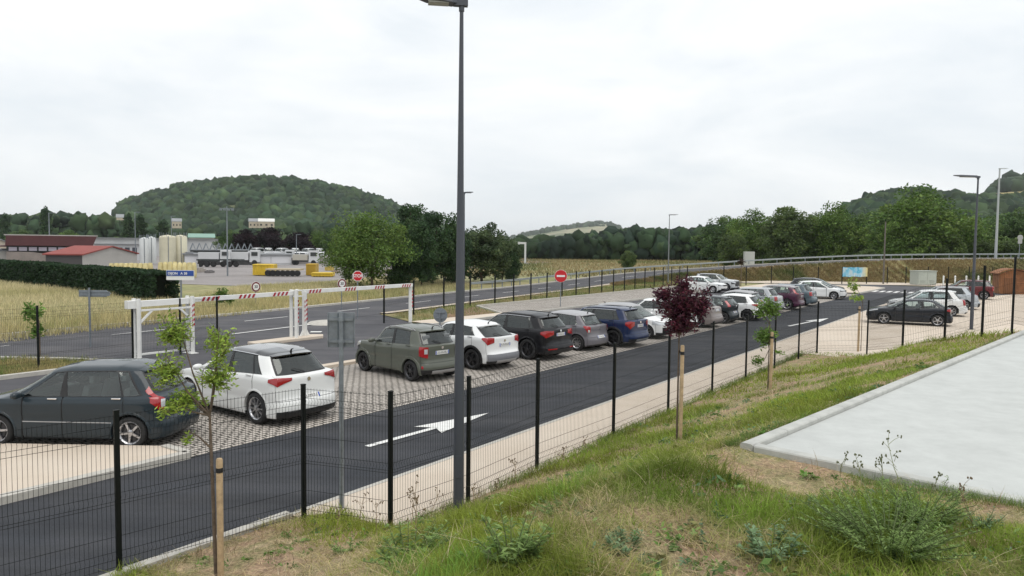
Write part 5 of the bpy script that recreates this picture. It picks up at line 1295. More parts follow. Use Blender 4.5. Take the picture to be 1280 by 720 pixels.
# left wooded hill
LH = [(60, 300), (110, 296), (140, 286), (152, 252), (180, 244), (225, 230), (270, 224), (330, 220), (380, 224), (430, 233), (475, 245), (510, 262), (560, 284), (610, 298), (650, 303)]
lh = hillfn(1000, LH, 500, 420)
terrain('left_hill', -720, 60, 400, 1500, lambda X, Y: lh(X, Y)-9, HG)
rs_ = np.random.RandomState(3); pts = []
while len(pts) < 8500:
    y = 560+rs_.rand()*470; x = -560+rs_.rand()*600; px = 640+x/y*F; z = float(lh(np.array(x), np.array(y)))
    if px < 128 or px > 600: continue
    bare = vn(x, y, 55, 6)
    if y < 780 and px < 300 and bare > .6: continue
    pts.append((x, y, z-15+3.5*rs_.rand()))
blobs('hill_woods', pts, 4.9, ((.030, .058, .030), (.038, .068, .032), (.050, .082, .035), (.024, .046, .026)), 'dense green woods covering the rounded hill on the left', 2, detail=.5)
# distant centre hill
ch = hillfn(3200, [(560, 300), (640, 299), (665, 293), (700, 286), (740, 281), (760, 281), (785, 290), (820, 296), (900, 300), (1000, 302), (1100, 303)], 1500, 1500)
terrain('distant_hill', -500, 1900, 1500, 4700, ch, ground_mat('distant_slope', [(.10, .14, .06), (.32, .29, .2), (.10, .13, .06), (.30, .26, .17)], .0035, .95, .03, .3, 0), 100, 50)
rs_ = np.random.RandomState(5); pts = []
while len(pts) < 900:
    y = 2700+rs_.rand()*500; x = -100+rs_.rand()*900; z = float(ch(np.array(x), np.array(y)))
    if vn(x, y, 160, 2) < .45 and y < 3050: continue
    pts.append((x, y, z-6))
blobs('distant_woods', pts, 9, ((.04, .06, .035), (.05, .075, .04)), 'faint woods along the crest of the distant bluish hill', 5)
# right hills
rh = hillfn(560, [(960, 303), (1040, 292), (1060, 262), (1085, 249), (1120, 243), (1150, 240), (1185, 243), (1215, 247), (1245, 249), (1290, 249), (1400, 246), (1600, 240)], 300, 260)
terrain('right_hill', 150, 900, 240, 900, lambda X, Y: rh(X, Y)-9, HG)
rs_ = np.random.RandomState(6); pts = []
while len(pts) < 3600:
    y = 270+rs_.rand()*310; x = 90+rs_.rand()*420; px = 640+x/y*F; z = float(rh(np.array(x), np.array(y)))
    if px < 1040 or px > 1420: continue
    pts.append((x, y, z-6.5))
blobs('hillside_woods', pts, 4.0, ((.030, .056, .030), (.038, .066, .030), (.048, .078, .034), (.022, .042, .026)), 'dark woods on the slope of the right-hand hill', 7, detail=.5)
r2h = hillfn(1000, [(1150, 300), (1195, 262), (1225, 238), (1245, 233), (1260, 231), (1285, 229), (1340, 226), (1500, 220)], 500, 620)
terrain('far_right_hill', 500, 1500, 600, 1500, lambda X, Y: r2h(X, Y)-6+np.where(Y < 900, 4, 0), ground_mat('wheat_slope', [(.42, .34, .17), (.36, .30, .14), (.45, .37, .2)], .01, .95, .3, .1, 0))
rs_ = np.random.RandomState(9); pts = []
while len(pts) < 500:
    y = 930+rs_.rand()*120; x = 600+rs_.rand()*320; z = float(r2h(np.array(x), np.array(y))); px = 640+x/y*F
    if px < 1232: continue
    pts.append((x, y, z-8+rs_.rand()*9*min(1, (px-1232)/30)))
blobs('crest_woods', pts, 7, ((.030, .056, .030), (.04, .066, .030)), 'woods crowning the farthest hill at the right edge', 9)
# woods behind the fields, centre-right
rs_ = np.random.RandomState(12); pts = []
top = [(640, 296), (665, 292), (700, 292), (730, 285), (760, 278), (790, 277), (820, 278), (860, 276), (890, 274), (925, 272), (960, 278), (1000, 282), (1100, 286)]
tp = np.array(top)
while len(pts) < 3800:
    y = 235+rs_.rand()**1.5*90; px = 612+rs_.rand()*520; x = (px-640)/F*y; yt = np.interp(px, tp[:, 0], tp[:, 1])
    zt_ = P(px, yt, 240)[2]; lev = rs_.rand()
    pts.append((x, y, 0+lev*(zt_-5.2)*(1 if y < 300 else .9)))
blobs('field_woods', pts, 1.9, ((.020, .040, .022), (.028, .052, .024), (.036, .062, .026), (.016, .030, .020)), 'dark wood in one mass beyond the dry fields in the centre', 12, detail=.55)
# tree belt behind the yard, left
rs_ = np.random.RandomState(14); pts = []
tpl = np.array([(-60, 262), (0, 262), (20, 264), (45, 266), (70, 262), (100, 264), (140, 272), (180, 280), (230, 285), (300, 286), (360, 280), (420, 276), (480, 285), (600, 290)])
while len(pts) < 4200:
    y = 300+rs_.rand()*110; px = -60+rs_.rand()*620; x = (px-640)/F*y; yt = np.interp(px, tpl[:, 0], tpl[:, 1]); zt_ = P(px, yt, 350)[2]
    pts.append((x, y, rs_.rand()*(zt_-5.5)))
blobs('yard_woods', pts, 2.1, ((.030, .055, .028), (.042, .072, .032), (.022, .042, .026), (.055, .082, .036)), 'green tree belt behind the industrial buildings on the left', 14, detail=.55)
# individual dark trees / poplars
for px, yt, wpx, lab in ((57, 255, 10, 'dark poplar above the long brown shed'), (160, 264, 12, 'dark poplar left of the cream silos, first of the close pair'), (175, 265, 13, 'dark poplar left of the cream silos, second of the close pair'), (203, 272, 15, 'dark blunt poplar directly above the cream silos'), (6, 264, 9, 'dark pointed tree at the left edge')):
    px_tree('poplar', 'poplar_tree', px, yt, 285, lab, 13, 'poplars behind the industrial yard', 3.6, wpx)
for px, yt, D, wpx, key, lab in ((120, 300, 235, 26, 'broad_a', 'green tree above the right end of the brown shed'), (145, 296, 240, 26, 'broad_b', 'dark green tree left of the white silos'), (248, 292, 238, 30, 'broad_b', 'dark green tree right of the cream silos'), (268, 296, 235, 24, 'broad_c', 'olive tree above the loading dock'), (420, 284, 200, 40, 'broad_b', 'dark green tree behind the left of the green clump'), (398, 292, 205, 34, 'broad_a', 'green tree above the rightmost white vans'), (30, 288, 260, 30, 'broad_b', 'dark green tree above the gabled hall'), (85, 290, 255, 30, 'broad_a', 'green tree above the middle of the brown shed')):
    px_tree(key, 'broadleaf_tree', px, yt, D, lab, 12, 'trees behind the industrial yard', {'broad_a': 11, 'broad_b': 10, 'broad_c': 9}[key], wpx)
tree_data('copper', 9, 9, base=.05, clumps=60, per=120, leaf=.32, cols=((.022, .014, .018), (.030, .016, .020), (.018, .014, .016)), seed=22)
for px, yt, wpx, lab, key in ((305, 286, 34, 'dark copper-leaved tree behind the white trailers, leftmost', 'copper'), (335, 284, 38, 'dark copper-leaved tree above the first white vans', 'copper'), (372, 290, 40, 'dark copper-leaved tree above the right-hand white vans', 'copper'), (287, 288, 30, 'dark green tree just right of the twin-armed yard mast', 'broad_b')):
    px_tree(key, 'copper_tree' if key == 'copper' else 'broadleaf_tree', px, yt, 190, lab, 9 if key == 'copper' else 12, 'dark trees behind the yard', 9 if key == 'copper' else 10, wpx)

# ---------------------------------------------------------------- industrial yard, left
def house(name, px0, px1, D, yb, ye, depth, mw, mr, label, roofh=0., rz=0., ridge='x', eave=.3, cat='building', wins=None, door=None, z0=0., face=True, face_off=0.):
    x0, _, ze = P(px0, ye, D); x1, _, _ = P(px1, ye, D); w = x1-x0; xm = (x0+x1)/2; cyy = D+depth/2
    if face: rz = math.atan2(-xm, D)+face_off; w *= math.cos(math.atan2(-xm, D)); xm -= math.sin(rz)*depth/2*1.0; cyy = D+math.cos(rz)*depth/2
    s = empty(name, (xm, cyy, z0), rz, label, cat)
    h = ze-z0; b = MB(); b.box((0, 0, h/2-.15), (w, depth, h+.3)); b.build('wall', mw, s)
    b = MB(); e = eave
    if ridge == 'x':
        for sg in (-1, 1):
            v = [(-w/2-e, sg*(depth/2+e), h-.02), (w/2+e, sg*(depth/2+e), h-.02), (w/2+e, 0, h+roofh), (-w/2-e, 0, h+roofh)]
            v += [(a, c, d+.18) for a, c, d in v]; b.add(v, [(0, 1, 2, 3), (7, 6, 5, 4), (0, 4, 5, 1), (1, 5, 6, 2), (3, 7, 4, 0)])
        b.build('roof', mr, s)
        if roofh > .3:
            b = MB()
            for sg in (-1, 1): b.add([(sg*w/2, -depth/2, h), (sg*w/2, depth/2, h), (sg*w/2, 0, h+roofh)], [(0, 1, 2)])
            b.build('gable', mw, s)
    else:
        for sg in (-1, 1):
            v = [(sg*(w/2+e), -depth/2-e, h-.02), (sg*(w/2+e), depth/2+e, h-.02), (0, depth/2+e, h+roofh), (0, -depth/2-e, h+roofh)]
            v += [(a, c, d+.18) for a, c, d in v]; b.add(v, [(0, 1, 2, 3), (7, 6, 5, 4), (0, 4, 5, 1), (1, 5, 6, 2), (3, 7, 4, 0)])
        b.build('roof', mr, s)
        b = MB(); b.add([(-w/2, -depth/2, h), (w/2, -depth/2, h), (0, -depth/2, h+roofh)], [(0, 1, 2)]); b.build('gable', mw, s)
    if wins:
        n_, za, zb, gap, wm = wins
        for i in range(n_):
            cx_ = -w/2+w*(i+.5)/n_; b = MB(); b.box((cx_, -depth/2-.03, (za+zb)/2*h), (w/n_*(1-gap), .06, (zb-za)*h)); b.build('window', wm, s)
    return s
mred = mat('roof_red', (.24, .055, .045), .8, var=.12, vs=.6); mbr = mat('cladding_brown', (.075, .022, .024), .7, var=.1, vs=1); mgy = mat('render_grey', (.40, .385, .36), .9, var=.06, vs=.4)
mdk = mat('cladding_dark', (.035, .04, .04), .7); mwh = mat('cladding_white', (.50, .51, .52), .6, var=.05, vs=.5); mpl = mat('window_pale', (.55, .50, .58), .4); mbg = mat('render_beige', (.42, .37, .30), .9, var=.08, vs=.4)
mgr = mat('cladding_grey', (.24, .25, .26), .7, var=.1, vs=.3)
sheet('industrial_yard', [G(150, 352), (G(300, 357)), G(400, 352), G(470, 345), (10, 190), (-10, 330), (-330, 330), (-200, 90), (-100, 84), (-60, 84)], -.03, YARD)
s = house('brown_shed', 10, 112, 128, 327, 308, 20, mat('wall_taupe', (.16, .13, .12), .8, var=.1), mbr, 'long brown clad shed with a strip of pale windows at the far left', eave=1.2)  # shed walls in a dull brown-grey
k = 128/F; z = P(60, 300, 128)[2]; wT = 112*k*.84
b = MB(); b.box((0, -.8, z-1.55), (wT*.92, 22, .9)); b.build('window_band', mdk, s)
for i in range(8): b = MB(); b.box((-wT*.43+i*wT*.108+.5, -11.85, z-1.55), (wT*.088, .1, .62)); b.build('window', mpl, s)
b = MB(); vs = [(-wT*.47, -12.6, z-1.0), (wT*.50, -12.6, z-1.0), (wT*.55, -12.6, z+.72), (-wT*.46, -12.6, z+.72)]; vs += [(a, 12, c) for a, _, c in vs]; b.add(vs, [(0, 1, 2, 3), (7, 6, 5, 4), (0, 4, 5, 1), (1, 5, 6, 2), (2, 6, 7, 3), (3, 7, 4, 0)]); b.build('fascia', mbr, s)
b = MB(); b.box((wT*.04, -.2, z+.80), (wT*1.04, 24.6, .16)); b.build('roof_edge', mgy, s)
b = MB(); b.add([(-wT*.46, -12.65, -.1), (wT*.17, -12.65, -.1), (wT*.12, -12.65, 1.6), (-wT*.18, -12.65, z-2.05), (-wT*.46, -12.65, z-2.0)], [(0, 1, 2, 3, 4)]); b.build('front_wall', mat('brick_grey', (.22, .19, .17), .9, var=.15, vs=1), s)
house('grey_annex', -30, 19, 124, 327, 313.5, 14, mgy, mgr, 'pale grey low building with a dark gutter at the left edge', roofh=.2, eave=.1)
house('gabled_hall', -40, 16, 150, 320, 305, 20, mbg, mgr, 'beige gabled hall behind the long brown shed at the left edge', roofh=1.6, ridge='y')
s = house('red_roof_building', 57, 103, 104, 334, 318.5, 15, mat('wall_dark', (.07, .065, .065), .8), mred, 'low building with a bright red roof behind the hedge', roofh=1.15, face=False)
b = MB(); k = 104/F; hE = P(57, 318.5, 104)[2]; b.box((23*k+.02, 0, hE/2), (.08, 15.05, hE)); b.add([(23*k+.07, -7.6, hE-.03), (23*k+.07, 7.6, hE-.03), (23*k+.07, 0, hE+1.12)], [(0, 1, 2)]); b.build('end_wall', mgy, s)
house('white_warehouse', 118, 182, 165, 322, 305, 18, mwh, mgr, 'white warehouse with dark pillars between the brown shed and the white silos', eave=.5, wins=(7, .35, .8, .35, mat('window_dark', (.05, .055, .07), .3)))
house('grey_warehouse', 105, 290, 215, 320, 297.5, 30, mat('clad_pale', (.42, .43, .43), .7, var=.08, vs=.3), mgr, 'long low grey roofed warehouse behind the silos', eave=.6)
house('green_roof_hall', 236, 268, 230, 318, 297, 14, mbg, mat('roof_verdigris', (.20, .33, .27), .7), 'hall with a pale green roof right of the cream silos', roofh=1.2)
house('loading_dock', 232, 366, 140, 330, 317.5, 10, mwh, mgr, 'long white loading dock wall below the row of white vans', eave=.4, wins=(5, .15, .8, .06, mat('shutter_white', (.62, .62, .64), .6)))
b = MB(); k = 1
s = house('blue_kiosk', 232.5, 241, 138, 330, 316, 3, mat('kiosk_blue', (.02, .025, .12), .5), mgr, 'small dark blue kiosk at the left end of the loading dock', eave=.1)
b = MB(); b.box((0, -1.55, 1.4), (.35, .05, .35)); b.build('emblem', signw, s)
s = house('storage_shed', 238, 312, 160, 320, 312.5, 8, mdk, mgr, 'dark shed topped by a zigzag row of grey metal frames behind the loading dock', eave=.1)
for i in range(10): b = MB(); b.bar((-6+i*1.3, -4, P(250, 313, 160)[2]), (-5.4+i*1.3, -4, P(250, 304, 160)[2]), .25); b.bar((-5.4+i*1.3, -4, P(250, 304, 160)[2]), (-4.9+i*1.3, -4, P(250, 312, 160)[2]), .15); b.build('frame', M_['galv'], s)
# terrace that carries the vans
b = MB(); b.prism([(P(230, 320, 152)[0], 152), (P(470, 320, 152)[0], 152), (P(480, 320, 175)[0], 178), (P(215, 320, 175)[0], 178)], -.1, 1.15)
tag(b.build('yard_terrace', YARD), kind='structure')
# silos
def silo(px, D, wpx, yt, yb, m, lab):
    x, _, z = P(px, yt, D); r_ = wpx/2*D/F; s = empty('silo', (x, D, 0), label=lab, cat='silo', group='storage silos')
    b = MB(); b.lathe([(r_, -.1), (r_, z-.25), (r_*.85, z), (0, z+.25)], 28); b.build('tank', m, s, smooth=40)
    b = MB(); b.lathe([(r_*.96, z+.62), (r_*.99, z+.62)], 20); b.lathe([(r_*.96, z+.35), (r_*.99, z+.35)], 20)
    for k in range(10): a = k*.628; b.bar((r_*.97*math.cos(a), r_*.97*math.sin(a), z-.1), (r_*.97*math.cos(a), r_*.97*math.sin(a), z+.65), .05)
    b.build('railing', M_['galv'], s)
    b = MB(); b.bar((r_*.5, -r_*.90, 0), (r_*.5, -r_*.90, z), .07, .15); b.build('ladder', M_['galv'], s)
mcr = mat('silo_cream', (.56, .53, .40), .6, var=.08, vs=.5); msw = mat('silo_white', (.58, .60, .60), .6, var=.05, vs=.5)
silo(180, 140, 11, 298, 326, msw, 'white silo, left one of the slim pair'); silo(189, 143, 11, 297, 326, msw, 'white silo, right one of the slim pair')
silo(209.5, 138, 19.5, 295, 327, mcr, 'cream silo, left one of the wide pair'); silo(225.5, 140, 15.5, 295, 327, mcr, 'cream silo, right one of the wide pair')
# yellow containers and machines
my = mat('yellow_paint', (.62, .43, .03), .55, var=.12, vs=2); myp = mat('yellow_sheet', (.60, .52, .26), .7, var=.18, vs=1.5)
def ybox(nm, px, yb, w, h, dep, m, lab, lumpy=0, cat='container'):
    x, y = G(px, yb); k = y/F; s = empty(nm, (x, y, 0), .1, lab, cat)
    b = MB(); b.box((0, 0, h*k/2+.05), (w*k, dep, h*k)); b.build('body', m, s, bevel=.05)
    b = MB()
    for i in range(7): b.box((-w*k/2+w*k*(i+.5)/7, -dep/2-.03, h*k/2), (.08, .08, h*k*.94))
    b.box((0, -dep/2-.04, h*k*.97), (w*k, .1, .1)); b.build('ribs', m, s)
    return s, k
ybox('yellow_container', 331.5, 344, 25, 13.5, 2.4, my, 'bright yellow open-top container in the yard right of the mast')
s, k = ybox('yellow_container', 390.5, 344, 12, 14, 2.4, mat('yellow_ochre', (.45, .29, .03), .6), 'ochre yellow container beside the flat yellow skip')
ybox('yellow_skip', 404, 345.5, 26, 4.5, 2.2, my, 'flat yellow skip near the green tree clump')
def heap(px, yb, w, h, lab, seed):
    x, y = G(px, yb); k = y/F; rs_ = np.random.RandomState(seed); s = empty('yellow_sacks', (x, y, 0), label=lab, cat='sacks')
    for i in range(int(w/6)):
        for j in range(2):
            b = MB(); cx_ = (-w/2+6*i+3)*k; n_ = 10; rr_ = 3.2*k
            b.lathe([(rr_*.8, 0), (rr_*1.02, .2*h*k), (rr_*.98, .75*h*k), (rr_*.7, (.95+.1*rs_.rand())*h*k), (0, h*k)], n_, c=(cx_, (j-.5)*1.2, 0)); b.build('sack', myp, s, smooth=60)
heap(166, 347, 52, 18, 'heap of pale yellow sacks behind the hedge end', 2); heap(224, 347, 46, 19, 'larger heap of pale yellow sacks left of the blue sign', 3)
# flat trailer with machinery
x, y = G(356, 345); k = y/F; s = empty('flat_trailer', (x, y, 0), .05, 'long flat trailer between the two yellow containers', 'trailer')
b = MB(); b.box((0, 0, .85), (42*k, 2.2, .2)); b.build('bed', mat('trailer_tan', (.45, .38, .26), .7), s)
for i in range(7): b = MB(); b.lathe([(0, -.12), (.38, -.12), (.38, .12), (0, .12)], 12, c=((-18+6*i)*k, -1, .4), axis='y'); b.build('wheel', M_['tyre'], s)
for i, (px, yb) in enumerate(((262, 333.5), (290, 333.5))):
    x, y = G(px, yb); s = empty('parked_trailer', (x, y, 0), 0, ['dark undercarriage of a trailer at the dock, left one', 'dark undercarriage of a trailer at the dock, right one'][i], 'trailer', 'trailers at the loading dock')
    b = MB(); b.box((0, 0, 1.2), (3.6, 2.2, .25)); b.build('chassis', mdk, s)
    for j in range(3): b = MB(); b.lathe([(0, -.14), (.5, -.14), (.5, .14), (0, .14)], 12, c=(-1.1+j*1.1, -1.05, .5), axis='y'); b.build('wheel', M_['tyre'], s)
# lorries and stacked goods in the yard
def lorry(px, yb, Lp, Hp, lab, cab=True, mcol=None):
    x, y = G(px, yb); k = y/F; s = empty('lorry', (x, y, 0), math.atan2(-x, y)*.6, lab, 'lorry', 'lorries in the industrial yard')
    b = MB(); b.box((0, 0, .9+Hp*k/2), (Lp*k, 2.5, Hp*k)); b.build('box_body', mcol or mwh, s, bevel=.04)
    b = MB(); b.box((0, 0, .72), (Lp*k+.2, 2.2, .2)); b.build('chassis', mdk, s)
    if cab:
        b = MB(); b.box((Lp*k/2+1.1, 0, 1.65), (1.9, 2.4, 2.3), taper=.9); cb_ = b.build('cab', mwh, s, bevel=.1); b = MB(); b.box((Lp*k/2+1.1, -1.2, 2.1), (1.1, .06, .7)); b.build('window', mdk, cb_)
    for xx in (-Lp*k*.38, -Lp*k*.24, Lp*k/2+1.1): b = MB(); b.lathe([(0, -.15), (.48, -.15), (.48, .15), (0, .15)], 12, c=(xx, -1.05, .48), axis='y'); b.build('wheel', M_['tyre'], s)
lorry(262, 331, 24, 9.5, 'white box lorry at the loading dock just right of the silos'); lorry(300, 331, 22, 10, 'white box lorry behind the yard mast')
lorry(345, 329, 20, 8, 'grey lorry between the dock and the yellow containers', mcol=mgr); lorry(376, 331, 18, 7, 'pale lorry above the ochre container', mcol=mat('clad_cream', (.40, .38, .33), .7))
for i_, (px, yb, w_, h_, c_) in enumerate(((250, 340, 9, 5, (.30, .27, .24)), (262, 341, 7, 3.5, (.16, .15, .15)), (243, 335, 6, 7, (.42, .42, .42)), (412, 338, 9, 6, (.45, .33, .08)), (420, 341, 8, 4, (.30, .24, .2)))):
    x, y = G(px, yb); k = y/F; b = MB()
    for j in range(3): b.box((x+(j-1)*w_*k/3, y, h_*k*(.35+.15*(j % 2))), (w_*k/3.1, 1.6, h_*k*(.7+.3*(j % 2))))
    tag(b.build('stacked_goods', mat('goods_%d' % i_, c_, .8, var=.2, vs=2)), ['brownish stack of goods left of the yard mast', 'low dark stack of goods in the yard', 'light grey stack of goods below the blue kiosk', 'yellow-brown stack by the green tree clump', 'reddish low stack under the green tree clump'][i_], 'stack')
# vans on the terrace
C['van'] = var(B_MPV, L=4.9, W=1.9, H=2.0, fo=.85, wb=3.1, cowl=(.9, 1.2), wst=(1.55, 1.88), roofr=(4.7, 1.9), hatch=(4.82, 1.2), hoodf=.95, belt=(1.2, 1.2), col=(.62, .63, .64), xC=3.6, r3=.02)
vn_lab = ['white van on the terrace, leftmost of the row', 'white van second from the left on the terrace', 'white van in the middle of the terrace row', 'white van with a long roof right of the middle on the terrace', 'white van next to the rightmost on the terrace', 'white van at the right end of the terrace by the trees']
v0 = None
for i, px in enumerate((324, 338, 352, 369, 383, 397)):
    x = P(px, 320, 162)[0]
    if v0 is None: v0 = make_car('white_van', C['van'], vn_lab[0], 'van', 0, 'white vans parked on the yard terrace'); o = v0
    else: o = clone(v0); o['label'] = vn_lab[i]
    o.location = (x, 160+i*.7, 1.15); o.rotation_euler = (0, 0, -1.57+(.35 if i % 2 else -.2))
# yard masts
for px, yt, D, lab, arm in ((283.5, 258, 92, 'tall yard mast with a crossbar of floodlights', 1), (61, 266, 128, 'thin pale lamp mast behind the brown shed', 0), (168.5, 265, 150, 'thin pale lamp mast in front of the poplar pair', 0), (214, 270, 150, 'thin lamp mast with a disc above the cream silos', 0), (370.5, 293, 150, 'short thin lamp mast over the white vans', 0)):
    x, y, z = P(px, yt, D); s = empty('yard_mast', (x, y, 0), label=lab, cat='mast', group='masts in the industrial yard')
    b = MB(); b.tube([(0, 0, -.1), (0, 0, z)], [.11, .06], 8); b.build('pole', M_['galv'], s)
    if arm:
        b = MB(); b.bar((-.9, 0, z-.25), (.9, 0, z-.25), .09); b.build('crossbar', M_['galv'], s)
        for q in (-.75, -.25, .25, .75): b = MB(); b.box((q, -.1, z-.42), (.3, .2, .16)); b.build('floodlight', M_['galv'], s)
    else: b = MB(); b.bar((-.1, 0, z-.05), (.9, 0, z), .14, .08); b.build('lamp_head', M_['galv'], s)
# houses on the hillside
for px, ye, D, wpx, lab, mr in ((318, 277, 560, 14, 'slate-roofed stone house on the hillside above the yard', mgr), (333, 277, 560, 20, 'house with a bright white roof on the hillside', mat('roof_white', (.62, .62, .60), .6)), (150, 272, 520, 9, 'small pale house under the left slope of the hill', mgr), (221, 277, 540, 12, 'pale gabled house above the cream silos', mgr)):
    x, _, z = P(px, ye, D); house('hillside_house', px-wpx/2, px+wpx/2, D, ye+8, ye, 9, mbg, mr, lab, roofh=2.4, cat='house', z0=z-4.5, wins=(3, .3, .62, .6, mdk))
# white pillar monument right of centre
x, y, z = P(936.5, 314.5, 118); b = MB(); b.box((0, 0, z/2), (1.5, 1.0, z)); b.box((-.35, -.51, z*.55), (.2, .05, z*.8)); tag(b.build('white_pillar', mat('pillar_grey', (.42, .43, .42), .7), origin=(0, 0, 0)), 'squat white pillar block in the field beyond the avenue', 'pillar').location = (x, y, 0)

# ================================================================ hazy air
hz_m = bpy.data.materials.new('hazy_air'); hz_m.use_nodes = True; nt = hz_m.node_tree; nt.nodes.remove(nt.nodes['Principled BSDF'])
pvn = nt.nodes.new('ShaderNodeVolumePrincipled'); pvn.inputs['Color'].default_value = (.93, .97, 1, 1); pvn.inputs['Density'].default_value = .00009; pvn.inputs['Anisotropy'].default_value = .2
nt.links.new(pvn.outputs[0], nt.nodes['Material Output'].inputs['Volume'])
b = MB(); b.box((0, 4350, 73), (12400, 9600, 174)); tag(b.build('haze', hz_m, origin=(0, 0, 0)), 'thin pale haze filling the air over the whole valley', 'haze', kind='stuff')
# ================================================================ grass
def blades(P0, h, w, lean, col, rs_, bend=1.):
    n_ = len(P0); a = rs_.rand(n_)*6.283; L_ = np.stack((np.cos(a), np.sin(a)), 1)*lean[:, None]
    b_ = rs_.rand(n_)*6.283; W_ = np.stack((np.cos(b_), np.sin(b_)), 1)*w[:, None]/2
    V = np.zeros((n_, 6, 3))
    for i, (t, ww) in enumerate(((0, 1), (.5, .8), (1, .08))):
        c = P0.copy(); c[:, :2] += L_*(t**1.7*h)[:, None] if False else L_*((t**1.7)*h[:, None]); c[:, 2] += h*t*(1-.35*t*np.minimum(lean, 1.4)*bend)
        V[:, 2*i] = c; V[:, 2*i+1] = c; V[:, 2*i, :2] -= W_*ww; V[:, 2*i+1, :2] += W_*ww
    I = np.arange(n_)[:, None]*6; Q = np.concatenate((I+[0, 1, 3, 2], I+[2, 3, 5, 4]), 0)
    return V.reshape(-1, 3), Q, np.repeat(col, 6, axis=0)
def grass_obj(name, parts, label, cat='grass'):
    Vs, Qs, Cs = [], [], []; o = 0
    for V, Q, Cc in parts: Vs.append(V); Qs.append(Q+o); Cs.append(Cc); o += len(V)
    ob = link(name, np_mesh(name, np.concatenate(Vs), quads=np.concatenate(Qs), mat=GRASS, colors=np.concatenate(Cs))); return tag(ob, label, cat, kind='stuff')
rs_ = np.random.RandomState(42)
SPOTS = [(*T(px, py)[:2], r_, a) for px, py, r_, a in ((950, 590, .55, -.30), (890, 560, .5, -.22), (1010, 620, .45, -.24), (860, 700, .40, -.30), (960, 660, .35, -.2), (700, 640, .35, -.26), (660, 670, .25, -.16), (300, 680, .6, -.2), (1240, 650, .35, -.25), (1260, 700, .3, -.22), (900, 520, .8, -.16), (1000, 490, 1.0, -.12), (1040, 470, 1.2, -.10), (640, 612, .3, -.2), (560, 660, .3, -.14),
    (600, 690, .45, .18), (740, 600, .7, .12), (800, 560, .6, .06), (1120, 660, .5, .15), (560, 715, .4, .2), (500, 700, .4, .15), (900, 480, 1.0, .12), (1180, 440, 1.2, .12))]
def greenness(x, y):
    g = fbm(x, y, 1.1, 20, 4)*1.0+.5*(fbm(x, y, 3.0, 30, 2)-.5)
    for (cx_, cy_, r_, a) in SPOTS:
        g = g+a*np.exp(-((x-cx_)**2+(y-cy_)**2)/(2*r_*r_))
    return g
def bank_pts(n_, dmin, dmax):
    d = dmin+(dmax-dmin)*rs_.rand(n_); a = (rs_.rand(n_)*1.9-.98)/1.2; x = a*d; y = d
    z = bank(x, y); r, s = inv(x, y)
    e = (x-SC[0])*SN[0]+(y-SC[1])*SN[1]; lx = (x-SC[0])*SD[0]+(y-SC[1])*SD[1]
    slab_in = (lx > -.05) & (e < .05)
    ok = (z > -.02) & ~slab_in & ((s < 8.95) | (r > 7)); 
    return x[ok], y[ok], z[ok]
parts = []
for n_, d0, d1, hs, ws in ((85000, 3.2, 6.5, 1.0, 1.0), (90000, 6.5, 11, 1.0, 1.25), (95000, 11, 18, 1.0, 1.9), (80000, 18, 32, 1.0, 2.8)):
    x, y, z = bank_pts(n_, d0, d1); g = greenness(x, y); k = len(x)
    keep = rs_.rand(k)-.02*np.clip(y-9, 0, 8) < np.clip((g-.25)*3.6, .06, 1); x, y, z, g = x[keep], y[keep], z[keep], g[keep]; k = len(x)
    fe = ((x-SC[0])*SD[0]+(y-SC[1])*SD[1]); nearslab = np.clip((-fe)/.9, .25, 1)*(((x-SC[0])*SN[0]+(y-SC[1])*SN[1]) < .2)+(((x-SC[0])*SN[0]+(y-SC[1])*SN[1]) >= .2)
    h = (.05+.10*rs_.rand(k))*hs*(.45+1.2*np.clip(g, 0, .9))*nearslab*(.45+1.3*vn(x, y, .45, 95)**1.5+.2); w = (.0045+.004*rs_.rand(k))*ws
    gm = np.clip((g-.325+.02*np.clip(y-9, 0, 8))*4.5+rs_.normal(size=k)*.28, 0, 1)[:, None]
    green = np.array((.25, .37, .06))*(1-vn(x, y, .5, 40)[:, None]*.62)+np.array((.07, .03, 0))*vn(x, y, 1.7, 44)[:, None]; straw = np.array((.62, .51, .28))*(.4+.75*rs_.rand(k, 1))
    col = green*gm*(.7+.7*rs_.rand(k, 1))+straw*(1-gm)
    parts.append(blades(np.stack((x, y, z-.01), 1), h, w, .2+1.1*rs_.rand(k)+.6*(1-gm[:, 0]), col, rs_))
grass_obj('bank_grass', parts, 'short green and straw grass covering the bank')
# mown dry clippings lying flat
parts = []
for n_, d0, d1, s_ in ((60000, 3.2, 8, 1), (40000, 8, 14, 1.4), (22000, 14, 26, 2)):
    x, y, z = bank_pts(n_, d0, d1); g = greenness(x, y)+.02*np.clip(y-9, 0, 8); k = len(x); keep = (g < .36+.18*rs_.rand(k)); x, y, z = x[keep], y[keep], z[keep]; k = len(x)
    h = (.05+.16*rs_.rand(k)**2)*(.8+.2*s_); w = (.0025+.0035*rs_.rand(k))*s_
    col = np.array((.68, .56, .36))*(.25+.95*rs_.rand(k, 1))*(1-.15*rs_.rand(k, 3))
    V, Q, Cc = blades(np.stack((x, y, z+.005+.03*rs_.rand(k)), 1), h*.18, w, 4+3.5*rs_.rand(k), col, rs_, 0.); parts.append((V, Q, Cc))
x, y, z = bank_pts(2600, 3.3, 13); k = len(x); kk = fbm(x, y, .8, 33, 2) > .47; x, y, z = x[kk], y[kk], z[kk]; k = len(x)
parts.append(blades(np.stack((x, y, z+.02+.05*rs_.rand(k)), 1), .045+.06*rs_.rand(k), np.full(k, .005), 4+4*rs_.rand(k), np.array((.66, .55, .36))*(.4+.8*rs_.rand(k, 1)), rs_, 0.))
grass_obj('dry_clippings', parts, 'dry straw coloured mown clippings lying on the bank')
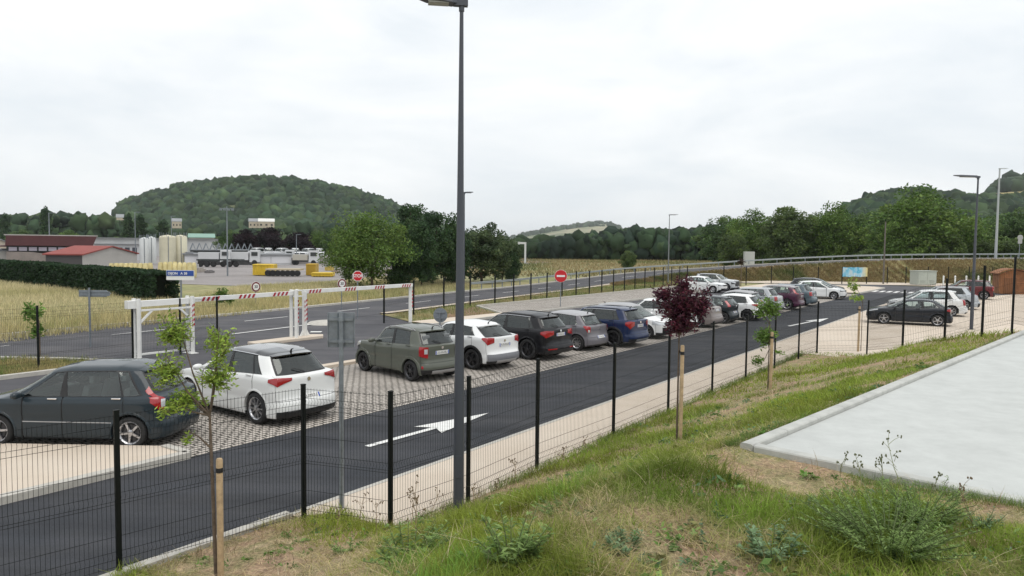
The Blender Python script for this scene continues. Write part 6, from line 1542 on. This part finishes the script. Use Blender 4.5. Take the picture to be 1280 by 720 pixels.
# longer tufts: along the fence foot, slab edge and kerb
parts = []
def tufts(pts, n_, spread, hh, col, ww=.006, lean=.7):
    P0 = []
    for (x, y) in pts:
        xx = x+rs_.normal(size=n_)*spread; yy = y+rs_.normal(size=n_)*spread; P0.append(np.stack((xx, yy, bank(xx, yy)), 1))
    P0 = np.concatenate(P0); k = len(P0); P0[:, 2] = np.maximum(P0[:, 2], 0)
    c = np.array(col)*(.55+.9*rs_.rand(k, 1))
    parts.append(blades(P0, hh*(.4+.7*rs_.rand(k)), np.full(k, ww), lean*(.3+rs_.rand(k)), c, rs_))
ft = [rs(r0+.1+22*t, sF-.12-.1*rs_.rand()) for t in rs_.rand(150)]
tufts(ft, 26, .07, .22, (.17, .24, .06), .007); tufts([rs(r0+22*t, sF-.1) for t in rs_.rand(90)], 6, .06, .20, (.40, .33, .17), .004, .5)
tufts([sp_(17*t*t, -.14-.05*rs_.rand()) for t in rs_.rand(90)], 16, .05, .14, (.15, .22, .055)); tufts([sp_(-.16, 4.5*t) for t in rs_.rand(140) if t > .3], 26, .07, .13, (.17, .25, .07), .004)
tufts([rs(-1+8*t, 8.7) for t in rs_.rand(70)], 14, .10, .16, (.26, .22, .11), .005)
tufts([(px_[0]-.3, px_[1]) for px_ in [T(640, 690), T(600, 715), T(560, 700), T(735, 610), T(760, 590)]], 260, .17, .26, (.20, .34, .06), .006, .6)
grass_obj('grass_tufts', parts, 'longer grass tufts along the fence foot and the slab edge')
# verges and fields beyond
parts = []
def in_poly(x, y, poly):
    c = np.zeros(len(x), bool); n_ = len(poly)
    for i in range(n_):
        x1, y1 = poly[i]; x2, y2 = poly[(i+1) % n_]
        t = ((y1 > y) != (y2 > y)) & (x < (x2-x1)*(y-y1)/(y2-y1+1e-12)+x1); c ^= t
    return c
def field(poly, n_, h0, h1, w, cols, mixs, z0=0., o=0, lean=.35):
    P_ = np.array(poly); x = P_[:, 0].min()+np.ptp(P_[:, 0])*rs_.rand(n_); y = P_[:, 1].min()+np.ptp(P_[:, 1])*rs_.rand(n_); k = in_poly(x, y, poly); x, y = x[k], y[k]
    k = len(x); g = np.clip((fbm(x, y, mixs, 50+o)-.38)*4+rs_.normal(size=k)*.15, 0, 1)[:, None]
    col = (np.array(cols[0])*g+np.array(cols[1])*(1-g))*(.65+.7*rs_.rand(k, 1))
    parts.append(blades(np.stack((x, y, np.full(k, z0)), 1), (h0+(h1-h0)*rs_.rand(k))*(.6+.8*fbm(x, y, mixs*.5, 60+o)), np.full(k, w)*(.6+.8*rs_.rand(k)), lean*(.4+rs_.rand(k)), col, rs_))
vg1 = [rs(-6, 24.95), rs(12.3, 24.95), rs(11.6, 27), rs(10.2, 28.9), (-17.6, 24.6), (-25.5, 10.2)]
field(vg1, 60000, .10, .30, .016, ((.15, .22, .06), (.38, .32, .15)), 1.6, .02)
vg2 = [rs(28.7, 26.6), rs(35.4, 26.0), rs(38.6, 30.3), rs(78, 30.5), rs(87, 29), (15.2, 87.5), (6.6, 72.5), (-.6, 56.6), (-7.0, 43)]
field(vg2, 90000, .08, .26, .022, ((.16, .21, .06), (.36, .29, .14)), 2.5, .02, 3)
grass_obj('verge_grass_blades', parts, 'rough green and dry grass on the verges between car park and avenue')
parts = []
fl = [(-24, 15), (-18.5, 36), (-12.6, 49), (-7.2, 62), (-3, 74), (-12, 92), (-26, 70), hp[2]+np.array((1.5, -1.)), hp[1]+np.array((.5, -2)), hp[0]+np.array((0, -2)), (-70, 25)]
fl = [tuple(map(float, p)) for p in fl]
field(fl, 200000, .18, .5, .03, ((.58, .51, .31), (.46, .42, .22)), 5, -.05, 5)
field([(-22, 20), (-20.5, 30), (-12.8, 48), (-7.0, 61), (-10, 64), (-17, 51), (-24.5, 32), (-27, 20)], 36000, .3, .75, .03, ((.30, .31, .12), (.52, .44, .23)), 3, -.05, 6)
grass_obj('field_grass', parts, 'tall dry golden grass in the field left of the avenue')
# grass on the embankment and beyond
parts = []
i1 = np.where((ROAD[:, 0] > 10) & (ROAD[:, 0] < 95))[0]
n_ = 90000; ii = rs_.choice(i1, n_); t = rs_.rand(n_); q = ROAD[ii]; o0_, o1_ = -.6, -.9-q[:, 2]*2.3; off = o0_+(o1_-o0_)*t; zq = (q[:, 2]+.085)*(1-t)+(-.05)*t
x = q[:, 0]+LN[ii, 0]*off+rs_.normal(size=n_)*.3*tg[ii, 0]; y = q[:, 1]+LN[ii, 1]*off+rs_.normal(size=n_)*.3*tg[ii, 1]
g = np.clip((fbm(x, y, 4, 70)-.45)*4+rs_.normal(size=n_)*.2-.5*np.clip((x-30)/30, 0, 1), 0, 1)[:, None]; col = (np.array((.10, .135, .04))*g+np.array((.27, .20, .095))*(1-g))*(.6+.7*rs_.rand(n_, 1))
parts.append(blades(np.stack((x, y, zq), 1), .15+.4*rs_.rand(n_)*fbm(x, y, 2, 71), np.full(n_, .05), .3+.5*rs_.rand(n_), col, rs_))
n_ = 60000; x = -20+220*rs_.rand(n_); y = 100+130*rs_.rand(n_); q = np.array([np.interp(x, ROAD[:, 0], ROAD[:, 1])]).ravel(); k = (y > q+RW+5); x, y = x[k], y[k]; n_ = len(x)
g = np.clip((fbm(x, y, 14, 80)-.42)*4+rs_.normal(size=n_)*.2, 0, 1)[:, None]; col = (np.array((.13, .15, .05))*g+np.array((.32, .25, .13))*(1-g))*(.6+.7*rs_.rand(n_, 1))
parts.append(blades(np.stack((x, y, np.full(n_, -.05)), 1), .3+.5*rs_.rand(n_), np.full(n_, .11), .3+.5*rs_.rand(n_), col, rs_))
grass_obj('embankment_grass', parts, 'brownish dry grass on the avenue embankment and the field beyond')

# ================================================================ young trees with stakes
def sapling(name, loc, h, trunk, crown, nleaf, lsize, cols, label, tr=.018, branches=8, seed=1, lean=(0, 0)):
    """crown = list of (dx, dy, z, rx, rz) lobes relative to the foot"""
    rs2 = np.random.RandomState(seed); s = empty(name, loc, 0, label, 'young tree'); b = MB()
    b.tube([(0, 0, -.1), (lean[0]*.5, lean[1]*.5, trunk*.5), (lean[0], lean[1], trunk)], [tr, tr*.85, tr*.6], 8)
    Vs, Cs = [], []
    tot = sum(c[3]**2*c[4] for c in crown)
    for c in crown:
        cc = np.array(c[:3]); b.tube([(lean[0], lean[1], min(trunk, max(trunk*.6, c[2]-c[4]*1.2))), (lean[0]*.5+cc[0]*.5, lean[1]*.5+cc[1]*.5, (min(trunk, c[2])+c[2])/2), cc+(0, 0, c[4]*.7)], [tr*.5, tr*.35, tr*.12], 6)
        n_ = int(nleaf*c[3]**2*c[4]/tot); nt_ = max(3, n_//14)
        for j in range(nt_):
            v = rs2.normal(size=3); v /= np.linalg.norm(v); v *= rs2.rand()**.4; q = cc+v*np.array((c[3], c[3], c[4])); m_ = cc+(q-cc)*.25-(0, 0, c[4]*.2)
            b.tube([m_, q], [tr*.16, tr*.07], 4, cap=False)
            t = rs2.rand(14)[:, None]; p = m_+(q-m_)*t+rs2.normal(size=(14, 3))*lsize*.8; col = np.array(cols[rs2.randint(len(cols))])*(.75+.5*rs2.rand()); V, Q, C2 = leaves(p, lsize, col, rs2, .3, aspect=.34); Vs.append(V); Cs.append(C2)
    b.build('trunk', M_['bark'], s, smooth=50)
    V = np.concatenate(Vs); link('crown', np_mesh('crown', V, quads=np.arange(len(V)).reshape(-1, 4), mat=LEAF, colors=np.concatenate(Cs)), s); return s
def stake(px, pytop, pyb, rad, label, tie=True, loc=None, hh=None):
    x, y, z = loc if loc else T(px, pyb); h = hh or (pyb-pytop)*y/F; b = MB(); b.tube([(0, 0, -.15), (0, 0, h-.02), (0, 0, h)], [rad, rad, rad*.8], 12)
    o = b.build('wooden_stake', M_['wood'], smooth=40, origin=(0, 0, 0)); o.location = (x, y, z); tag(o, label, 'stake', 'round wooden tree stakes')
    if tie: b = MB(); b.bar((.0, 0, h-.14), (-.02, .16, h-.12), .012, .05); b.tube([(0, 0, h-.165), (0, 0, h-.11)], rad*1.12, 12); b.build('tie', M_['black'], o)
    return (x, y, z, h)
gl_ = ((.27, .38, .06), (.33, .44, .08), (.20, .30, .05)); pl_ = ((.075, .018, .034), (.05, .013, .026), (.12, .028, .045)); gg = ((.17, .28, .06), (.12, .21, .045))
# near sapling
x, y, z = T(276, 722); stake(0, 0, 0, .038, 'thick pale wooden stake in the lower left, nearest to the camera', loc=(x, y, z-.02), hh=P(276, 571, y)[2]-z)
def lobe(px, py, D, wpx, hpx, x0, y0, z0, dy=0): a = P(px, py, D); return (a[0]-x0, a[1]-y0+dy, a[2]-z0, wpx/2*D/F, hpx/2*D/F)
fx_, fy_, fz_ = P(268, 700, y)[0], y+.05, z
Lb = [lobe(215, 415, y, 55, 60, fx_, fy_, fz_, .1), lobe(212, 460, y, 50, 55, fx_, fy_, fz_, -.1), lobe(268, 425, y, 50, 40, fx_, fy_, fz_, .15), lobe(272, 470, y, 55, 50, fx_, fy_, fz_), lobe(228, 500, y, 60, 36, fx_, fy_, fz_, .1), lobe(222, 508, y, 46, 20, fx_, fy_, fz_, -.1), lobe(236, 547, y, 24, 22, fx_, fy_, fz_, .0), lobe(278, 440, y, 30, 60, fx_, fy_, fz_, -.1)]
trk = P(260, 520, y); sapling('young_tree', (fx_, fy_, fz_), 3.0, trk[2]-fz_, [(c[0], c[1], c[2], c[3]*1.08, c[4]*1.05) for c in Lb], 4300, .028, gl_, 'leafy light green sapling beside the thick stake in the lower left', .026, seed=3, lean=(trk[0]-fx_, 0))
# purple tree with two stakes
x, y, z = T(846, 551); stake(848, 428, 551, .034, 'thick pinkish wooden stake of the purple-leaved tree', loc=(x+.06, y, z), hh=122*y/F)
yy = y+.12; fx_, fz_ = P(846, 545, yy)[0], z
Lb = [lobe(850, 380, yy, 56, 66, fx_, yy, fz_), lobe(832, 368, yy, 34, 30, fx_, yy, fz_, .1), lobe(872, 378, yy, 32, 50, fx_, yy, fz_, -.1), lobe(856, 356, yy, 26, 34, fx_, yy, fz_), lobe(850, 408, yy, 44, 26, fx_, yy, fz_), lobe(822, 372, yy, 14, 12, fx_, yy, fz_)]
sapling('young_tree', (fx_, yy, fz_), 3.0, P(850, 420, yy)[2]-fz_, [(c[0], c[1], c[2], c[3]*1.2, c[4]*1.1) for c in Lb], 6500, .036, pl_, 'young tree with a round dark purple crown in front of the car row', .02, seed=5)
# green one
x, y, z = T(963, 486); stake(963, 415, 486, .038, 'wooden stake of the green sapling right of the purple tree', loc=(x, y, z), hh=P(963, 415, y)[2]-z)
yy = y+.12; fx_ = P(960, 480, yy)[0]
Lb = [lobe(962, 383, yy, 38, 34, fx_, yy, z), lobe(950, 388, yy, 22, 26, fx_, yy, z), lobe(958, 420, yy, 34, 40, fx_, yy, z, .1), lobe(948, 452, yy, 20, 22, fx_, yy, z), lobe(974, 438, yy, 14, 12, fx_, yy, z)]
sapling('young_tree', (fx_, yy, z), 2.8, P(960, 405, yy)[2]-z, Lb, 1700, .05, gg, 'slim green sapling with a tuft on top beside its stake', .018, seed=8)
# far right one
x, y, z = T(1072.5, 441); stake(1073, 383, 441, .042, 'wooden stake of the sparse sapling near the fence corner', loc=(x, y, z), hh=P(1073, 383, y)[2]-z)
yy = y+.12; fx_ = P(1076, 438, yy)[0]
Lb = [lobe(1068, 358, yy, 18, 20, fx_, yy, z), lobe(1072, 372, yy, 22, 12, fx_, yy, z), lobe(1064, 352, yy, 12, 14, fx_, yy, z)]
sapling('young_tree', (fx_, yy, z), 2.6, P(1074, 372, yy)[2]-z, Lb, 420, .055, gl_, 'sparse yellow-green sapling by the fence corner', .016, seed=9)
# left verge sapling, far verge saplings
x, y = G(50, 449); Lb = [lobe(41, 391, y, 26, 30, x, y, 0), lobe(46, 412, y, 18, 22, x, y, 0)]
sapling('young_tree', (x, y, 0), 2.4, P(45, 400, y)[2], Lb, 520, .09, gg, 'small green sapling behind the fence on the left verge', .03, seed=10)
x, y = G(926, 357); Lb = [lobe(926, 327, y, 7, 7, x, y, 0)]; sapling('young_tree', (x, y, 0), 2.6, P(926, 330, y)[2], Lb, 160, .16, ((.06, .04, .03), (.07, .06, .03)), 'tiny brown-topped sapling with a pale trunk sleeve by the far fence', .05, seed=11)
x, y = G(258, 402); Lb = [lobe(250, 382, y, 28, 28, x, y, 0), lobe(262, 388, y, 18, 18, x, y, 0)]; sapling('roadside_shrub', (x-2, y+8, 0), 2.0, .8, [(c[0], c[1], c[2], c[3], c[4]) for c in Lb], 700, .12, g1, 'dark green shrub across the avenue behind the gate bar', .03, seed=12)

# ================================================================ weeds on the bank
def weed(px, py, wpx, hgt, nst, nl, ls, cols, label, seed, bushy=1., grp='weeds on the bank'):
    x, y, z = T(px, py); w = wpx/2*y/F; rs2 = np.random.RandomState(seed); b = MB(); Vs, Cs = [], []
    for i in range(nst):
        a = rs2.rand()*6.283; r_ = rs2.rand()**.5*w*.45; p0 = np.array((math.cos(a)*r_, math.sin(a)*r_, -.02)); out = np.array((math.cos(a), math.sin(a), 0))*w*(.2+.55*rs2.rand()); h_ = hgt*(.5+.6*rs2.rand())
        pts = [p0, p0+out*.3+(0, 0, h_*.5), p0+out+(0, 0, h_)]; b.tube(pts, [.005, .004, .002], 4, cap=False)
        for j in range(nl):
            t = .12+.88*rs2.rand(); q = pts[0]*(1-t)**2+2*pts[1]*t*(1-t)+pts[2]*t*t; a2 = rs2.rand()*6.283; dr = np.array((math.cos(a2), math.sin(a2), .35+.4*rs2.rand())); dr /= np.linalg.norm(dr); L_ = ls*(1.15-.6*t)*(.6+.6*rs2.rand()); sd_ = np.cross(dr, (0, 0, 1)); sd_ /= np.linalg.norm(sd_)+1e-9
            c = np.array(cols[rs2.randint(len(cols))])*(.7+.6*rs2.rand())
            Vs.append(np.array([q, q+dr*L_*.5+sd_*L_*.13*bushy, q+dr*L_-(0, 0, L_*.2), q+dr*L_*.5-sd_*L_*.13*bushy])); Cs.append(np.repeat(c[None], 4, 0))
    s = empty('weed_plant', (x, y, z), 0, label, 'weed', grp); b.lathe([(0, -.05), (w*.48, -.045), (w*.48, -.03), (0, -.02)], 10); b.build('stems', mat('stem_green', (.10, .13, .05), .8), s)
    V = np.concatenate(Vs); link('foliage', np_mesh('foliage', V, quads=np.arange(len(V)).reshape(-1, 4), mat=LEAF, colors=np.concatenate(Cs)), s)
wg = ((.20, .30, .09), (.25, .35, .12), (.16, .25, .07)); wb_ = ((.17, .27, .13), (.21, .31, .17))
weed(1110, 690, 200, .36, 110, 46, .065, wg, 'large feathery green weed clump below the slab, lower right', 1)
weed(1150, 650, 130, .30, 60, 40, .06, wg, 'feathery weed touching the slab edge above the large clump', 11)
weed(1190, 634, 20, .26, 5, 26, .05, wg, 'slim upright weed spike rising in front of the slab', 12)
weed(965, 700, 95, .24, 26, 26, .09, wb_, 'blue-green leafy thistle clump at the bottom right of centre', 2, 1.6)
weed(780, 690, 60, .16, 16, 24, .07, wb_, 'small blue-green leafy weed on the straw', 3, 1.5)
weed(640, 708, 90, .36, 22, 30, .10, wg, 'tall lush green weed at the bottom centre', 4, 1.2)
weed(510, 706, 120, .34, 26, 26, .11, wg, 'bright leafy weed clump before the nearest fence post', 5, 1.2)
weed(433, 690, 60, .16, 12, 20, .08, wg, 'low weed clump left of the nearest lamp', 6, 1.2)
weed(1000, 640, 70, .14, 16, 22, .06, wb_, 'low weed patch on the brown straw', 7)
weed(700, 640, 80, .15, 18, 24, .07, wg, 'low green weed patch beside the lamp foot slope', 8)
weed(560, 655, 40, .14, 10, 18, .06, wg, 'small weed at the foot of the nearest lamp', 9)
weed(1230, 660, 50, .16, 12, 22, .06, wb_, 'small weed at the slab edge on the far right', 10)
# small mixed ground plants, too many to count
Vs, Cs = [], []; rs3 = np.random.RandomState(77)
x, y, z = bank_pts(2600, 3.4, 17)
cl = fbm(x, y, .9, 90, 3) > .50; x, y, z = x[cl], y[cl], z[cl]
for i in range(len(x)):
    n_ = rs3.randint(8, 26); hh = .03+.11*rs3.rand()**1.5; rr_ = .04+.09*rs3.rand(); c = np.array(((.15, .27, .06), (.11, .20, .055), (.20, .30, .09), (.13, .23, .12), (.26, .25, .10))[rs3.randint(5)])*(.7+.5*rs3.rand())
    a = rs3.rand(n_)*6.283; ra = rr_*rs3.rand(n_)**.6; q = np.stack((x[i]+np.cos(a)*ra, y[i]+np.sin(a)*ra, z[i]+hh*rs3.rand(n_)*(1.1-ra/rr_*.6)), 1)
    V, Q, C2 = leaves(q, .016+.022*rs3.rand(), c, rs3, .35, aspect=.32+.3*rs3.rand()); Vs.append(V); Cs.append(C2)
V = np.concatenate(Vs); o = link('ground_weeds', np_mesh('ground_weeds', V, quads=np.arange(len(V)).reshape(-1, 4), mat=LEAF, colors=np.concatenate(Cs))); tag(o, 'small mixed leafy weeds scattered through the bank grass', 'weeds', kind='stuff')
# thin dead stems along the fence foot and on the bank, too many to count
parts = []
P0 = []
for k in range(150): a_, c_ = rs(r0-.2+9*rs3.rand()**1.3, sF-.08-1.1*rs3.rand()**2); P0.append((a_, c_, max(0, float(bank(a_, c_)))))
for k in range(60): a_, c_ = rs(-.5+7.5*rs3.rand(), 8.5-1.4*rs3.rand()**1.5); P0.append((a_, c_, max(0, float(bank(a_, c_)))))
x, y, z = bank_pts(240, 4, 12); P0 = np.concatenate((np.array(P0), np.stack((x, y, z), 1))); k = len(P0)
hh = .12+.38*rs_.rand(k)**1.5; hh[210:] *= .6
for j in range(3): parts.append(blades(P0+rs_.normal(size=(k, 3))*(.02, .02, 0), hh*(.6+.4*rs_.rand(k)), np.full(k, .0055), .15+.5*rs_.rand(k), np.array((.30, .23, .13))*(.4+.8*rs_.rand(k, 1)), rs_))
grass_obj('dead_stems', parts, 'thin dead brown stems standing along the fence foot and on the bank', 'dry stems')
def stalk(px, py, hgt, nb, col, label, seed, lean=.1):
    x, y, z = T(px, py); rs2 = np.random.RandomState(seed); b = MB(); top_ = np.array((rs2.normal()*lean, rs2.normal()*lean, hgt)); p = [np.zeros(3), top_*.5+rs2.normal(size=3)*.02, top_]
    b.tube(p, [.0045, .0035, .002], 5); heads = []
    for i in range(nb):
        t = .45+.5*rs2.rand(); q = top_*t; d = np.array((rs2.normal()*.5, rs2.normal()*.5, .8)); d /= np.linalg.norm(d); e = q+d*hgt*(.12+.2*rs2.rand()); b.tube([q, (q+e)/2+(0, 0, .01), e], [.0028, .0022, .0015], 4); heads.append(e)
    heads.append(top_); h = MB()
    b.cur = 1; h = b
    for e in heads:
        for j in range(3): c = e+rs2.normal(size=3)*.009; h.lathe([(0, -.010), (.008, -.003), (.007, .006), (0, .012)], 6, c=c)
    s = empty('dry_stalk', (x, y, z), 0, label, 'weed stalk', 'thin seed stalks on the bank'); m_ = mat('stalk_'+str(col[0]), col, .9); b.build('stem', [m_, mat('seed_'+str(col[0]), tuple(c*.55 for c in col), .9)], s)
gcol = (.24, .26, .14); dcol = (.26, .19, .11)
for i, (px, py, hg, nb, c_, lab) in enumerate(((1133, 598, .44, 7, gcol, 'tallest branching seed stalk in front of the slab'), (1103, 592, .30, 6, gcol, 'shorter branching stalk left of the tallest one before the slab'), (1078, 588, .24, 6, gcol, 'thin stalk with small heads at the left of the slab stalks'), (1162, 612, .26, 4, gcol, 'short stalk right of the tallest one before the slab'), (1050, 575, .20, 3, gcol, 'faint small stalk over the slab corner grass'), (1222, 640, .3, 3, dcol, 'thin bent stalk over the slab at the far right'),
      (512, 672, .62, 9, dcol, 'tall brown seed stalk just right of the nearest full fence post'), (470, 668, .40, 5, dcol, 'brown stalk left of the nearest full fence post'), (447, 660, .5, 5, dcol, 'leaning brown stalk beside the rectangular sign'), (537, 650, .42, 5, dcol, 'brown stalk left of the nearest lamp foot'), (596, 640, .35, 5, dcol, 'brown stalk right of the nearest lamp foot'), (645, 612, .5, 8, dcol, 'bushy brown stalk between two fence posts right of the lamp'), (618, 622, .3, 5, dcol, 'short brown stalk by the second post right of the lamp'),
      (702, 588, .42, 6, dcol, 'brown stalk right of the third front post'), (735, 572, .36, 6, dcol, 'double brown stalk near the middle of the front fence'), (520, 690, .5, 7, dcol, 'nearer brown stalk below the tall one at the fence post'), (418, 668, .3, 4, dcol, 'small brown stalk at the foot of the rectangular sign'))): stalk(px, py+(24 if px > 1000 else 0), hg+(.08 if px > 1000 else 0), nb, c_, lab, 30+i)
sc.render.film_transparent = False
